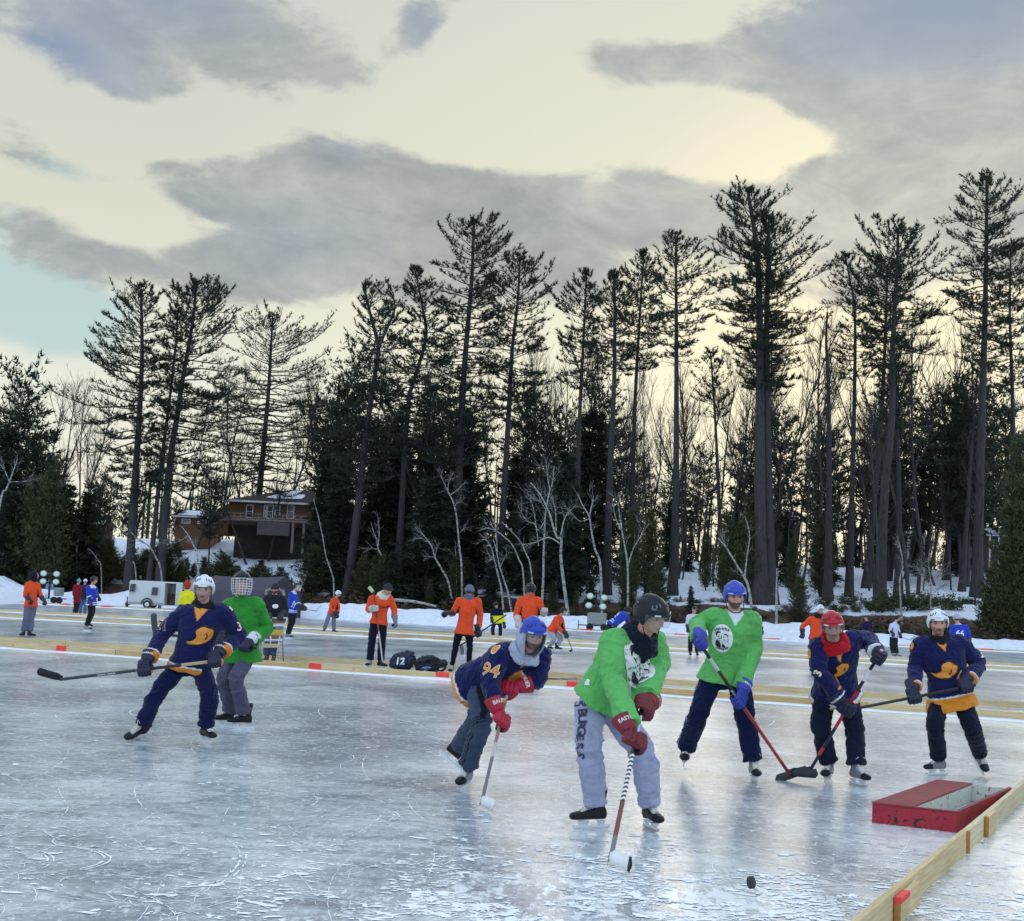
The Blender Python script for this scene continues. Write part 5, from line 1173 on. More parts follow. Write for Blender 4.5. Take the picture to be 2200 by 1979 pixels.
class Person:
    def __init__(s, label, o, k, contact, J, look=(0, -1, 0), face=None, jersey=None, pants=None, helmet=None, gloves=None, feet=None, size=1.0, vox=None, extra=None, back=False, group=None, name='person', hem=.13, hemdrop=None, bulk=1.0, legs=1.0, seed=1, D=None, skin=None, hood=None, collar=None, cat='person', coat=False, hemoff=None, legr=None, jvox=None):
        s.o, s.k = o, k; s.size = size
        if D is None: s.D = ground(o[0] + contact[0] / k, o[1] + contact[1] / k).y
        else: s.D = D
        s.far = s.D > 26; v = vox or (.010 if s.D < 20 else (.016 if s.D < 40 else .022))
        s.vox = v
        g = ground(o[0] + contact[0] / k, o[1] + contact[1] / k) if D is None else V3((at(o[0] + contact[0] / k, o[1] + contact[1] / k, s.D).x, s.D, 0))
        s.base = V3((g.x, s.D, 0)); j = {q: (V3(p) if isinstance(p, Vector) else s.pt(*p)) for q, p in J.items()}; s.j = j
        for q in 'ab':
            ft = (feet or {}).get(q)
            if ft and ft.get('snap', True): j['a' + q].z = (.157 if ft.get('k', 'skate') == 'skate' else .095) * size * ft.get('s', 1.0)
        if s.D > 26 and bulk == 1.0: bulk = .9
        s.look = V3(look).normalized(); s.seed = seed; sc = size
        for q in 'ab':
            dv = (j['e' + q] - j['h' + q]); ln = dv.length; dv.normalize(); j['w' + q] = j['h' + q] + dv * min(.125 * size, ln * .45)
        # --- torso frame
        sa, sb, ca, cb, nk = j['sa'], j['sb'], j['ca'], j['cb'], j['nk']
        hipc = (ca + cb) / 2; shc = (sa + sb) / 2; axis = (nk - hipc).normalized()
        uh = (cb - ca).normalized(); us_ = (sb - sa).normalized()
        s.front = -1 if back else 1
        hw = (cb - ca).length / 2; sw = (sb - sa).length / 2
        drop = hem * sc
        ts = [-drop, -drop * .45, 0, .10, .22, .34]; H = (shc - hipc).length
        cs, U_, V_, RX, RY = [], [], [], [], []
        def add(c, f, rx, ry):
            u = (uh * (1 - f) + us_ * f).normalized(); u = (u - axis * u.dot(axis)).normalized(); v_ = axis.cross(u)
            cs.append(c); U_.append(u); V_.append(v_); RX.append(rx); RY.append(ry)
        b = bulk * sc; hemc = (V3(hemoff) if hemoff else V3((0, 0, 0)))
        downv = (-axis * .75 + V3((0, 0, -.25))).normalized()
        add(hipc + downv * drop + hemc, 0, (hw + .142) * b, .192 * b); add(hipc + downv * drop * .4 + hemc * .5, 0, (hw + .130) * b, .182 * b); add(hipc + axis * .06, .15, (hw + .098) * b, .162 * b)
        add(hipc.lerp(shc, .42), .5, .180 * b, .148 * b); add(hipc.lerp(shc, .68), .8, .205 * b, .160 * b); add(hipc.lerp(shc, .86), 1, (sw + .035) * b, .148 * b)
        add(shc + axis * .01, 1, (sw + .03) * b, .115 * b); add(shc.lerp(nk, .55) + axis * .02, 1, max(.11, sw * .62) * b, .095 * b); add(nk + axis * .01, 1, .082 * sc, .078 * sc)
        s.axis, s.U, s.V = axis, U_[4], V_[4] * s.front * -1; s.hemc = cs[0]; s.jh = (nk - cs[0]).length
        # the wearer's chest direction
        s.chest = -s.V if False else s.V
        m = MB(); m.loft(rings_torso(cs, U_, V_, RX, RY))
        arms = {}
        for q in 'ab':
            S, E, W, Hd = j['s' + q], j['e' + q], j['w' + q], j['h' + q]
            f = (W - E).normalized(); end = W - f * .012 * sc; inw = (shc - S).normalized()
            P = crom([np3(S + inw * .07), np3(S), np3(S.lerp(E, .5)), np3(E), np3(E.lerp(end, .5)), np3(end)], 4)
            rr = np.interp(np.linspace(0, 1, len(P)), [0, .2, .4, .6, .8, 1], np.array([.088, .092, .084, .076, .072, .078]) * b)
            m.tube(P, rr, 14); arms[q] = (S, E, W)
        s.arms = arms
        root_me = s.body(j, axis, sc, skin, face); root_me.name = 'person'
        root = link(name, root_me, None, s.base); tag(root, label, cat, group); s.root = root
        # --- upper garment
        for q in m.v: pass
        me = voxel(m.mesh('j'), jvox or v, 4, .5)
        co = co_np(me) ; wrinkle(me, (.026 if not s.far else .016) * b, [(j['ea'], .12), (j['eb'], .12), (hipc, .16), (sa, .12), (sb, .12)], 8, seed * 13.7)
        co = co_np(me); col = s.paint_top(co, jersey or {}); setcol(me, col)
        s.top_co = co; me.materials.append(M_FLEECE if coat else M_CLOTH); s.bvh = s.mkbvh(me)
        s.top = s.add('coat' if coat else 'jersey', me)
        # --- trousers
        if pants is not None:
            m = MB(); lr = np.array([.088, .094, .084, .085, .080, .088]) * sc * legs
            if legr: lr = np.array(legr) * sc
            m.loft(rings_torso([hipc + axis * .10, hipc + axis * .02, hipc - axis * .06 + V3((0, 0, -.02)), hipc - V3((0, 0, .11))], [uh] * 4, [(axis.cross(uh)).normalized()] * 4, np.array([.12, hw + .045, hw + .055, hw * .8 + .03]) * sc ** .5, np.array([.10, .115, .12, .09]) * sc ** .5))
            for q in 'ab':
                Hp, K_, A = j['c' + q], j['k' + q], j['a' + q]; end = A + (K_ - A).normalized() * .035
                P = crom([np3(Hp + (K_ - Hp).normalized() * .02), np3(Hp.lerp(K_, .5)), np3(K_), np3(K_.lerp(end, .5)), np3(end)], 5)
                rr = np.interp(np.linspace(0, 1, len(P)), [0, .25, .5, .75, .93, 1], lr); m.tube(P, rr, 14)
            me = voxel(m.mesh('p'), v, 5, .5)
            wrinkle(me, (.027 if not s.far else .018) * sc, [(j['ka'], .16), (j['kb'], .16), (j['aa'], .13), (j['ab'], .13), (hipc, .15)], 7, seed * 7.1 + 3)
            co = co_np(me); col = np.tile(np.array(pants['c']), (len(co), 1))
            if pants.get('stripe'):
                for q in 'ab':
                    for A_, B_ in ((j['c' + q], j['k' + q]), (j['k' + q], j['a' + q])):
                        t, d = seg_t(co, A_, B_); side = (1 if q == 'b' else -1); ax_ = np3(A_) + t[:, None] * (np3(B_) - np3(A_)); off = co - ax_
                        lat = off @ np3(uh) * side; fr = off @ np3(s.V)
                        for f0 in ([0.0] if not pants.get('triple') else [-.022, 0, .022]): col[(d < .14) & (lat > .045) & (np.abs(fr - f0) < .0045 + (.002 if not pants.get('triple') else 0))] = pants['stripe']
            setcol(me, col); me.materials.append(M_FLEECE); s.pbvh = s.mkbvh(me); s.pants = s.add('trousers', me)
        # --- feet
        for q in 'ab':
            ft = (feet or {}).get(q)
            if not ft: continue
            d = V3(ft['d']); up = V3(ft.get('up', (0, 0, 1))); M_ = frame(y=d, z=up, o=j['a' + q]); scl = ft.get('s', 1.0) * sc
            M_ = Matrix.Translation(-s.base) @ M_ @ Matrix.Scale(scl, 4)
            # reposition so that the ankle of the boot meets the ankle joint
            kind = ft.get('k', 'skate')
            if kind == 'skate':
                cb_, ct_, cl_, cr_ = ft.get('cols', ((.015, .015, .018), (.015, .015, .018), (.5, .5, .5), (.6, .6, .6)))
                mats = [plast('boot_%02x%02x' % (int(cb_[0] * 255), int(cb_[2] * 255)), cb_, .45), plast('toe_%02x' % int(ct_[0] * 255), ct_, .4), cloth('tongue_%02x%02x' % (int(cl_[0] * 255), int(cl_[2] * 255)), cl_), cloth('lining_%02x' % int(cr_[0] * 255), cr_)]
                bt = link('skate', recol('boot', mats), root, mw=M_)
                for nm in ('laces', 'holder', 'blade'):
                    if nm == 'laces' and s.far: continue
                    link({'laces': 'laces', 'holder': 'blade_holder', 'blade': 'blade'}[nm], GEAR[nm], bt)
            else: link('boot', recol('shoe', [cloth('shoe_%02x' % int(255 * ft.get('c', (.02, .02, .02))[0]), ft.get('c', (.02, .02, .02)))]), root, mw=M_)
        # --- gloves
        for q in 'ab':
            g_ = (gloves or {}).get(q) or (gloves or {}).get('ab')
            if not g_: continue
            s.glove(q, g_, (gloves or {}).get('s' + q, (1, 0, 0)), (gloves or {}).get('n' + q), (gloves or {}).get('thumb' + q, 1))
        # --- headgear
        Mh = Matrix.Translation(-s.base) @ s.hm @ Matrix.Scale(sc, 4)
        if helmet:
            hc = helmet['c']; nm = helmet.get('n', 'x'); mats = [plast('helmet_' + nm, hc, .34), plast('vent_' + nm, helmet.get('v', (.02, .02, .02)), .5), plast('mark_' + nm, helmet.get('m', (.8, .8, .8)), .5)]
            h = link('helmet', recol('helmet', mats), root, mw=Mh)
            if helmet.get('visor'): link('visor', GEAR['visor'], h)
            if helmet.get('cage'): link('face_cage', recol('cage', [plast('cage_' + nm, helmet['cage'], .3)]), h)
            m = MB()
            m.tube([(-.084, .01, -.05), (-.075, .03, -.10), (-.03, .062, -.132), (.03, .062, -.132), (.075, .03, -.10), (.084, .01, -.05)], .0045, 6)
            link('chin_strap', m.mesh('chin_strap', [M_DARKP], True), h)
        if hood: s.hood(hood, Mh, sc)
        if collar: s.collar(collar, sc)
        for fn in (extra or []): fn(s)
    def pt(s, x, y, off=0): return at(s.o[0] + x / s.k, s.o[1] + y / s.k, s.D + off)
    def mkbvh(s, me): co = co_np(me); return BVHTree.FromPolygons([tuple(p) for p in co], [tuple(p.vertices) for p in me.polygons])
    def add(s, name, me, parent=None):
        co = co_np(me); set_co(me, co - np3(s.base)); return link(name, me, parent or s.root)
    def body(s, j, axis, sc, skin, face):
        m = MB(); sa, sb, ca, cb, nk = j['sa'], j['sb'], j['ca'], j['cb'], j['nk']; hipc = (ca + cb) / 2; shc = (sa + sb) / 2
        uh = (cb - ca).normalized(); us_ = (sb - sa).normalized(); sw = (sb - sa).length / 2; hw = (cb - ca).length / 2
        def V_(u): return axis.cross(u).normalized()
        m.loft(rings_torso([hipc - axis * .08, hipc, hipc.lerp(shc, .4), hipc.lerp(shc, .75), shc, nk], [uh, uh, uh, us_, us_, us_], [V_(uh), V_(uh), V_(uh), V_(us_), V_(us_), V_(us_)], np.array([hw * .7, hw * .95, .12, .15, sw * .85, .062]) * 1, [.065, .075, .085, .10, .075, .06], 16))
        hd = j['hd']; Z = (hd - nk); up = (Z.normalized() * .55 + V3((0, 0, .45))).normalized()
        if s.look.z < -.15: pass
        s.hm = frame(y=s.look, z=up, o=hd)
        m.tube([np3(nk - axis * .06), np3(nk), np3(hd - s.hm.to_3x3() @ V3((0, .012, .06)))], [.066 * sc, .060 * sc, .058 * sc], 12)
        for q in 'ab':
            S, E, W, Hd = (j[c + q] for c in 'sewh'); P = crom([np3(S), np3(E), np3(W), np3(Hd)], 4); m.tube(P, np.interp(np.linspace(0, 1, len(P)), [0, .33, .66, 1], np.array([.052, .040, .028, .030]) * sc), 8)
            Hp, K_, A = j['c' + q], j['k' + q], j['a' + q]; P = crom([np3(Hp), np3(K_), np3(A)], 5); m.tube(P, np.interp(np.linspace(0, 1, len(P)), [0, .5, 1], np.array([.052, .050, .042]) * sc), 8)
            m.tube([np3(A), np3(A + V3((0, 0, -.03)))], [.04 * sc, .035 * sc], 8)
        me = voxel(m.mesh('b'), .018 if not s.far else .028, 3, .5)
        co = co_np(me); fa = [tuple(p.vertices) for p in me.polygons]
        nu, nv = (84, 72) if not s.far else (32, 26)
        hv, hf, hc = head_geo(nu, nv, skin=skin, **(face or {}))
        M3 = np.array(s.hm.to_3x3()); hv = (hv * sc) @ M3.T + np3(s.hm.translation)
        allv = np.concatenate([co, hv]) - np3(s.base); n = len(co); fa += [tuple(int(i) + n for i in f) for f in hf]
        col = np.concatenate([np.tile(np.array(skin or C['skin']), (n, 1)), hc]); bpy.data.meshes.remove(me)
        out = bpy.data.meshes.new('body'); out.from_pydata(allv.tolist(), [], fa); setcol(out, col); out.materials.append(M_SKIN)
        out.polygons.foreach_set('use_smooth', [True] * len(fa)); out.update(); return out
    def coords(s, co):
        """height above the hem, sideways and frontward distance, arm parameter"""
        rel = co - np3(s.hemc); h = rel @ np3(s.axis); nkrel = co - np3(s.j['nk']); lat = nkrel @ np3(s.U); fr = nkrel @ np3(s.V); dn = -(nkrel @ np3(s.axis)); arm = np.zeros(len(co)); wrist = np.full(len(co), 9.); isarm = np.zeros(len(co), bool)
        ta, da = seg_t(co, s.hemc, s.j['nk'])
        for q, (S, E, W) in s.arms.items():
            t1, d1 = seg_t(co, S, E); t2, d2 = seg_t(co, E, W); d = np.minimum(d1, d2); near = (d < .115) & (((d2 < d1) & (t2 > .05)) | (d < da * .75))
            isarm |= near; dw = np.linalg.norm(co - np3(W), axis=1); alongW = (1 - t2) * (W - E).length; wrist = np.where(near & (d2 <= d1 + .01), np.minimum(wrist, alongW), wrist)
        return h, lat, fr, dn, isarm, wrist
    def paint_top(s, co, J):
        col = np.tile(np.array(J.get('c', C['navy'])), (len(co), 1)); h, lat, fr, dn, arm, wr = s.coords(co); body = ~arm
        for (a, b, c) in J.get('bands', []): col[body & (h >= a) & (h < b)] = c
        for (a, b, c) in J.get('cuffs', []): col[arm & (wr >= a) & (wr < b)] = c
        for (a, b, c) in J.get('yoke', []): col[(dn > a) & (dn < b) & body] = c
        if J.get('top'): col[h > J['top'][0]] = J['top'][1]
        if 'v' in J:
            w, l, c = J['v']; mk = body & (fr > .02) & (dn < l) & (np.abs(lat) < w * (1 - np.clip(dn, 0, l) / l)); col[mk] = c
        if 'side' in J: col[body & (np.abs(fr) < .045) & (np.abs(lat) > .12) & (h < .34)] = J['side']; 
        if 'armpit' in J:
            for q, (S, E, W) in s.arms.items():
                t, d = seg_t(co, S, E); ax_ = np3(S) + t[:, None] * (np3(E) - np3(S)); inner = (co - ax_) @ np3(s.U) * (1 if q == 'a' else -1) > .045; col[(d < .13) & inner & (t > .35) & arm] = J['armpit']
        return col
    def glove(s, q, g_, shaft, n=None, thumb=1):
        H, W, E = s.j['h' + q], s.j['w' + q], s.j['e' + q]; f = (H - E).normalized() * .4 + (H - W).normalized() * .6
        sh = V3(shaft).normalized(); f = (f - sh * f.dot(sh)).normalized(); nn = sh.cross(f)
        want = V3(n) if n else V3((0, -1, .1)); side = 1
        if nn.dot(want) < 0: sh = -sh; nn = -nn
        M_ = Matrix.Translation(-s.base) @ frame(x=sh, y=f, o=H) @ Matrix.Scale(s.size * g_.get('s', 1.06), 4)
        mats = [cloth('glove_' + g_['n'], g_['c'], .55), g_.get('pm', M_PALM)]
        gl = link('glove', recol(('glove', thumb), mats), s.root, mw=M_)
        if not g_.get('nocuff'):
            cu = link('cuff', recol('cuff', [cloth('cuff_' + g_['n'], g_.get('cc', g_['c']), .55)]), gl)
            # the cuff follows the forearm
            fa = (M_.to_3x3().inverted() @ (H - E)).normalized(); fa = (fa * .75 + V3((0, .25, 0))).normalized()
            cu.matrix_local = V3((0, 1, 0)).rotation_difference(fa).to_matrix().to_4x4(); s.cuff_m = getattr(s, 'cuff_m', {}); s.cuff_m[q] = cu
        s.glove_m = getattr(s, 'glove_m', {}); s.glove_m[q] = (gl, M_)
    def hood(s, hd, Mh, sc):
        """fabric hood round the head; open at the face"""
        m = MB(); nu, nv = 40, 26; v = []; f = []; c = hd['c']; k = hd.get('k', 1.0)
        for lay, q in ((0, 1.0), (1, .93)):
            for i in range(nv + 1):
                for jn in range(nu + 1):
                    op = hd.get('open', .95); ph = op + (2 * math.pi - 2 * op) * jn / nu; th = .05 + 2.75 * i / nv
                    x, y, z = math.sin(th) * math.sin(ph), math.sin(th) * math.cos(ph), math.cos(th); w = 1 + .05 * math.sin(7 * ph + 3 * z) * hd.get('w', 1)
                    v.append((x * .108 * q * k * w, y * .122 * q * k * w - .012, z * .145 * q * k - .015 - (.03 * max(0, -z))))
        n1 = (nu + 1) * (nv + 1)
        for lay in (0, 1):
            for i in range(nv):
                for jn in range(nu): a = lay * n1 + i * (nu + 1) + jn; f.append((a, a + 1, a + nu + 2, a + nu + 1))
        for i in range(nv):
            for jn in (0, nu): a = i * (nu + 1) + jn; f.append((a, a + nu + 1, a + nu + 1 + n1, a + n1))
        me = bpy.data.meshes.new('hood'); me.from_pydata(v, [], f); setcol(me, np.tile(np.array(c), (len(v), 1))); me.materials.append(M_FLEECE); me.polygons.foreach_set('use_smooth', [True] * len(f)); me.update()
        link('hood', me, s.root, mw=Mh)
    def collar(s, cd, sc):
        m = MB(); nk = s.j['nk']; hd = s.j['hd']; ax = (hd - nk).normalized(); u = s.U; v = ax.cross(u).normalized(); r = cd.get('r', .10) * sc; t = cd.get('t', .032) * sc
        for lv in range(cd.get('n', 3)):
            zz = (-.03 + lv * .034) * sc; rr = r * (1.25 - lv * .17) if cd.get('flare', True) else r
            P = [np3(nk + ax * zz + u * (math.cos(a) * rr) + v * (math.sin(a) * rr * .95) + V3((0, 0, .012 * math.sin(3 * a + lv)))) for a in np.linspace(0, 2 * math.pi, 25)]
            m.tube(P, t, 9)
        if cd.get('drape'):
            d = cd['drape']; m.tube([np3(nk + s.V * .08), np3(nk + s.V * .11 - s.axis * .07), np3(nk + s.V * .12 - s.axis * d)], [.07, .05, .012], 10)
        me = voxel(m.mesh('c'), max(.009, s.vox * .9), 3, .5); wrinkle(me, .008, [], 14, s.seed, base=1.0); setcol(me, np.tile(np.array(cd['c']), (len(me.vertices), 1))); me.materials.append(M_FLEECE); s.add('collar', me)
    # --- things sewn or printed on the clothes
    def decal(s, name, V2, F2, material, z, w, rot=0, on='top', lift=.006, direction=None, mirror=False):
        """lay a flat print (x, y in metres) on the cloth where the ray through photo point z meets it"""
        bvh = s.bvh if on == 'top' else s.pbvh; par = s.top if on == 'top' else s.pants
        P = s.o[0] + z[0] / s.k, s.o[1] + z[1] / s.k; r = ray(*P).normalized(); hit, nrm, _, _ = bvh.ray_cast(CAM, r)
        if hit is None: return None
        # averaged facing around the spot
        ns = V3(nrm)
        for dx, dy in ((.05, 0), (-.05, 0), (0, .05), (0, -.05)):
            h2, n2, _, _ = bvh.ray_cast(CAM, (hit + CR * dx * w * 6 + CU * dy * w * 6 - CAM).normalized())
            if h2 is not None and (h2 - hit).length < .25: ns += n2
        ns.normalize(); ns = V3(direction).normalized() if direction else ns
        ex = (CR - ns * CR.dot(ns)).normalized(); ey = ns.cross(ex)
        if ey.dot(CU) < 0: ey = -ey
        c, sn = math.cos(math.radians(rot)), math.sin(math.radians(rot)); out = []; last = hit
        for x, y in V2:
            X, Y = (x * c - y * sn), (x * sn + y * c); p = hit + ex * X + ey * Y; h2, n2, _, _ = bvh.ray_cast(p + ns * .25, -ns, .5)
            if h2 is None: h2, n2 = p, ns
            out.append(tuple(h2 + ns * lift - s.base))
        me = bpy.data.meshes.new(name); me.from_pydata(out, [], F2); me.materials.append(material); me.update()
        if me.polygons and sum(p.normal.dot(ns) * p.area for p in me.polygons) < 0: me.flip_normals()
        return link(name, me, par)
def text_mesh(txt, size, maxedge=.012, shear=0, bold=.0, font_scale=(1, 1)):
    cu = bpy.data.curves.new('t', 'FONT'); cu.body = txt; cu.size = size; cu.align_x = 'CENTER'; cu.align_y = 'CENTER'; cu.shear = shear; cu.offset = bold; cu.resolution_u = 3
    o = bpy.data.objects.new('t', cu); COL.objects.link(o); dg = bpy.context.evaluated_depsgraph_get(); me = bpy.data.meshes.new_from_object(o.evaluated_get(dg)); bpy.data.objects.remove(o); bpy.data.curves.remove(cu)
    bm = bmesh.new(); bm.from_mesh(me); bmesh.ops.triangulate(bm, faces=bm.faces[:])
    for _ in range(4):
        es = [e for e in bm.edges if e.calc_length() > maxedge]
        if not es: break
        bmesh.ops.subdivide_edges(bm, edges=es, cuts=1); bmesh.ops.triangulate(bm, faces=bm.faces[:])
    V2 = [(v.co.x * font_scale[0], v.co.y * font_scale[1]) for v in bm.verts]; bm.verts.index_update(); F2 = [tuple(v.index for v in f.verts) for f in bm.faces]; bm.free(); bpy.data.meshes.remove(me); return V2, F2
def poly_mesh(pts, step=.014):
    """fill an outline with a fine triangle grid so that it can lie on cloth"""
    bm = bmesh.new(); vs = [bm.verts.new((x, y, 0)) for x, y in pts]; bm.faces.new(vs); bmesh.ops.triangulate(bm, faces=bm.faces[:])
    for _ in range(6):
        es = [e for e in bm.edges if e.calc_length() > step]
        if not es: break
        bmesh.ops.subdivide_edges(bm, edges=es, cuts=1); bmesh.ops.triangulate(bm, faces=bm.faces[:])
    V2 = [(v.co.x, v.co.y) for v in bm.verts]; bm.verts.index_update(); F2 = [tuple(v.index for v in f.verts) for f in bm.faces]; bm.free(); return V2, F2
def smooth_outline(pts, sub=4):
    P = [np.array(p, float) for p in pts]; n = len(P); out = []
    for i in range(n):
        a, b, c, d = P[i - 1], P[i], P[(i + 1) % n], P[(i + 2) % n]
        for k in range(sub):
            t = k / sub; out.append(tuple(.5 * ((2 * b) + (-a + c) * t + (2 * a - 5 * b + 4 * c - d) * t * t + (-a + 3 * b - 3 * c + d) * t ** 3)))
    return out
def ell(rx, ry, n=36, c=(0, 0)): return [(c[0] + rx * math.cos(2 * math.pi * i / n), c[1] + ry * math.sin(2 * math.pi * i / n)) for i in range(n)]
def pm(nm, c): return mat('print_' + nm, c, .6, .05, 20, .15, 120)
PW, PK, PG, PN = pm('white', srgb(232, 232, 230)), pm('black', (.012, .012, .014)), pm('gold', srgb(228, 146, 50)), pm('navy', srgb(30, 34, 70))
PPINK = pm('pale', srgb(236, 206, 180))
def T(txt, z, size, m=PW, rot=0, on='top', bold=.0, shear=0, fs=(1, 1), lift=.006, name='lettering', direction=None):
    return lambda s: s.decal(name, *text_mesh(txt, size, shear=shear, bold=bold, font_scale=fs), m, z, size, rot, on, lift, direction)
def Pz(pts, z, m, rot=0, on='top', lift=.006, name='emblem', scale=1, sm=True, direction=None):
    pts = [(x * scale, y * scale) for x, y in pts]
    return lambda s: s.decal(name, *poly_mesh(smooth_outline(pts) if sm else pts), m, z, .08, rot, on, lift, direction)
def glove_text(q, txt, size, m, yy=-.135, rot=0, zz=.082):
    """lettering round the back of a glove cuff"""
    def fn(s):
        gl, M_ = s.glove_m[q]; M_ = M_ @ s.cuff_m[q].matrix_local; V2, F2 = text_mesh(txt, size, .008, bold=.0006); out = []
        sgn = 1
        xr = M_.to_3x3() @ V3((1, 0, 0)); 
        flip = -1 if xr.dot(CR) < 0 and abs(xr.dot(CR)) > .25 else 1
        if abs(xr.dot(CR)) <= .25: flip = -1 if xr.dot(CU) > 0 else 1
        for x, y in V2:
            x *= flip; y *= flip; a = x / .070
            rx, rz = .0725, .0605
            out.append((math.sin(a) * rx, yy + y, .018 + math.cos(a) * rz))
        me = bpy.data.meshes.new('lettering'); me.from_pydata(out, [], F2); me.materials.append(m); me.update(); link('lettering', me, s.cuff_m[q])
    return fn
# ---- sticks
def stick(label, butt, heel, tip, cols, tape=None, bh=.066, grip=None, bcol=(.02, .02, .02), w=.029, t=.019, group='hockey sticks', txt=None, toe=None, bladeup=None, coarse=False):
    """butt, heel, tip: world points; cols: [(t0, t1, colour)] down the shaft"""
    base = V3(heel); root = empty('hockey_stick', base, label, 'hockey stick', group)
    d = (V3(heel) - V3(butt)); L_ = d.length; d.normalize(); bd = (V3(tip) - V3(heel)); bl = bd.length; bd.normalize()
    wid = (bd - d * bd.dot(d)).normalized(); th = d.cross(wid).normalized(); cuts = sorted(set([0, 1] + [c[0] for c in cols] + [c[1] for c in cols]))
    m = MB(); vs = []; colr = []
    rings = []; rc = []
    for a, b in zip(cuts, cuts[1:]):
        c = next((cc for x, y, cc in cols if x <= (a + b) / 2 < y), (.03, .03, .03))
        for q in (a + 1e-4, b - 1e-4):
            p = V3(butt) + d * L_ * q - base; r = []
            for sx, sy in ((-1, -.6), (-.7, -1), (.7, -1), (1, -.6), (1, .6), (.7, 1), (-.7, 1), (-1, .6)): r.append(tuple(p + wid * sx * w / 2 + th * sy * t / 2))
            rings.append(r); rc += [c] * 8
    m.loft(rings); me = m.mesh('shaft'); setcol(me, np.array(rc)); me.materials.append(mat('painted_shaft', rough=.3, var=.05, attr=True, bmp=.03)); link('shaft', me, root)
    # blade: a thin curved paddle
    bu = V3(bladeup) if bladeup else -d; bu = (bu - bd * bu.dot(bd)).normalized(); bn = bd.cross(bu).normalized()
    def blade(x0, x1, grow, name, mt, n=12):
        m = MB(); R = []
        for i in range(n + 1):
            x = x0 + (x1 - x0) * i / n; k = x / bl; hgt = bh * (1 + .10 * k) * (math.sqrt(max(.02, 1 - ((k - .9) / .1) ** 2)) if k > .9 else 1) * (1 if k > .04 else .8)
            cv = bn * (.035 * k * k); lo = bh * .5 * (1 - (hgt / (bh * 1.1))) * (1 if k > .9 else 0)
            c0 = bd * x + cv + bu * (lo - .012 - grow); c1 = bd * x + cv + bu * (lo + hgt - .012 + grow); tt_ = bn * (.0045 + grow)
            R.append([tuple(c0 - tt_ * .7), tuple(c0 + tt_ * .7), tuple((c0 + c1) / 2 + tt_), tuple(c1 + tt_ * .8), tuple(c1 - tt_ * .8), tuple((c0 + c1) / 2 - tt_)])
        m.loft(R); return m.mesh(name, [mt], True)
    b = link('blade', blade(-.02, bl, 0, 'blade', plast('blade_%02x' % int(bcol[0] * 255), bcol, .4)), root)
    if tape: link('tape', blade(bl * tape[1], bl * tape[2], .0016, 'tape', cloth('tape_%02x%02x' % (int(tape[0][0] * 255), int(tape[0][2] * 255)), tape[0])), b)
    if grip:
        m = MB(); P0 = V3(butt) - base; P1 = P0 + d * grip[1]; m.box((P0 + P1) / 2, d * (grip[1] / 2), wid * (w / 2 + .002), th * (t / 2 + .002)); link('grip_tape', m.mesh('grip_tape', [cloth('grip_%02x' % int(grip[0][0] * 255), grip[0])]), root)
    if txt:
        V2, F2 = text_mesh(txt[0], txt[1], .05, bold=.0004); P = V3(butt) + d * L_ * txt[2] - base; face = th if th.y < 0 else -th
        ey = wid if wid.dot(CU) > 0 else -wid; ex = ey.cross(face)
        me = bpy.data.meshes.new('lettering'); me.from_pydata([tuple(P + ex * x + ey * y + face * (t / 2 + .0012)) for x, y in V2], [], F2); me.materials.append(txt[3]); me.update(); link('lettering', me, root)
    return root
def on_line(px, py, A, B):
    """the point of the stick line nearest to the sight line through a photo point"""
    A, B = V3(A), V3(B); r = ray(px, py).normalized(); d = (B - A).normalized(); n = r.cross(d); w = A - CAM
    t = (n.cross(r)).dot(w) ; den = n.dot(n)
    # closest point on A + d*s
    s_ = (r.dot(d) * r.dot(w) - d.dot(w)) / (1 - r.dot(d) ** 2); return A + d * s_
class Zm:
    def __init__(s, o, k, contact, D=None):
        s.o, s.k, s.c = o, k, contact; s.D = D or ground(o[0] + contact[0] / k, o[1] + contact[1] / k).y
    def p(s, x, y, off=0): return at(s.o[0] + x / s.k, s.o[1] + y / s.k, s.D + off)
    def on(s, x, y, A, B): return on_line(s.o[0] + x / s.k, s.o[1] + y / s.k, A, B)
    def a(s): return dict(o=s.o, k=s.k, contact=s.c, D=s.D)
SK_B = ((.014, .014, .017), (.012, .012, .014), (.10, .10, .11), (.06, .06, .06))
SK_W = ((.014, .014, .017), (.012, .012, .014), (.50, .50, .52), (.6, .6, .6))
SK_G = (srgb(120, 124, 132), (.012, .012, .014), srgb(176, 176, 178), srgb(214, 212, 210))
SK_T = (srgb(150, 146, 132), (.014, .014, .016), srgb(176, 170, 150), srgb(150, 146, 136))
def sk(d, cols=SK_B, **k): return dict(d=d, cols=cols, **k)
BEAK = [(-.125, -.045), (-.105, -.066), (-.04, -.072), (.04, -.060), (.095, -.030), (.125, .02), (.120, .062), (.085, .075), (.045, .092), (.0, .082), (-.035, .052), (-.028, .012), (-.05, -.022), (-.09, -.042)]
def emblem(z, sc=1.0, rot=0, flip=1):
    P = [(x * flip, y) for x, y in BEAK]
    return [Pz([(x * 1.16 + .004, y * 1.2) for x, y in P], z, PK, rot, scale=sc, lift=.005, name='emblem_outline'), Pz(P, z, PG, rot, scale=sc, lift=.009, name='emblem'),
            Pz([(.045 * flip, -.02), (.062 * flip, .0), (.058 * flip, .03), (.066 * flip, .032), (.074 * flip, .0), (.055 * flip, -.028)], z, PK, rot, scale=sc, lift=.0125, name='emblem_line')]
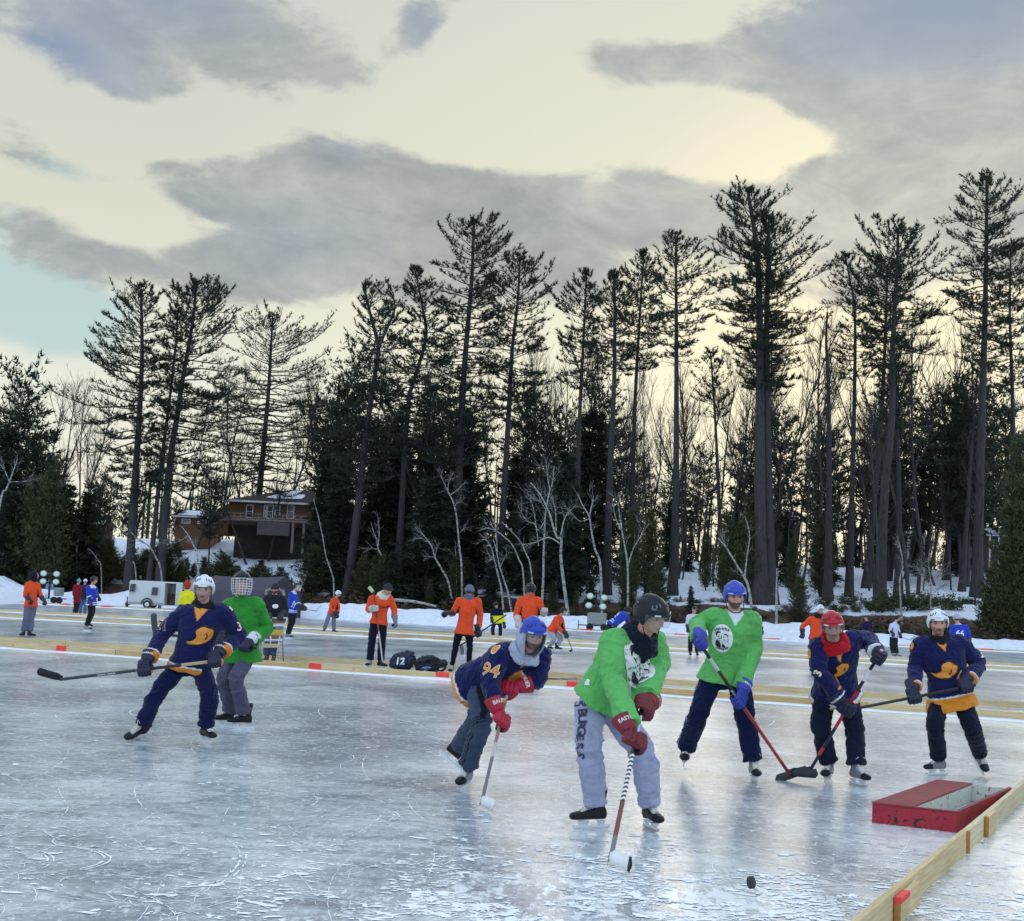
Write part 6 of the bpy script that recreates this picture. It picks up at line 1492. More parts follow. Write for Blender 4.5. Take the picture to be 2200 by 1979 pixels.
def hattrick(z, sc=1.0, rot=0):
    f = [Pz(ell(.098, .128), z, PW, rot, scale=sc, lift=.006, name='round_print', sm=False)]
    def put(pts, dx, dy, m=PK): return Pz([(x + dx, y + dy) for x, y in pts], z, m, rot, scale=sc, lift=.0095, name='print')
    f += [put([(-.058, .050), (-.040, .066), (-.016, .060), (-.012, .048), (-.030, .050), (-.044, .040), (-.046, .022), (-.054, .024)], 0, 0),    # dark hair of the left head
          put([(-.046, -.012), (-.030, -.022), (-.020, -.040), (-.012, -.082), (-.038, -.080), (-.062, -.060), (-.060, -.030)], 0, 0), put([(-.018, -.030), (-.006, -.034), (-.004, -.060), (-.012, -.078)], 0, 0, PW),
          put([(-.004, -.060), (.010, -.052), (.028, -.078), (.004, -.086)], 0, 0), put([(.010, .030), (.030, .040), (.050, .030), (.056, .010), (.050, .008), (.044, .024), (.028, .030)], 0, 0),
          put([(.052, .006), (.058, -.014), (.050, -.034), (.046, -.034), (.052, -.014)], 0, 0), put([(-.040, .020), (-.022, .022), (-.024, .017), (-.038, .015)], 0, 0), put([(-.034, .0), (-.018, .001), (-.020, -.004), (-.032, -.004)], 0, 0),
          put([(.006, .012), (.020, .012), (.018, .007), (.008, .007)], 0, 0), put([(.012, -.012), (.030, -.010), (.028, -.016), (.014, -.016)], 0, 0), put([(-.006, .030), (-.002, .010), (-.008, -.012), (-.010, .010)], 0, 0)]
    def arc(txt, r, a0, size, down=False):
        def fn(s):
            V2, F2 = text_mesh(txt, size, .01, bold=.0008); out = []
            for x, y in V2:
                if not down: a = x / r; out.append((math.sin(a) * (r + y) * sc, (math.cos(a) * (r + y) * 1.0 - r + a0) * sc))
                else: a = x / r; out.append((math.sin(a) * (r - y) * sc, (-math.cos(a) * (r - y) + r - a0) * sc))
            s.decal('lettering', out, F2, PK, z, .08, rot, 'top', .0105)
        return fn
    f += [arc('Hat-trick', .11, .092, .040), arc('Swayze', .11, .094, .038, True)]
    return f
def vee(w=.075, l=.15, c=None): return (w, l, c or srgb(232, 150, 62))
WH, GO = C['white'], C['gold']
# ---- player 1: navy, white helmet with visor
z = Zm((260, 1210), 4.55, (905, 1772))
bt, hl, tp = z.p(1000, 948, -.22), z.p(-595, 1136, -.42), z.p(-832, 1086, -.47)
stick('black hockey stick with a tan butt end, held level by the leftmost navy player', bt, hl, tp, [(0, .26, srgb(190, 172, 120)), (.26, .5, (.015, .015, .017)), (.5, .54, (.3, .31, .32)), (.54, 1, (.05, .052, .055))], bcol=(.016, .017, .02), txt=('WARRIOR  WARRIOR', .018, .72, PW), tape=((.018, .018, .02), .15, 1.0))
Person('navy jersey player at the left in a white helmet and visor, skates spread wide', look=(.10, -1, -.12), face=dict(tache=.25, beard=.3, hair=(.06, .04, .03), mouth_open=1), seed=1,
    J=dict(hd=(808, 262, -.10), nk=(805, 420, -.03), sa=(600, 492, -.05), sb=(1005, 488, -.05), ea=(405, 690, -.02), wa=(285, 880, -.16), ha=z.on(228, 1028, bt, hl), eb=(1150, 705, .06), wb=(1075, 880, -.06), hb=z.on(915, 958, bt, hl), ca=(585, 985, .05), cb=(765, 985, .05), ka=(345, 1285, -.10), kb=(868, 1290, -.10), aa=(205, 1590, .02), ab=(830, 1600, .05)),
    jersey=dict(c=C['navy'], bands=[(-.02, .05, srgb(206, 128, 46)), (.05, .064, WH)], cuffs=[(-.05, .075, srgb(214, 122, 40)), (.075, .088, WH)], v=vee(.07, .13)), pants=dict(c=srgb(18, 27, 64)), legs=1.02, hem=.06,
    helmet=dict(c=srgb(226, 230, 234), n='white', visor=1, v=(.1, .11, .12), m=(.15, .16, .18)), collar=dict(c=(.012, .013, .02), r=.088, t=.026),
    gloves=dict(ab=dict(c=srgb(20, 24, 52), cc=srgb(20, 24, 52), n='navy', pm=cloth('glove_gold', srgb(206, 124, 50))), sa=hl - bt, sb=hl - bt, na=(-.2, -.9, .35), nb=(.1, -.7, -.2)), feet=dict(a=sk((-.62, -.62, -.30), SK_W, up=(.38, -.2, .9), snap=False), b=sk((.62, -.78, 0), SK_W)), **z.a(),
    extra=emblem((770, 720), 1.05) + [T('21', (402, 612), .13, PPINK, -14, bold=.004), T('21', (402, 612), .13, PK, -14, lift=.010), T('3', (1158, 622), .12, PPINK, 20, bold=.003), glove_text('a', 'WARRIOR', .028, PW), glove_text('b', 'WARRIOR', .032, PW), Pz([(-.012, -.03), (.02, -.02), (.012, .03), (-.02, .02)], (480, 420), PG, name='patch'), Pz(ell(.03, .022, 14), (1070, 445), PPINK, name='patch', sm=False)])
# ---- player 2: green, caged helmet
z = Zm((260, 1210), 4.55, (1140, 1620))
bt, hl, tp = z.p(1330, 830, -.28), z.p(322, 676, .05), z.p(285, 500, .0)
stick('hockey stick of the caged green player, only its grey blade showing beside the navy sleeve', bt, hl, tp, [(0, 1, (.02, .02, .022))], bcol=(.05, .055, .06), tape=(srgb(70, 76, 84), .1, 1))
Person('bright green jersey player in a caged black helmet, behind the navy player at the left', look=(.30, -1, .05), face=dict(hair=(.05, .035, .03)), seed=2,
    J=dict(hd=(1178, 205, -.05), nk=(1165, 330, 0), sa=(1055, 425, .08), sb=(1325, 415, -.02), ea=(965, 610, .05), wa=(985, 740, -.15), ha=z.on(975, 778, bt, hl), eb=(1425, 640, .06), wb=(1330, 700, -.14), hb=z.on(1225, 800, bt, hl), ca=(1120, 880, .06), cb=(1255, 880, .0), ka=(1010, 1120, -.08), kb=(1120, 1135, -.22), aa=(1075, 1380, .22), ab=(1215, 1445, .0)),
    jersey=dict(c=C['green2']), pants=dict(c=srgb(84, 86, 104)), hem=.10, legs=.95, bulk=1.0,
    helmet=dict(c=(.015, .018, .022), n='black', cage=srgb(222, 224, 226), v=(.2, .2, .2), m=(.7, .7, .7)),
    gloves=dict(ab=dict(c=srgb(22, 28, 56), cc=srgb(22, 28, 56), n='navy'), b=dict(c=srgb(22, 28, 56), cc=srgb(214, 216, 220), n='navyw'), sa=hl - bt, sb=hl - bt, nb=(.3, -.8, .4)), feet=dict(a=sk((-.95, -.22, 0), SK_B), b=sk((-.97, -.2, 0), SK_B)), extra=[T('CCM', (1262, 692), .05, PW, 20)] if False else [], **z.a())
# ---- player 3: navy 94, blue helmet, bent over
z = Zm((930, 1290), 3.793, (190, 1535))
hl = ground(1034, 1728, .03); tp = ground(1068, 1741, .03); bt = z.p(618, 700, -.30)
stick('silver and brown hockey stick with a white-taped blade, held by player 94', bt, hl, tp, [(0, .12, srgb(206, 200, 196)), (.12, .5, srgb(150, 110, 104)), (.5, .62, srgb(196, 190, 186)), (.62, 1, srgb(112, 108, 112))], bcol=(.7, .7, .7), tape=(srgb(236, 236, 236), -.02, 1.0), bh=.075, bladeup=(0, .35, 1))
Person('bearded navy jersey player 94 in a blue helmet, bent forward over his stick', look=(.34, -.92, -.30), face=dict(beard=.7, tache=.7, hair=(.035, .022, .018), mouth_open=1), seed=3,
    J=dict(hd=(812, 285, -.45), nk=(752, 420, -.34), sa=(540, 450, -.34), sb=(880, 455, -.16), ea=(470, 660, -.42), wa=(520, 830, -.50), ha=z.on(535, 985, bt, hl), eb=(850, 640, -.22), wb=(735, 705, -.40), hb=z.on(608, 730, bt, hl), ca=(350, 640, -.06), cb=(430, 665, .13), ka=(400, 990, -.22), kb=(345, 985, .15), aa=(280, 1320, .0), ab=(212, 1195, .50)),
    jersey=dict(c=C['navy'], bands=[(-.03, .035, srgb(216, 144, 66)), (.035, .05, WH)], cuffs=[(-.02, .03, srgb(214, 132, 44)), (.03, .04, WH)], v=vee(.05, .09)), pants=dict(c=srgb(62, 74, 94), stripe=(.012, .013, .02), triple=1), hem=.10, legs=.95, bulk=1.02,
    helmet=dict(c=srgb(36, 66, 176), n='blue', visor=1, v=(.02, .03, .12), m=(.7, .72, .8)), hood=dict(c=srgb(176, 178, 196), k=1.06, open=.85), collar=dict(c=srgb(176, 178, 196), r=.092, t=.026, n=2),
    gloves=dict(ab=dict(c=srgb(176, 20, 52), cc=srgb(170, 18, 50), n='red'), sa=hl - bt, sb=hl - bt, na=(-.1, -.9, .2), nb=(.3, -.8, .3)), feet=dict(a=sk((-.30, -.92, -.12), SK_G), b=sk((.76, -.2, -.52), SK_B, up=(.5, -.1, .8), snap=False)), **z.a(),
    extra=[T('94', (470, 572), .145, PPINK, -14, bold=.0045), T('94', (470, 572), .145, srgb and PG, -14, lift=.010), Pz([(-.02, -.045), (.02, -.02), (.035, .02), (.03, .05), (-.005, .04), (-.035, -.01)], (510, 400), PPINK, -8, name='patch'), Pz([(-.015, -.035), (.014, -.015), (.026, .018), (.022, .038), (-.004, .03), (-.025, -.01)], (510, 400), PG, -8, name='patch', lift=.010), glove_text('a', 'BAUER', .042, PW), glove_text('b', 'BAUER', .042, PW)])
# ---- player 4: green in front, black helmet, grey sweatpants
z = Zm((1200, 1480), 4.55, (300, 1375))
hl = ground(1311, 1850, .03); tp = ground(1366, 1872, .02); bt = z.p(826, 130, -.42)
dash = []
for i in range(11): a = .36 + i * .027; dash += [(a, a + .014, srgb(236, 236, 236)), (a + .014, a + .027, (.02, .02, .02))]
stick('brown hockey stick with a white-taped blade and dashed shaft, nearest the camera', bt, hl, tp, [(0, .1, (.02, .02, .02)), (.1, .24, srgb(196, 208, 222)), (.24, .36, (.03, .03, .03))] + dash + [(.657, .86, srgb(118, 66, 62)), (.86, 1, srgb(120, 118, 122))], bcol=(.02, .02, .022), tape=(srgb(238, 238, 238), -.04, .82), bh=.078, bladeup=(0, .25, 1), w=.03)
CAMP = [T('CAMP', (245, 140), .062, PN, -6, 'pants', bold=.0016, name='lettering')]
for i, (ch, yy, xx) in enumerate(zip('BURGESS', (228, 292, 352, 408, 476, 560, 640), (232, 226, 222, 218, 212, 208, 216))): CAMP.append(T(ch, (xx, yy), .088, PN, -90, 'pants', bold=.0026, fs=(1.0, 1.05)))
def u4(x, y, off=0): return at(1200 + x / 7.28, 1260 + y / 7.28, z.D + off)
def c4(x, y): return ((1200 + x / 7.28 - 1200) * 4.55, (1260 + y / 7.28 - 1480) * 4.55)
Person('green jersey player nearest the camera, black helmet and visor, grey lettered sweatpants', look=(.72, -.66, -.34), face=dict(tache=.25, hair=(.05, .035, .03)), seed=4,
    J=dict(hd=u4(1445, 470, -.30), nk=u4(1290, 800, -.16), sa=u4(850, 880, -.24), sb=u4(1490, 880, .02), ea=u4(850, 1400, -.34), wa=u4(985, 1830, -.44), ha=z.on(745, 530, bt, hl), eb=u4(1560, 1230, .0), wb=u4(1500, 1500, -.22), hb=z.on(808, 175, bt, hl), ca=(305, 115, -.06), cb=(520, 150, .07), ka=(305, 600, -.16), kb=(835, 660, -.05), aa=(365, 1120, .0), ab=(895, 1110, .12)),
    jersey=dict(c=srgb(98, 180, 94)), pants=dict(c=srgb(164, 166, 190)), hem=.005, hemoff=(.03, -.02, 0), bulk=1.05, legr=(.108, .102, .090, .090, .082, .084),
    helmet=dict(c=(.016, .018, .026), n='black', visor=1, v=(.05, .05, .05), m=(.75, .75, .75)), collar=dict(c=srgb(22, 28, 44), r=.098, t=.034, drape=.13, n=3),
    gloves=dict(ab=dict(c=srgb(104, 22, 34), cc=srgb(128, 22, 36), n='darkred'), sa=hl - bt, sb=hl - bt, na=(.1, -.95, .2), nb=(.1, -.95, .2)), feet=dict(a=sk((-.90, -.42, 0), SK_W), b=sk((.28, -.95, 0), SK_W)), **z.a(),
    extra=hattrick(c4(1290, 1400), 1.0, -4) + CAMP + [glove_text('a', 'EASTON', .036, PW), glove_text('b', 'EASTON', .036, PW), Pz([(-.022, -.015), (.0, .028), (.026, .01), (.024, -.028)], c4(445, 1500), PW, name='patch', sm=False)])
# ---- player 5: green, blue helmet, bearded
z = Zm((1430, 1230), 3.872, (745, 1745))
hl = at(1697, 1664, z.D + .12); tp = at(1756, 1670, z.D + .10); bt = z.p(262, 560, -.60)
stick('red and black hockey stick slanting down to the right from the bearded green player', bt, hl, tp, [(0, .13, (.03, .02, .02)), (.13, .22, srgb(214, 206, 204)), (.22, .30, srgb(92, 34, 36)), (.30, .50, (.02, .02, .022)), (.50, .90, srgb(178, 52, 54)), (.90, 1, srgb(120, 44, 46))], bcol=(.02, .022, .026), tape=((.03, .034, .04), .1, 1.0), bh=.075, bladeup=(0, .2, 1), txt=('BAUER ONE', .026, .40, PW))
Person('bearded green jersey player in a blue helmet standing upright with a round chest print', look=(.10, -1, -.20), face=dict(beard=.8, tache=.75, hair=(.03, .02, .018)), seed=5,
    J=dict(hd=(575, 205, -.06), nk=(572, 325, 0), sa=(395, 372, .0), sb=(715, 395, .0), ea=(268, 430, .10), wa=(262, 480, -.12), ha=z.on(262, 585, bt, hl) + V3((0, -.02, 0)), eb=(735, 640, .02), wb=(668, 880, -.12), hb=z.on(612, 1045, bt, hl), ca=(385, 860, .08), cb=(600, 860, .10), ka=(270, 1180, -.0), kb=(660, 1185, .05), aa=(165, 1470, .28), ab=(735, 1540, .02)),
    jersey=dict(c=srgb(96, 176, 90), v=(.075, .11, srgb(222, 226, 232))), pants=dict(c=srgb(17, 24, 58), stripe=srgb(150, 156, 190)), hem=.05, legs=1.10,
    helmet=dict(c=srgb(48, 74, 176), n='royal', v=(.16, .22, .5), m=(.5, .55, .8)),
    gloves=dict(ab=dict(c=srgb(42, 54, 150), cc=srgb(48, 60, 160), n='royal'), sa=hl - bt, sb=hl - bt, na=(-.15, -.95, .1), nb=(.25, -.9, .2)), feet=dict(a=sk((-.12, -.97, 0), SK_T, snap=False, up=(.05, -.25, 1)), b=sk((.03, -1, 0), SK_T)), **z.a(),
    extra=hattrick((470, 548), 1.0, 0) + [glove_text('b', 'EASTON', .03, PW), glove_text('a', 'EASTON', .03, PW)])
# ---- player 6: navy, red helmet, stick reaching left
z = Zm((1700, 1290), 4.333, (690, 1730))
hl = at(1739, 1657, z.D + .10); tp = at(1668, 1680, z.D + .12); bt = z.p(845, 460, -.40)
stick('black, white and red hockey stick crossing the legs of the red-helmeted player', bt, hl, tp, [(0, .07, srgb(226, 220, 216)), (.07, .16, (.02, .02, .02)), (.16, .25, srgb(230, 230, 230)), (.25, .33, (.02, .02, .022)), (.33, .64, srgb(176, 30, 50)), (.64, .80, srgb(24, 28, 60)), (.80, .86, srgb(196, 60, 60)), (.86, 1, (.02, .025, .05))], bcol=(.06, .065, .07), tape=(srgb(66, 70, 74), .05, 1.0), bh=.07, bladeup=(0, .3, 1))
Person('navy jersey player in a red helmet with a red hood, reaching down with his stick', look=(-.10, -1, -.30), face=dict(beard=.45, tache=.4, hair=(.16, .08, .045)), seed=6,
    J=dict(hd=(382, 250, -.30), nk=(395, 385, -.16), sa=(250, 440, -.14), sb=(590, 365, -.04), ea=(262, 660, -.22), wa=(430, 850, -.36), ha=z.on(490, 985, bt, hl), eb=(725, 372, .16), wb=(770, 440, .02), hb=z.on(815, 520, bt, hl), ca=(310, 850, .16), cb=(515, 850, .18), ka=(275, 1170, .08), kb=(588, 1185, .06), aa=(352, 1470, .16), ab=(610, 1510, .0)),
    jersey=dict(c=C['navy'], bands=[(-.03, .022, srgb(214, 150, 80)), (.022, .05, WH)], cuffs=[(-.02, .03, WH)], v=vee(.07, .15, srgb(236, 160, 80))), pants=dict(c=srgb(22, 28, 48)), hem=.05, legs=1.06, bulk=1.02,
    helmet=dict(c=srgb(176, 22, 44), n='red', visor=1, v=(.25, .02, .03), m=(.85, .8, .8)), collar=dict(c=srgb(190, 26, 40), r=.10, t=.030),
    gloves=dict(ab=dict(c=srgb(18, 24, 52), cc=srgb(20, 28, 60), n='navy'), sa=hl - bt, sb=hl - bt, na=(-.1, -.9, .3), nb=(.2, -.85, .35)), feet=dict(a=sk((-.42, -.9, 0), SK_G), b=sk((.36, -.93, 0), SK_G)), **z.a(),
    extra=emblem((450, 655), .72, 15) + [Pz([(-.02, -.04), (.018, -.045), (.02, .0), (.005, .04), (-.02, .025)], (172, 490), PG, name='patch'), T('3', (250, 680), .10, PPINK, 60, bold=.004), glove_text('a', 'WARRIOR', .03, PW), glove_text('b', 'WARRIOR', .034, PW)])
# ---- player 7: navy, white helmet, orange hem
z = Zm((1920, 1290), 4.548, (405, 1718))
bt, hl, tp = z.p(800, 828, -.24), z.p(-345, 1052, -.30), at(1822, 1531, z.D - .30)
stick('dark hockey stick held level by the white-helmeted player at the right, pointing left', bt, hl, tp, [(0, .5, (.02, .02, .018)), (.5, 1, (.045, .045, .03))], bcol=(.5, .5, .5))
Person('navy jersey player at the far right in a white helmet, wide orange hem', look=(-.16, -1, -.08), face=dict(beard=.45, tache=.35, hair=(.06, .04, .03), mouth_open=1), seed=7,
    J=dict(hd=(432, 232, -.06), nk=(435, 375, 0), sa=(265, 440, .0), sb=(655, 430, .0), ea=(215, 650, .04), wa=(235, 815, -.08), ha=z.on(192, 945, bt, hl), eb=(830, 620, .06), wb=(790, 760, -.10), hb=z.on(700, 852, bt, hl), ca=(450, 960, .04), cb=(665, 960, .04), ka=(405, 1230, -.12), kb=(760, 1235, -.12), aa=(445, 1530, .02), ab=(850, 1500, .22)),
    jersey=dict(c=C['navy'], bands=[(-.03, .135, srgb(228, 142, 44)), (.135, .15, WH)], cuffs=[(-.02, .035, srgb(220, 150, 90)), (.035, .05, WH)], v=vee(.06, .12)), pants=dict(c=srgb(20, 26, 42)), hem=.10, legs=1.0, bulk=1.04,
    helmet=dict(c=srgb(228, 232, 236), n='white', v=(.15, .16, .18), m=(.15, .16, .18)), collar=dict(c=(.012, .014, .02), r=.094, t=.028),
    gloves=dict(ab=dict(c=srgb(20, 24, 46), cc=srgb(20, 24, 46), n='navy'), sa=hl - bt, sb=hl - bt, na=(-.2, -.8, .4), nb=(.1, -.95, .1)), feet=dict(a=sk((-.86, -.48, 0), SK_G), b=sk((.10, -.80, -.48), SK_G, up=(.05, -.45, .9), snap=False)), **z.a(),
    extra=emblem((495, 690), .98, -4) + [T('3', (852, 525), .12, PPINK, 8, bold=.004), T('3', (852, 525), .12, PW, 8, lift=.010), Pz(ell(.02, .04, 14), (180, 445), PG, name='patch', sm=False), Pz([(-.03, .01), (.01, .025), (.035, -.01), (.02, -.03), (-.005, -.01)], (722, 372), PG, name='patch'), Pz([(-.01, 0), (.0, -.008), (.02, .006), (.022, .012), (.0, .0)], (725, 1003), PW, on='pants', name='mark')])
# ---------------------------------------------------------------- people on the rinks behind
SH = lambda d, c=(.02, .02, .022), **k: dict(d=d, c=c, k='shoe', **k)
OR = dict(c=C['orange'], armpit=(.02, .015, .015))
GLB = dict(c=(.02, .02, .024), n='black', s=1.1)
HB = dict(c=(.015, .016, .02), n='black', v=(.1, .1, .1), m=(.8, .8, .8)); HBC = dict(HB, cage=(.6, .6, .62))
def beanie(c, pom=False, k=1.0):
    def fn(s):
        m = MB(); rings = []
        for th, r in ((1.62, 1.04), (1.5, 1.10), (1.25, 1.08), (.95, 1.06), (.6, 1.04), (.3, 1.02), (.04, 1.0)):
            rings.append([(math.sin(th) * math.cos(a) * .088 * r * k, math.sin(th) * math.sin(a) * .106 * r * k - .004, .012 + math.cos(th) * .125 * r * k) for a in np.linspace(0, 2 * math.pi, 20, endpoint=False)])
        m.loft(rings)
        if pom: m.ball((0, 0, .155), .03)
        link('beanie', m.mesh('beanie', [cloth('beanie_%03d%03d' % (int(c[0] * 255), int(c[2] * 255)), c)], True), s.root, mw=Matrix.Translation(-s.base) @ s.hm)
    return fn
def far(label, o, k, contact, J, **kw): z = Zm(o, k, contact, kw.pop('D', None)); kw.setdefault('group', None); return Person(label, J=J, **z.a(), **kw)
def cap_peak(s):
    m = MB(); m.loft([[(-.06, .08, .045), (0, .10, .052), (.06, .08, .045)], [(-.05, .15, .035), (0, .165, .04), (.05, .15, .035)]], cap=False, closed=False); link('cap_peak', m.mesh('cap_peak', [cloth('beanie_003005', (.015, .015, .02))], True), s.root, mw=Matrix.Translation(-s.base) @ s.hm)
def fur(s):
    m = MB(); P = [V3((math.cos(a) * .20, -.10 + .04 * abs(math.cos(a)), -.04 + math.sin(a) * .10 - .05)) for a in np.linspace(-.5, math.pi + .5, 18)]
    m.tube(P, [.035 + .012 * math.sin(i * 2.1) for i in range(18)], 8); me = m.mesh('fur_trim', [cloth('fur', srgb(150, 140, 128), .95)], True); link('fur_trim', me, s.root, mw=Matrix.Translation(-s.base) @ s.hm)
def shades(s):
    m = MB(); m.box((-.032, .098, .010), (.027, 0, 0), (0, .004, 0), (0, 0, .016)); m.box((.032, .098, .010), (.027, 0, 0), (0, .004, 0), (0, 0, .016)); m.box((0, .100, .015), (.01, 0, 0), (0, .003, 0), (0, 0, .004)); link('sunglasses', m.mesh('sunglasses', [plast('shades', (.01, .01, .012), .1)]), s.root, mw=Matrix.Translation(-s.base) @ s.hm)
z5 = ((0, 1200), 5.0575)
# left rinks
far('person in an orange jacket and grey trousers with a dark hood, far left', *z5, (303, 840), dict(hd=(378, 185), nk=(352, 245), sa=(300, 285, -.05), sb=(405, 290, .1), ea=(275, 400, -.1), wa=(1, 1), ha=(330, 470, -.2), eb=(440, 400, .1), wb=(1, 1), hb=(478, 480, .0), ca=(300, 500, -.03), cb=(372, 500, .06), ka=(283, 640, -.1), kb=(345, 640, .05), aa=(255, 780, -.05), ab=(328, 790, .02)),
    look=(.85, .35, .05), jersey=OR, pants=dict(c=srgb(104, 106, 124)), gloves=dict(ab=GLB, sa=(0, 1, 0), sb=(0, 1, 0)), feet=dict(a=SH((-.1, -.9, 0)), b=SH((.95, -.3, 0))), hood=dict(c=srgb(24, 24, 48), k=1.1), back=True, seed=21, hem=.06)
z = Zm(*z5, (950, 790))
far('skater in a blue and white striped jersey and black helmet gliding at the left', *z5, (950, 790), dict(hd=(1022, 240), nk=(1000, 292), sa=(962, 318, -.08), sb=(1035, 325, .12), ea=(962, 410, -.1), wa=(1, 1), ha=(985, 495, -.15), eb=(1052, 400, .15), wb=(1, 1), hb=(1072, 440, .1), ca=(975, 480, -.05), cb=(1012, 480, .08), ka=(985, 590, -.05), kb=(1002, 595, .1), aa=(940, 730, .0), ab=(962, 690, .5)),
    look=(.9, -.1, 0), jersey=dict(c=C['blue'], bands=[(.02, .05, WH), (.085, .115, WH)], cuffs=[(.04, .07, WH), (.11, .14, WH)], yoke=[(-.2, .09, WH)]), pants=dict(c=(.012, .012, .016)), gloves=dict(ab=GLB, sa=(0, 1, 0), sb=(0, 1, 0)), feet=dict(a=sk((.95, -.1, 0), SK_T), b=sk((.6, .5, -.3), SK_B, snap=False)), helmet=HB, seed=22, hem=.10)
far('onlooker in a long dark red coat and teal knitted hat', *z5, (815, 612), dict(hd=(857, 250), nk=(845, 285), sa=(812, 305), sb=(868, 305), ea=(800, 375), wa=(1, 1), ha=(812, 430, -.1), eb=(872, 375), wb=(1, 1), hb=(862, 430, .1), ca=(825, 450), cb=(855, 450), ka=(818, 530), kb=(842, 530), aa=(802, 600), ab=(830, 600)),
    look=(.5, .8, 0), jersey=dict(c=C['coat']), coat=True, pants=dict(c=(.02, .022, .028)), gloves=dict(ab=GLB), feet=dict(a=SH((0, -1, 0)), b=SH((.3, -1, 0))), extra=[beanie(srgb(110, 150, 168), True)], seed=23, hem=.16, back=True, bulk=.95)
far('onlooker in a navy jacket, pale jeans and white knitted hat', *z5, (895, 612), dict(hd=(928, 250), nk=(920, 285), sa=(890, 308), sb=(950, 308), ea=(878, 370), wa=(1, 1), ha=(890, 425, -.1), eb=(960, 370), wb=(1, 1), hb=(948, 425, -.1), ca=(890, 430), cb=(928, 430), ka=(878, 520), kb=(925, 520), aa=(870, 600), ab=(922, 600)),
    look=(.2, .9, 0), jersey=dict(c=srgb(44, 50, 72)), coat=True, pants=dict(c=C['jean']), gloves=dict(ab=GLB), feet=dict(a=SH((0, -1, 0)), b=SH((.2, -1, 0))), extra=[beanie(srgb(222, 222, 232))], seed=24, hem=.06, back=True)
far('onlooker in a grey-blue jacket and black trousers below the left floodlights', *z5, (540, 480), dict(hd=(540, 243), nk=(537, 270), sa=(512, 285), sb=(565, 288), ea=(500, 330), wa=(1, 1), ha=(512, 368, -.1), eb=(580, 330), wb=(1, 1), hb=(575, 368), ca=(520, 370), cb=(560, 370), ka=(512, 425), kb=(565, 422), aa=(505, 470), ab=(570, 472)),
    look=(-.5, .6, 0), jersey=dict(c=srgb(120, 132, 164)), coat=True, pants=dict(c=(.02, .02, .03)), gloves=dict(ab=dict(c=C['skin'], n='hand', nocuff=1, s=.85)), feet=dict(a=SH((-.2, -1, 0)), b=SH((.8, -.3, 0))), extra=[beanie(srgb(170, 150, 180))], seed=25, hem=.04, back=True)
far('person in a yellow jacket and red hood beside the white trailer', (260, 1210), 4.55, (660, 610), dict(hd=(655, 205), nk=(650, 262), sa=(595, 300), sb=(700, 300), ea=(575, 390), wa=(1, 1), ha=(590, 460, -.1), eb=(720, 390), wb=(1, 1), hb=(705, 460, -.1), ca=(615, 440), cb=(680, 440), ka=(612, 520), kb=(682, 520), aa=(612, 600), ab=(684, 600)),
    look=(.6, .7, 0), jersey=dict(c=C['yellow']), coat=True, pants=dict(c=(.02, .02, .03)), gloves=dict(ab=GLB), feet=dict(a=SH((0, -1, 0)), b=SH((0, -1, 0))), hood=dict(c=srgb(176, 50, 34), k=1.12), back=True, seed=26, hem=.08, D=52)
# right of player 2
zk = ((530, 1230), 9.1)
far('person in a black parka with a fur hood and sunglasses behind the striped chair', *zk, (370, 1735), dict(hd=(548, 330, -.05), nk=(545, 440), sa=(400, 520), sb=(690, 520), ea=(350, 740, .05), wa=(1, 1), ha=(440, 870, -.22), eb=(760, 740, .05), wb=(1, 1), hb=(660, 880, -.22), ca=(450, 1010), cb=(600, 1010), ka=(400, 1350), kb=(560, 1350), aa=(385, 1650), ab=(535, 1650)),
    look=(-.05, -1, 0), jersey=dict(c=(.018, .018, .024)), coat=True, pants=dict(c=srgb(70, 84, 112)), gloves=dict(ab=GLB, sa=(1, 0, 0), sb=(1, 0, 0)), feet=dict(a=SH((-.2, -1, 0), srgb(92, 66, 54)), b=SH((0, -1, 0), srgb(92, 66, 54))), face=dict(beard=.9, hair=(.02, .02, .02)), seed=27, hem=.16, bulk=1.02,
    extra=[beanie((.02, .02, .024)), Pz([(-.055, .04), (.055, .04), (.05, -.035), (-.05, -.035)], (560, 665), PW, name='name_badge', lift=.012), lambda s: fur(s), lambda s: shades(s)])

z = Zm(*zk, (800, 1300)); hl = z.p(1372, 755, -.1); tp = z.p(1475, 650, -.1); bt = z.p(1000, 690, -.1)
stick('thin hockey stick held by the blue and white skater beside the black parka', bt, hl, tp, [(0, 1, (.25, .25, .26))], bcol=(.75, .78, .8), bh=.08, group='hockey sticks')
far('skater in a blue jersey with white stripes right of the black parka', *zk, (800, 1300), dict(hd=(985, 290, 0), nk=(925, 370), sa=(865, 425, -.12), sb=(945, 430, .12), ea=(860, 590, -.15), wa=(1, 1), ha=(1080, 700, -.12), eb=(985, 580, .15), wb=(1, 1), hb=(1130, 712, -.08), ca=(860, 770, -.08), cb=(920, 770, .08), ka=(855, 970, -.08), kb=(905, 960, .1), aa=(800, 1190, -.0), ab=(815, 1180, .25)),
    look=(.85, -.45, 0), jersey=dict(c=C['blue'], bands=[(.0, .03, C['navy']), (.06, .085, WH), (.12, .145, WH)], cuffs=[(.12, .15, WH), (.19, .22, WH)], yoke=[(-.2, .08, WH)]), pants=dict(c=(.014, .014, .018)), gloves=dict(ab=GLB, sa=(1, 0, 0), sb=(1, 0, 0)), feet=dict(a=sk((.9, -.35, 0), SK_G), b=sk((.9, -.35, 0), SK_G)), helmet=HBC, seed=28, hem=.08, legs=.95)
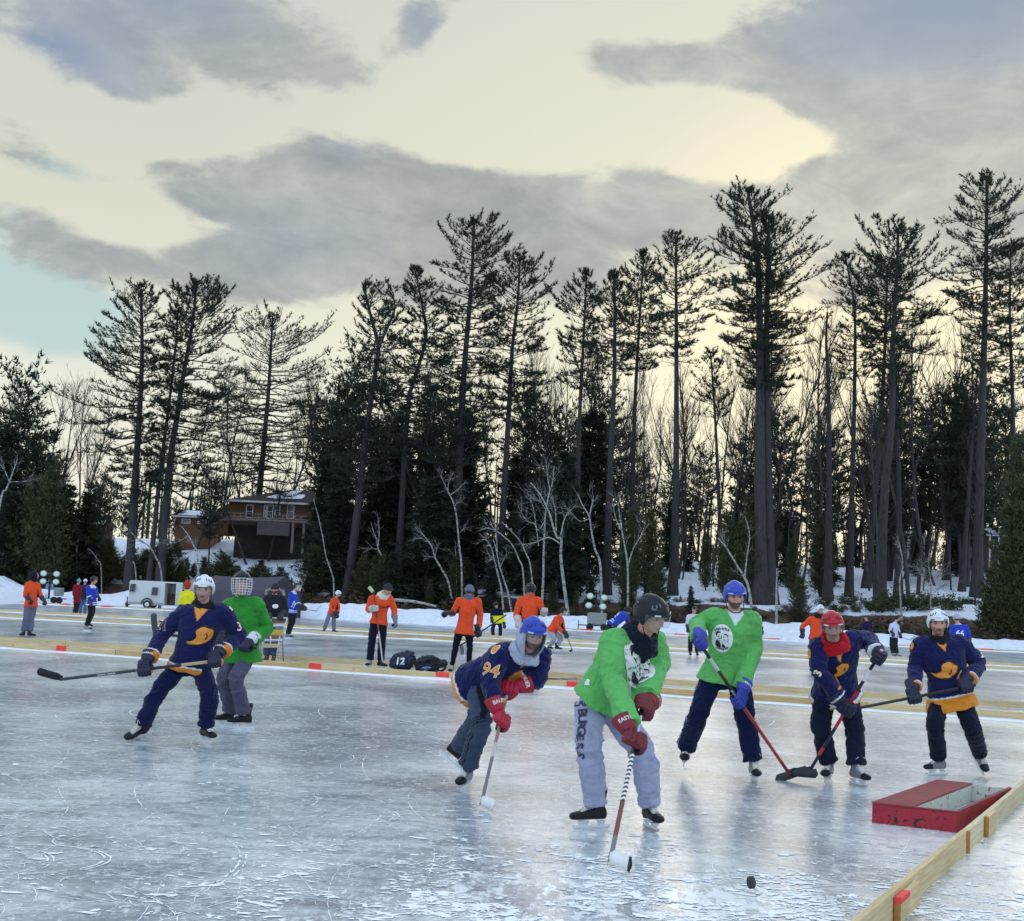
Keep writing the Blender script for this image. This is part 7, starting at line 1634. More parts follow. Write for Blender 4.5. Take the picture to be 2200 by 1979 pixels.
far('small orange-jacketed skater in a white helmet beyond the boards, grey trousers', *zk, (1640, 1200), dict(hd=(1790, 425, -.1), nk=(1745, 500), sa=(1670, 550, -.05), sb=(1775, 560, .1), ea=(1640, 680, -.1), wa=(1, 1), ha=(1745, 850, -.2), eb=(1800, 690, .0), wb=(1, 1), hb=(1765, 860, -.1), ca=(1625, 790), cb=(1710, 795, .1), ka=(1570, 960, -.1), kb=(1700, 960), aa=(1515, 1110), ab=(1710, 1120, .1)),
    look=(.8, -.5, -.2), jersey=OR, pants=dict(c=srgb(120, 122, 142)), gloves=dict(ab=GLB), feet=dict(a=sk((-.2, -1, 0), SK_B), b=sk((.9, -.3, 0), SK_B)), helmet=dict(c=srgb(228, 230, 236), n='white', v=(.6, .6, .6), m=(.6, .6, .6)), seed=29, hem=.04)
# orange pair on the walkway
zo = ((770, 1240), 7.78)
z = Zm(*zo, (270, 1535)); bt = z.p(404, 1400, -.28); hl = z.p(252, 235, -.34); tp = z.p(196, 148, -.34)
stick('hockey stick stood upside down on the ice by the orange player in a black cap', bt, hl, tp, [(0, .42, srgb(200, 190, 188)), (.42, .62, srgb(150, 60, 60)), (.62, 1, (.10, .03, .03))], bcol=(.6, .6, .5), tape=(srgb(214, 210, 180), .1, 1), bh=.07)
far('orange jersey player in a black cap leaning on an upright stick', *zo, (270, 1535), dict(hd=(490, 212, -.08), nk=(430, 305), sa=(225, 365), sb=(525, 360), ea=(165, 545, .0), wa=(1, 1), ha=z.on(292, 520, bt, hl), eb=(600, 540, .03), wb=(1, 1), hb=(600, 785, -.08), ca=(270, 740), cb=(415, 740), ka=(225, 1070), kb=(395, 1070), aa=(190, 1400), ab=(370, 1400, .0)),
    look=(.7, -.7, -.25), face=dict(beard=.15), jersey=dict(c=C['orange']), pants=dict(c=srgb(20, 24, 44)), gloves=dict(ab=dict(c=srgb(190, 186, 178), n='pale'), b=dict(c=srgb(120, 120, 124), n='greyg'), sa=bt - hl, sb=(.2, 1, 0), nb=(.9, -.3, 0)), feet=dict(a=sk((-.25, -.95, 0), SK_G), b=sk((.8, -.6, 0), SK_B)), collar=dict(c=C['cream'], r=.10, t=.034), extra=[beanie((.015, .015, .02), k=1.05), lambda s: cap_peak(s), T('Devils', (435, 500), .085, pm('dark', srgb(70, 24, 24)), 4, bold=.002, shear=.2)], seed=30, hem=.06)
z = Zm(*zo, (1560, 1630)); bt = at(1088, 1321, z.D - .1); hl = at(989, 1387, z.D + .1); tp = at(992, 1407, z.D + .1)
stick('black hockey stick hanging behind the legs of the grey-hooded orange player', bt, hl, tp, [(0, 1, (.02, .02, .024))], bcol=(.3, .3, .32), tape=(srgb(120, 122, 128), .1, 1), bh=.07)
far('orange jersey player seen from behind in a grey knitted hood', *zo, (1560, 1630), dict(hd=(1855, 245), nk=(1845, 345), sa=(1690, 400), sb=(1995, 405), ea=(1580, 600, .0), wa=(1, 1), ha=(1450, 625, -.05), eb=(2035, 640, .05), wb=(1, 1), hb=z.on(2000, 945, bt, hl), ca=(1690, 900), cb=(1855, 900), ka=(1630, 1150), kb=(1860, 1150), aa=(1560, 1480), ab=(1845, 1480, .25)),
    look=(-.1, 1, 0), jersey=OR, pants=dict(c=srgb(16, 18, 34)), legr=(.095, .085, .068, .064, .052, .050), gloves=dict(ab=dict(c=srgb(40, 34, 40), n='maroon', pm=M_PALM), sa=(0, 1, .3), sb=bt - hl), feet=dict(a=sk((-.15, -.98, 0), SK_G), b=sk((.1, -.98, 0), SK_G)), extra=[beanie(srgb(98, 104, 122), k=1.15)], collar=dict(c=srgb(98, 104, 122), r=.085, t=.028, flare=False), back=True, seed=31, hem=.07)
z3 = ((1020, 1240), 8.43)
far('figure in yellow and navy bending over beyond the boards', *z3, (330, 1110), dict(hd=(385, 505, -.1), nk=(395, 560), sa=(325, 600), sb=(465, 600), ea=(300, 720), wa=(1, 1), ha=(310, 800, -.1), eb=(515, 740), wb=(1, 1), hb=(535, 900, -.1), ca=(350, 820), cb=(455, 820), ka=(325, 950), kb=(465, 950), aa=(335, 1075), ab=(460, 1080)),
    look=(-.2, .9, -.3), jersey=dict(c=C['yellow'], top=(.34, srgb(16, 20, 46))), pants=dict(c=(.015, .015, .02)), gloves=dict(ab=GLB), feet=dict(a=SH((0, -1, 0)), b=SH((0, -1, 0))), helmet=dict(HB, c=srgb(18, 22, 48), n='navyh'), back=True, seed=32, hem=.05, coat=True)
far('tall orange jersey player seen from behind in a black helmet', *z3, (1000, 1870), dict(hd=(1010, 240), nk=(1000, 350), sa=(835, 430), sb=(1150, 430), ea=(755, 680, .0), wa=(1, 1), ha=(790, 860, -.2), eb=(1235, 660, .0), wb=(1, 1), hb=(1265, 600, -.30), ca=(905, 1010), cb=(1090, 1010), ka=(900, 1380), kb=(1100, 1380), aa=(900, 1720), ab=(1110, 1720)),
    look=(.1, 1, 0), jersey=OR, pants=dict(c=(.014, .015, .022)), gloves=dict(ab=dict(c=srgb(190, 180, 172), n='pale2')), feet=dict(a=sk((0, 1, 0)), b=sk((.2, 1, 0))), helmet=HB, collar=dict(c=srgb(210, 90, 60), r=.075, t=.024, flare=False), back=True, seed=33, hem=.12, D=28.5)
z = Zm(*z3, (1510, 1340)); bt = z.p(1640, 1000, -.2); hl = z.p(1772, 1335, -.35); tp = z.p(1735, 1350, -.5)
stick('thin hockey stick poked down by the crouching orange skater', bt, hl, tp, [(0, 1, (.08, .07, .07))], bh=.07, w=.03)
far('crouching orange jersey skater in a black helmet with a cage', *z3, (1510, 1340), dict(hd=(1612, 625, -.1), nk=(1550, 700), sa=(1470, 745, -.1), sb=(1575, 770, .12), ea=(1500, 900, -.15), wa=(1, 1), ha=(1655, 1060, -.2), eb=(1605, 930, .1), wb=(1, 1), hb=(1660, 1075, -.15), ca=(1360, 960, -.05), cb=(1435, 980, .1), ka=(1440, 1120, -.15), kb=(1560, 1110, .05), aa=(1350, 1250, .2), ab=(1490, 1270, 0)),
    look=(.9, -.3, -.2), jersey=OR, pants=dict(c=srgb(164, 166, 178)), gloves=dict(ab=GLB), feet=dict(a=sk((.6, -.7, 0)), b=sk((.95, -.2, 0))), helmet=HBC, seed=34, hem=.05, bulk=.95)
# right side
z1 = ((1200, 1260), 7.28)
far('blue jersey player number 18 bending away behind the front green player', *z1, (830, 1090), dict(hd=(1085, 385, .1), nk=(1055, 425, .1), sa=(985, 440, -.15), sb=(1065, 440, .15), ea=(900, 560, -.25), wa=(1, 1), ha=(870, 700, -.3), eb=(1080, 560, .2), wb=(1, 1), hb=(1040, 690, .0), ca=(800, 610, -.08), cb=(850, 600, .1), ka=(800, 830, -.1), kb=(860, 830, .1), aa=(790, 1030), ab=(840, 1030, .15)),
    look=(.8, .5, -.3), jersey=dict(c=C['blue'], bands=[(.08, .11, WH), (.15, .18, WH)], cuffs=[(.02, .05, WH)]), pants=dict(c=(.012, .012, .02)), gloves=dict(ab=GLB), feet=dict(a=sk((.5, .8, 0)), b=sk((.5, .8, 0))), helmet=HB, back=True, seed=35, hem=.05, D=44, extra=[T('18', (912, 445), .22, PW, -12, bold=.006)])
zg = ((1430, 1230), 3.872)
for lab, dx, hx, tx, lk, sd, num in (('white jersey player half hidden behind the raised glove of the bearded green player', 0, 240, 228, (-.3, -.9, 0), 36, None), ('white jersey player half hidden behind the right shoulder of the bearded green player', 505, 742, 735, (.2, .9, 0), 37, '2')):
    far(lab, *zg, (230 + dx, 700), dict(hd=(hx, 316), nk=(tx + 4, 348), sa=(tx - 36, 368), sb=(tx + 40, 368), ea=(tx - 48, 430), wa=(1, 1), ha=(tx - 42, 482, -.1), eb=(tx + 56, 430), wb=(1, 1), hb=(tx + 62, 500, -.1), ca=(tx - 16, 505), cb=(tx + 26, 505), ka=(tx - 22, 590), kb=(tx + 32, 590), aa=(tx - 24, 675), ab=(tx + 34, 675)),
        look=lk, jersey=dict(c=srgb(206, 208, 226), cuffs=[(.0, .05, (.02, .02, .03))]), pants=dict(c=(.014, .014, .02)), gloves=dict(ab=GLB), feet=dict(a=sk((0, -1, 0)), b=sk((0, -1, 0))), helmet=HB, back=(sd == 37), seed=sd, hem=.10, D=50, extra=[T('20', (778, 410), .2, PK, 0, bold=.004)] if num else [])
zr = ((1700, 1280), 4.934)
z = Zm(*zr, (250, 825)); 
far('orange jersey player in a white helmet behind the red-helmeted player', *zr, (250, 825), dict(hd=(305, 150, -.05), nk=(285, 205), sa=(205, 250), sb=(320, 245, .1), ea=(115, 330, .05), wa=(1, 1), ha=(112, 425, -.1), eb=(350, 350, .1), wb=(1, 1), hb=(340, 430, -.1), ca=(225, 430), cb=(300, 430), ka=(220, 610), kb=(305, 610), aa=(215, 760), ab=(300, 760)),
    look=(.5, -.8, -.1), jersey=OR, pants=dict(c=srgb(60, 62, 76)), gloves=dict(ab=GLB, sa=(1, 0, -.3)), feet=dict(a=sk((-.3, -.9, 0)), b=sk((.3, -.9, 0))), helmet=dict(c=srgb(230, 232, 236), n='white', v=(.6, .6, .6), m=(.6, .6, .6)), collar=dict(c=(.015, .015, .02), r=.08, t=.03), seed=38, hem=.10)
far('onlooker in a dark purple jacket beyond the shoulder of the red-helmeted player', *zr, (810, 585), dict(hd=(790, 235), nk=(800, 270), sa=(772, 300), sb=(838, 290), ea=(760, 350), wa=(1, 1), ha=(775, 395, -.1), eb=(852, 345), wb=(1, 1), hb=(848, 395), ca=(790, 410), cb=(830, 410), ka=(790, 490), kb=(832, 490), aa=(790, 565), ab=(834, 565)),
    look=(-.8, -.5, 0), jersey=dict(c=srgb(34, 28, 66)), coat=True, pants=dict(c=(.02, .02, .03)), gloves=dict(ab=GLB), feet=dict(a=SH((0, -1, 0)), b=SH((0, -1, 0))), extra=[beanie((.04, .04, .06))], seed=39, hem=.05)
z = Zm(*zr, (1100, 655)); bt = z.p(1120, 425, -.15); hl = z.p(1268, 472, -.15); tp = z.p(1322, 432, -.15)
stick('hockey stick held out by the white jersey skater left of the white helmet', bt, hl, tp, [(0, 1, (.3, .3, .32))], bcol=(.5, .5, .52), bh=.08, w=.035)
far('white jersey skater in a dark helmet standing far off left of the white-helmeted player', *zr, (1100, 655), dict(hd=(1127, 243), nk=(1100, 282), sa=(1062, 310, -.08), sb=(1122, 315, .1), ea=(1045, 370, -.1), wa=(1, 1), ha=(1078, 415, -.15), eb=(1140, 378, .1), wb=(1, 1), hb=(1158, 435, -.15), ca=(1065, 430), cb=(1108, 430), ka=(1062, 530), kb=(1110, 530), aa=(1078, 620), ab=(1122, 622)),
    look=(.9, -.3, 0), jersey=dict(c=srgb(206, 208, 230), armpit=(.05, .05, .07)), pants=dict(c=(.016, .02, .026)), gloves=dict(ab=GLB), feet=dict(a=sk((.2, -1, 0), SK_G), b=sk((.9, -.3, 0), SK_G)), helmet=HB, seed=40, hem=.05)
far('blue jersey player number 66 in a grey beanie, seen from behind', *zr, (1790, 960), dict(hd=(1755, 245), nk=(1765, 300), sa=(1712, 340), sb=(1850, 335), ea=(1695, 440), wa=(1, 1), ha=(1720, 530, -.15), eb=(1885, 430), wb=(1, 1), hb=(1880, 525, -.1), ca=(1745, 580), cb=(1825, 580), ka=(1740, 740), kb=(1830, 740), aa=(1740, 895), ab=(1832, 895)),
    look=(-.3, .95, 0), jersey=dict(c=C['blue'], yoke=[(-.2, .015, WH)]), pants=dict(c=(.014, .014, .02)), gloves=dict(ab=GLB), feet=dict(a=sk((0, 1, 0)), b=sk((0, 1, 0))), extra=[beanie(srgb(168, 168, 190), k=1.12), T('66', (1790, 400), .24, PW, -6, bold=.006)], back=True, seed=41, hem=.10, D=42)
# ---------------------------------------------------------------- buildings
M_BROWN = None
def siding(name, a, b_, sc=9):
    m, nt, b = _nt(name); v = objvec(nt, (1, 1, sc)); w = N(nt, 'ShaderNodeTexWave', wave_type='BANDS', bands_direction='Z'); w.inputs['Scale'].default_value = .55; w.inputs['Distortion'].default_value = .3; L(nt, v, w.inputs['Vector'])
    n = noise_n(nt, objvec(nt, (1, 1, 6)), 2, 5, .6); f = mathn(nt, 'MULTIPLY_ADD', w.outputs['Fac'], .4, mathn(nt, 'MULTIPLY', n, .6)); L(nt, ramp(nt, f, [(.25, a), (.75, b_)]), b.inputs['Base Color']); b.inputs['Roughness'].default_value = .8; bump(nt, b, w.outputs['Fac'], .5, .03); return m
M_SID = siding('brown_siding', srgb(84, 56, 40), srgb(128, 92, 66)); M_LAT = siding('grey_lattice', srgb(66, 60, 62), srgb(112, 104, 104), 16)
M_ROOF = mat('dark_shingles', srgb(62, 54, 50), .9, .25, 3, .5, 30); M_TRIM = mat('white_trim', srgb(206, 204, 200), .6, .08, 4, .1, 40); M_DECK = mat('grey_deck_wood', srgb(128, 116, 108), .85, .25, 5, .4, 40)
M_GLASS = mat('dark_window_glass', (.03, .035, .045), .08, .3, 3, .05, 5); M_RSNOW = mat('roof_snow', srgb(226, 230, 238), .85, .06, 3, .4, 12)
def bpart(name, mb, mt, par, sm=False): return link(name, mb.mesh(name, mt if isinstance(mt, list) else [mt], sm), par)
def box_(x0, x1, y0, y1, z0, z1): m = MB(); m.abox(x0, x1, y0, y1, z0, z1); return m
def window(par, x, z, w, h, y=-.02, bars=1):
    m = MB(); t = .09
    for a in ((x - w / 2, x - w / 2 + t, z, z + h), (x + w / 2 - t, x + w / 2, z, z + h), (x - w / 2 + t, x + w / 2 - t, z, z + t), (x - w / 2 + t, x + w / 2 - t, z + h - t, z + h)): m.abox(a[0], a[1], y - .05, y - .003, a[2], a[3])
    if bars: m.abox(x - w / 2 + t, x + w / 2 - t, y - .045, y - .006, z + h * .5 - .03, z + h * .5 + .03)
    f = bpart('window', m, M_TRIM, par); p = box_(x - w / 2 + t, x + w / 2 - t, y - .025, y - .012, z + t, z + h - t); bpart('pane', p, M_GLASS, f)
def house():
    """local frame: x right, y away from the lake, z up; 1 photo-zoom unit at this distance is .0096 m"""
    D = 150.; o5_ = (350, 1000); k = 5.0575
    def W(x, y, d=D): return at(o5_[0] + x / k, o5_[1] + y / k, d)
    O = W(725, 800); s = D / FPX / k
    r = empty('house', O, 'brown lakeside house with a low snowy roof, white-framed windows and a deck', 'house'); r.rotation_euler = (0, 0, math.radians(2.7) * 0)
    X = lambda x: (x - 725) * s; Zz = lambda y: (800 - y) * s + (0)
    def Zt(x, y): return W(x, y).z - O.z
    zb, ze = Zt(1100, 655), Zt(1100, 398)
    m = box_(X(690), X(1600), 0, 7, zb, ze); bpart('wall', m, M_SID, r); bpart('deck_shade', box_(X(760), X(1560), .8, 6.8, -2.5, zb - .01), mat('painted_shade', (.03, .027, .025), .9, .3, 2, .3, 10), r)  # dark box stands in for the shade under house and deck
    m = MB(); e = .7; x0, x1 = X(640), X(1640); zr = Zt(1420, 246)
    m.add([(x0, -e, ze), (x1, -e, ze), (x1, 7.6, ze), (x0, 7.6, ze), (X(1310), 2.9, zr), (X(1560), 2.9, zr)], [(0, 1, 5, 4), (1, 2, 5), (2, 3, 4, 5), (3, 0, 4), (0, 3, 2, 1)]); rf = bpart('roof', m, M_ROOF, r)
    m = MB(); f = lambda a, b: (X(1310) * a + x0 * (1 - a)) if b == 0 else 0
    def onr(x, t): y = -e + (2.9 + e) * t; return (x, y - .02, ze + (zr - ze) * t + .06)
    P = [onr(X(1080), .30), onr(X(1180), .24), onr(X(1330), .26), onr(X(1470), .30), onr(X(1500), .50), onr(X(1480), .66), onr(X(1420), .60), onr(X(1400), .72), onr(X(1440), .86), onr(X(1380), .93), onr(X(1290), .80), onr(X(1200), .60)]
    m.add(P, [tuple(range(len(P)))]); bpart('roof_snow', m, M_RSNOW, rf)
    bpart('eaves_board', box_(x0 + .02, x1 - .5, -e - .03, -e + .02, ze - .14, ze + .06), M_TRIM, r)
    for wx, w, y0, y1 in ((922, 78, 425, 570), (1090, 30, 430, 560), (1145, 70, 425, 580), (1225, 60, 430, 545), (1368, 82, 425, 580)): window(r, X(wx), Zt(wx, y1), w * s, (y1 - y0) * s)
    # left end bay with a sloping roof, dark gable
    m = MB(); za, zc = Zt(600, 640), Zt(640, 470)
    m.add([(X(545), .5, za - 1), (X(692), .5, za - 1), (X(692), .5, Zt(700, 405)), (X(560), .5, zc), (X(545), 5, za - 1), (X(692), 5, za - 1), (X(692), 5, Zt(700, 405)), (X(560), 5, zc)], [(0, 1, 2, 3), (4, 7, 6, 5), (0, 3, 7, 4), (3, 2, 6, 7), (1, 5, 6, 2)]); bpart('side_bay', m, M_SID, r)
    # deck
    zd = Zt(1100, 598); dk = bpart('deck', box_(X(545), X(1590), -2.6, -.01, zd - .18, zd), M_DECK, r)
    m = MB(); zr1 = Zt(1100, 545)
    for i in range(17):
        x = X(550) + (X(1585) - X(550)) * i / 16; m.abox(x - .05, x + .05, -2.58, -2.5, zd, zr1 + .05)
    for zz in (zr1, zr1 - .35): m.abox(X(550), X(1585), -2.6, -2.585, zz - .05, zz + .03)
    bpart('railing', m, M_DECK, dk)
    bpart('lattice_skirt', box_(X(1062), X(1405), -2.55, -2.45, Zt(1230, 772), zd - .19), M_LAT, r)
    for px in (1440, 1555): bpart('post', box_(X(px) - .12, X(px) + .12, -2.4, -2.15, -1.2, zd - .19), M_DECK, r)
    # right wing
    zw = Zt(1800, 470)
    bpart('wing_wall', box_(X(1602), X(2350), .6, 7, -2, zw), M_SID, r)
    m = MB(); zt = Zt(1800, 395); m.add([(X(1560), -.1, zw), (X(2420), -.1, zw), (X(2420), 4, zt), (X(1640), 4, zt), (X(1560), 8, zw), (X(2420), 8, zw)], [(0, 1, 2, 3), (3, 2, 5, 4), (0, 3, 4), (1, 5, 2), (0, 4, 5, 1)]); rw = bpart('wing_roof', m, M_ROOF, r)
    m = MB(); q = lambda x, t: (x, -.1 + 4.1 * t, zw + (zt - zw) * t + .05); P = [q(X(1800), .3), q(X(2020), .2), q(X(2300), .3), q(X(2350), .8), q(X(2000), .9), q(X(1850), .75)]; m.add(P, [tuple(range(6))]); bpart('roof_snow', m, M_RSNOW, rw)
    bpart('eaves_board', box_(X(1565), X(1910), -.14, -.105, zw - .12, zw + .04), M_TRIM, r); bpart('eaves_board', box_(X(2100), X(2400), -.14, -.105, zw - .12, zw + .04), M_TRIM, r)
    window(r, X(1750), Zt(1750, 575), 1.3, .95, y=.58, bars=0); window(r, X(2120), Zt(2120, 575), 1.4, .95, y=.58, bars=0)
def shed(px0, px1, py_eave, py_base, py_top, D, label, name='cabin', wallm=None, snow=True, porch=0, cat='cabin', depth=6, white=False):
    O = at((px0 + px1) / 2, py_base, D); s = D / FPX; w = (px1 - px0) * s; he = (py_base - py_eave) * s; ht = (py_base - py_top) * s
    r = empty(name, O, label, cat)
    bpart('wall', box_(-w / 2, w / 2, 0, depth, -2.5, he), wallm or M_SID, r)
    m = MB(); e = .4; yb = -e - porch; m.add([(-w / 2 - e, yb, he - .0), (w / 2 + e, yb, he), (w / 2 + e, depth + e, he), (-w / 2 - e, depth + e, he), (-w / 2 - e * .5, depth * .45, ht), (w / 2 + e * .5, depth * .45, ht)], [(0, 1, 5, 4), (1, 2, 5), (2, 3, 4, 5), (3, 0, 4), (0, 3, 2, 1)]); rf = bpart('roof', m, M_ROOF, r)
    if snow:
        m = MB(); q = lambda a, t: ((-w / 2 + w * a), yb + (depth * .45 - yb) * t - .02, he + (ht - he) * t + .07); P = [q(.05, .08), q(.5, .05), q(.95, .1), q(.97, .5), q(.8, .9), q(.4, .8), q(.1, .85)]; m.add(P, [tuple(range(7))]); bpart('roof_snow', m, M_RSNOW, rf)
    bpart('eaves_board', box_(-w / 2 - e, w / 2 + e, yb - .04, yb - .003, he - .12, he + .03), M_TRIM, r)
    if porch:
        for i in range(4):
            x = -w / 2 + w * i / 3; bpart('post', box_(x - .08, x + .08, yb + .05, yb + .2, -1.5, he - .13), M_TRIM, r)
        m = MB(); m.abox(-w / 2, w / 2, yb + .09, yb + .14, .75, .85); m.abox(-w / 2, w / 2, yb + .09, yb + .14, .25, .33); bpart('railing', m, M_TRIM, r)
    window(r, -w * .2, he * .45, min(1.0, w * .25), he * .35, bars=1); window(r, w * .25, he * .45, min(1.0, w * .25), he * .35, bars=1)
    return r
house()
shed(376, 452, 1110, 1138, 1093, 156, 'small brown outbuilding with a snowy roof left of the brown house')
shed(190, 226, 1130, 1142, 1117, 150, 'little dark shed with a thin snowy roof above the left thicket', name='shed', cat='shed', depth=3)
shed(1942, 1975, 1152, 1195, 1138, 158, 'dark cabin with a white-railed porch between the right-hand trunks', porch=1.5, wallm=mat('dark_cabin', (.06, .045, .04), .9, .2, 3, .3, 20))
shed(2076, 2092, 1145, 1188, 1132, 156, 'narrow white building mostly hidden by a pine trunk', wallm=M_TRIM)
shed(2114, 2172, 1152, 1192, 1130, 152, 'mauve-walled cabin with a snow-edged roof and white porch posts at the right', porch=1.5, wallm=siding('mauve_siding', srgb(96, 74, 84), srgb(126, 98, 106)))
shed(1660, 1716, 1108, 1140, 1092, 165, 'far cabin with a pale roof glimpsed right of the twin pine', wallm=mat('dark_cabin', (.06, .045, .04)))
# ---------------------------------------------------------------- white trailer
def trailer():
    D = 106.; s = D / FPX / 5.0575; O = at(1650 / 5.0575, 1200 + 532 / 5.0575, D); O.z = 0.0
    X = lambda x: (x - 1650) * s; Z_ = lambda y: (535 - y) * s
    r = empty('trailer', O, 'white box trailer with hinged side hatches and its right end door open', 'trailer')
    m_w = mat('white_trailer_metal', srgb(206, 208, 204), .5, .08, 3, .08, 12); dk = mat('dark_hatch', (.04, .042, .048), .6, .2, 8, .2, 40)
    m = MB(); x0, x1, z0, z1 = X(1390), X(1775), Z_(500), Z_(240); rr = .15
    out = [(x0, z0), (x1, z0), (x1, z1), (x0 + rr, z1)] + [(x0 + rr - rr * math.sin(a), z1 - rr + rr * math.cos(a)) for a in np.linspace(.3, 1.57, 4)]
    m.loft([[(x, y, z) for x, z in out] for y in (0, 1.9)]); b = bpart('body', m, m_w, r)
    # rear bay open on this side: roof, floor, back wall and frame
    m = MB(); xa, xb = X(1776), X(1905); m.abox(xa, xb, 0, 1.9, z1 - .10, z1); m.abox(xa, xb, 0, 1.9, z0, z0 + .06); m.abox(xa, xb - .06, 1.84, 1.9, z0 + .06, z1 - .10); m.abox(xb - .06, xb, 0, 1.9, z0 + .06, z1 - .10); bpart('open_bay', m, m_w, r)
    m = MB(); m.abox(xa + .02, xb - .08, 1.0, 1.8, z0 + .07, z0 + .9); m.abox(xa + .3, xb - .2, .5, 1.0, z0 + .07, z0 + .5); bpart('load', m, mat('brown_load', srgb(92, 62, 50), .8, .3, 5, .3, 20), r)
    m = MB(); m.box((xb + .25, -.3, (z0 + z1) / 2), (.25, -.32, 0), (.02, .02, 0), (0, 0, (z1 - z0) / 2)); bpart('door', m, m_w, r)
    for hx, hy, w, h in ((1435, 322, 55, 85), (1675, 348, 62, 85)):
        m = MB(); cz = Z_(hy); m.box((X(hx), -.16, cz), (w * s / 2, 0, 0), (0, .02, .0), (0, .10, h * s / 2)); bpart('hatch', m, dk, r)
    m = MB(); m.abox(X(1395), X(1770), -.025, -.002, Z_(498), Z_(470)); bpart('trim_rail', m, mat('grey_rail', (.35, .35, .36), .5, .1, 5, .1, 30), r)
    # mudguard, wheel
    for px, yy in ((1598, 0), (1598, 1.8)):
        m = MB(); rw = 43 * s; n = 22; rings = [[(X(px) + q * math.cos(a), yv, rw + q * math.sin(a)) for a in np.linspace(0, 2 * math.pi, n, endpoint=False)] for q, yv in ((rw * .6, yy - .12), (rw, yy - .12), (rw, yy + .1), (rw * .6, yy + .1))]; m.loft(rings); w = bpart('wheel', m, M_DARKP, r)
        m = MB(); m.loft([[(X(px) + q * math.cos(a), yv, rw + q * math.sin(a)) for a in np.linspace(0, 2 * math.pi, n, endpoint=False)] for q, yv in ((rw * .58, yy - .125), (rw * .2, yy - .15), (.01, yy - .15))]); bpart('rim', m, m_w, w)
    m = MB(); P = [(X(1598) + 60 * s * math.cos(a), -.14, 43 * s + 60 * s * math.sin(a) * 1.05) for a in np.linspace(.1, math.pi - .1, 12)]; m.tube(P, .05, 6); bpart('mudguard', m, dk, r)
    m = MB(); m.tube([(X(1390), .9, Z_(490)), (X(1330), .9, Z_(480))], .04, 6); m.tube([(X(1345), .9, Z_(420)), (X(1345), .9, 0)], .04, 6); m.ball((X(1345), .9, .12), (.12, .06, .12)); m.box((X(1360), .7, Z_(500)), (.16, .1, 0), (0, .05, 0), (0, 0, .08)); bpart('hitch', m, dk, r)
    m = MB(); m.box((X(1735), -.05, .12), (.1, .0, 0), (0, .1, 0), (0, 0, .12)); bpart('step', m, dk, r)
trailer()
# ---------------------------------------------------------------- floodlight towers
def tower(label, D, lamps, mast, boxr, base_py, k, o, lr, body=True):
    s = D / FPX / k; cx = mast[0]
    O = at(o[0] + cx / k, o[1] + base_py / k, D); O.z = 0.05
    r = empty('floodlight_tower', O, label, 'floodlight tower', 'floodlight towers by the rinks')
    X = lambda x: (x - cx) * s; Z_ = lambda y: (base_py - y) * s
    gm = mat('grey_generator_paint', srgb(132, 138, 134), .55, .12, 5, .1, 20); lm = mat('floodlight_glass', srgb(208, 224, 208), .25, .08, 8, .05, 30)
    m = MB(); m.box((0, 0, Z_(mast[1]) / 2 + .15), (.06, 0, 0), (0, .06, 0), (0, 0, Z_(mast[1]) / 2 - .15)); mst = bpart('mast', m, M_DARKP, r)
    m = MB()
    for y in sorted(set(l[1] for l in lamps)): 
        pass
    ys = [l for l in lamps]; 
    for (xa, ya), (xb, yb) in ((lamps[0], lamps[1]), (lamps[2], lamps[3])): m.tube([(X(xa), .05, Z_(ya)), (X(xb), .05, Z_(yb))], .03, 6)
    bpart('cross_arm', m, gm, mst)
    for x, y in lamps:
        m = MB(); n = 22; c = (X(x), 0, Z_(y)); rings = [[(c[0] + q * math.cos(a), yv, c[2] + q * .86 * math.sin(a)) for a in np.linspace(0, 2 * math.pi, n, endpoint=False)] for q, yv in ((.06, .16), (lr * .8, .06), (lr, -.10), (lr * .97, -.13), (lr * .93, -.115))]; m.loft(rings, cap=False); lp = bpart('lamp', m, gm, r, True)
        m = MB(); m.loft([[(c[0] + q * math.cos(a), yv, c[2] + q * .86 * math.sin(a)) for a in np.linspace(0, 2 * math.pi, n, endpoint=False)] for q, yv in ((lr * .93, -.112), (lr * .6, -.14), (.02, -.15))]); bpart('lens', m, lm, lp, True)
    x0, x1, y0, y1 = boxr; m = MB(); m.abox(X(x0), X(x1), -.45, .45, Z_(y1), Z_(y0)); g = bpart('generator', m, gm, r); be = g.modifiers.new('b', 'BEVEL'); be.width = .08; be.segments = 3
    for fx in (.12, .88):
        wx = X(x0) + (X(x1) - X(x0)) * fx; m = MB(); m.loft([[(wx + .24 * math.cos(a), yv, .24 + .24 * math.sin(a)) for a in np.linspace(0, 2 * math.pi, 18, endpoint=False)] for yv in (-.5, -.34)]); bpart('wheel', m, M_DARKP, r)
    m = MB(); m.tube([(X(x0) - .6, -.2, .35), (X(x1) + .4, -.2, .35)], .035, 6); m.tube([(X(x0) - .6, -.2, 0), (X(x0) - .6, -.2, .65)], .03, 6); bpart('outrigger', m, M_DARKP, r)
tower('floodlight tower with four round lamps, right of the crouching orange skater', 95.7, [(470, 170), (690, 185), (455, 315), (675, 325)], (570, 115), (445, 735, 425, 612), 705, 7.28, (1200, 1260), .255)
tower('floodlight tower with four round lamps at the far left, behind the orange jacket', 106, [(455, 165), (595, 165), (455, 250), (595, 250)], (525, 150), (592, 668, 310, 400), 480, 5.0575, (0, 1200), .27)
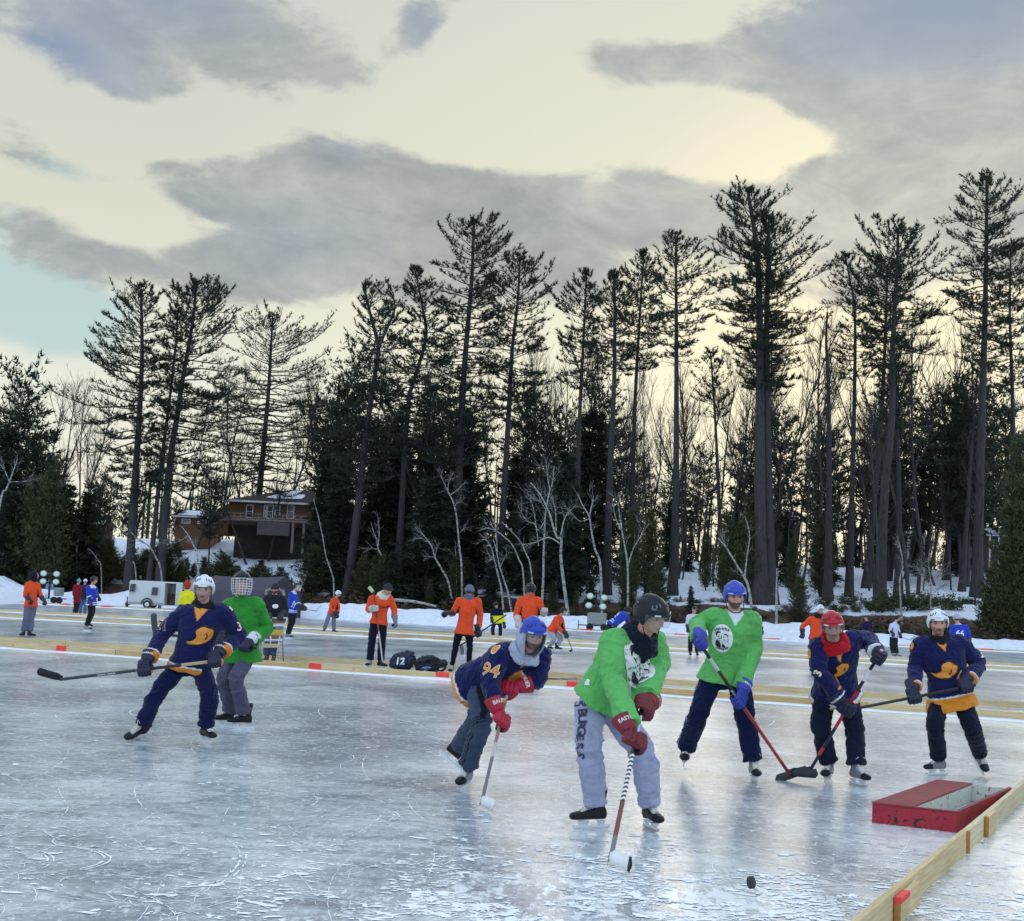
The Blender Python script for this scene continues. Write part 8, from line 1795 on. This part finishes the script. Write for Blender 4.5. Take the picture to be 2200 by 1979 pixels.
# ---------------------------------------------------------------- dark tarpaulin tent
def tent():
    D = 92.; g0 = at(545, 1320, D); s = D / FPX; m_t = mat('dark_tarpaulin', srgb(62, 56, 72), .55, .12, 2, .5, 3, bdist=.15)
    r = empty('tent', (g0.x, D, 0), 'dark grey ridge tent of tarpaulin behind the caged green player', 'tent')
    def P(px, py, dy=0): q = at(px, py, D); return (q.x - g0.x, dy, q.z)
    m = MB(); A, B = P(446, 1235, 2.2), P(602, 1237, 2.2); C_, D_ = P(428, 1268), P(570, 1271); E_, F_ = P(632, 1275, 3.5), P(432, 1262, 4.6)
    n = 14; top = [tuple(np.array(A) * (1 - i / n) + np.array(B) * i / n + np.array((0, 0, -.10 * math.sin(math.pi * i / n)))) for i in range(n + 1)]
    mid = [tuple(np.array(C_) * (1 - i / n) + np.array(D_) * i / n + np.array((0, .10 * math.sin(i * 1.9), -.07 * math.sin(i * 2.3)))) for i in range(n + 1)]
    m.loft([top, mid, [(p[0], p[1] - .05, 0) for p in mid]], cap=False, closed=False); bpart('front_sheet', m, m_t, r, True)
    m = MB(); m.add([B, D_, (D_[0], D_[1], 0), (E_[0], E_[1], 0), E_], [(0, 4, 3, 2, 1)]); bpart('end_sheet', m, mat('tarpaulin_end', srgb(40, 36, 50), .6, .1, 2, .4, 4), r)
    m = MB(); m.loft([top, [(p[0], 4.6, p[2] - 1.1) for p in top], [(p[0], 4.7, 0) for p in top]], cap=False, closed=False); bpart('back_sheet', m, m_t, r, True)
tent()
# ---------------------------------------------------------------- folding chair seen from behind
def chair():
    z = Zm((530, 1230), 9.1, (640, 1745)); D = z.D - .25; base = at(530 + 560 / 9.1, 1230 + 1745 / 9.1, D); base.z = 0
    r = empty('folding_chair', base, 'folding deck chair with brown, white, grey and yellow striped webbing', 'chair')
    def P(x, y, d=0): q = at(530 + x / 9.1, 1230 + y / 9.1, D + d); return q - base
    wt = mat('white_chair_tube', srgb(214, 208, 196), .4, .08, 8, .05, 40); gt = mat('grey_chair_tube', srgb(120, 128, 138), .4, .08, 8, .05, 40)
    for nm, c, y0, y1 in (('webbing', srgb(146, 104, 80), 905, 992), ('webbing', srgb(222, 222, 222), 998, 1055), ('webbing', srgb(120, 124, 140), 1060, 1108), ('webbing', srgb(206, 182, 84), 1114, 1222), ('webbing', srgb(140, 100, 76), 1226, 1286), ('webbing', srgb(216, 214, 208), 1300, 1335), ('webbing', srgb(206, 180, 136), 1420, 1470)):
        t0 = (y0 - 890) / 600; t1 = (y1 - 890) / 600; xa0, xb0 = 490 - 190 * t0, 790 - 120 * t0; xa1, xb1 = 490 - 190 * t1, 790 - 120 * t1; dd = -.28 * max(0, t0 - .35)
        m = MB(); m.loft([[tuple(P(xa0, y0, dd)), tuple(P(xb0, y0, dd)), tuple(P(xb0, y0, dd + .02)), tuple(P(xa0, y0, dd + .02))], [tuple(P(xa1, y1, dd)), tuple(P(xb1, y1, dd)), tuple(P(xb1, y1, dd + .02)), tuple(P(xa1, y1, dd + .02))]]); bpart(nm, m, cloth('web_%03d%03d' % (int(c[0] * 255), int(c[2] * 255)), c), r)
    for nm, pts, mt in (('frame', [(486, 890), (790, 890)], wt), ('frame', [(486, 890), (300, 1480)], wt), ('frame', [(792, 890), (690, 1260)], wt), ('leg', [(648, 1235), (568, 1742)], wt), ('leg', [(700, 1250), (716, 1758)], gt), ('leg', [(290, 1330), (236, 1725)], gt), ('leg', [(470, 1240), (468, 1440)], wt), ('frame', [(310, 1350), (690, 1360)], gt), ('frame', [(310, 1400), (640, 1410)], wt)):
        m = MB(); A, B = P(*pts[0], -.08), P(*pts[1], -.08)
        if nm == 'leg' and pts[1][1] > 1600: B.z = 0.01
        m.tube([A, B], .014, 8); bpart(nm, m, mt, r, True)
chair()
# ---------------------------------------------------------------- bags and sticks on the walkway
def bags():
    k = 7.78; o = (770, 1240); m_b = mat('navy_bag_nylon', srgb(22, 34, 62), .6, .2, 6, .6, 22, bdist=.02); m_k = mat('black_bag_nylon', (.016, .016, .022), .6, .3, 6, .7, 20, bdist=.02)
    D = ground(o[0] + 720 / k, o[1] + 1570 / k).y; s = D / FPX / k
    def P(x, y, d=0): return at(o[0] + x / k, o[1] + y / k, D + d)
    O = P(720, 1570); O.z = 0
    r = empty('round_bag', O, 'round navy equipment bag marked 12 lying on the ice behind the front board', 'bag')
    m = MB(); c = V3((0, .18, .19)); m.ball(c, (.255, .20, .19), 20, 14); m.tube([(.02, .2, .30), (.10, .2, .37), (.20, .2, .35), (.24, .2, .24)], [.07, .06, .05, .04], 10); m.ball((-.12, .12, .14), (.16, .14, .13))
    me = voxel(m.mesh('b'), .012, 3, .5); wrinkle(me, .035, [], 7, 3, base=1.0); me.materials.append(m_b); bd = link('bag_body', me, r)
    V2, F2 = text_mesh('12', .20, .02, bold=.008); co = co_np(me); bvh = BVHTree.FromPolygons([tuple(p) for p in co], [tuple(p.vertices) for p in me.polygons]); out = []
    for x, y in V2:
        q = V3((x * 1.0 + y * .1 - .04, -.6, y + .20)); h, *_ = bvh.ray_cast(q, V3((0, 1, 0))); out.append(tuple((h or V3((q.x, 0, q.z))) + V3((0, -.008, 0))))
    t = bpy.data.meshes.new('lettering'); t.from_pydata(out, [], F2); t.materials.append(PW); t.update(); link('lettering', t, bd)
    O2 = P(1190, 1600); O2.z = 0
    r = empty('gear_bag', O2, 'slumped black gear bag beside the navy bag, pale blue patch on its side', 'bag')
    m = MB(); m.tube([(-.32, .15, .12), (-.18, .15, .17), (.0, .18, .18), (.18, .16, .15), (.32, .16, .16)], [.10, .15, .17, .14, .10], 12, flat=.85); m.ball((.27, .12, .20), (.09, .07, .07)); m.tube([(-.2, .0, .2), (0, -.02, .33), (.2, .05, .27)], .02, 6); me = voxel(m.mesh('b'), .012, 3, .5); wrinkle(me, .04, [], 8, 9, base=1.0); me.materials.append(m_k); bd = link('bag_body', me, r)
    co = co_np(me); bvh = BVHTree.FromPolygons([tuple(p) for p in co], [tuple(p.vertices) for p in me.polygons])
    def patch(pts, c, nm):
        V2, F2 = poly_mesh(smooth_outline(pts), .02); out = []
        for x, y in V2: h, *_ = bvh.ray_cast(V3((x, -.6, y)), V3((0, 1, 0))); out.append(tuple((h or V3((x, -.02, y))) + V3((0, -.008, 0))))
        t = bpy.data.meshes.new(nm); t.from_pydata(out, [], F2); t.materials.append(c); t.update(); link(nm, t, bd)
    patch([(-.20, .06), (-.14, .11), (-.02, .12), (.02, .10), (-.02, .06), (-.12, .045)], pm('pale_blue', srgb(120, 138, 196)), 'patch'); patch([(.20, .09), (.28, .11), (.28, .08), (.20, .06)], PW, 'patch')
    # small red-soled things under the bag
    z3_ = ground(700 + 490 / 3.033, 1180 + 840 / 3.033)
    for i, (A, B) in enumerate((((1162, 1457), (1256, 1461)), ((1150, 1462), (1250, 1456)))):
        a = ground(*A, .02 + i * .022); b = ground(*B, .02 + i * .022); tp = b + V3((.26, -.05, 0))
        stick(('dark hockey stick lying on the walkway ice behind the front board', 'second hockey stick lying crossed over the first on the walkway ice')[i], a, b, tp, [(0, .6, (.02, .02, .022)), (.6, 1, (.3, .28, .26))], bh=.05, bladeup=(0, 1, .2))
bags()
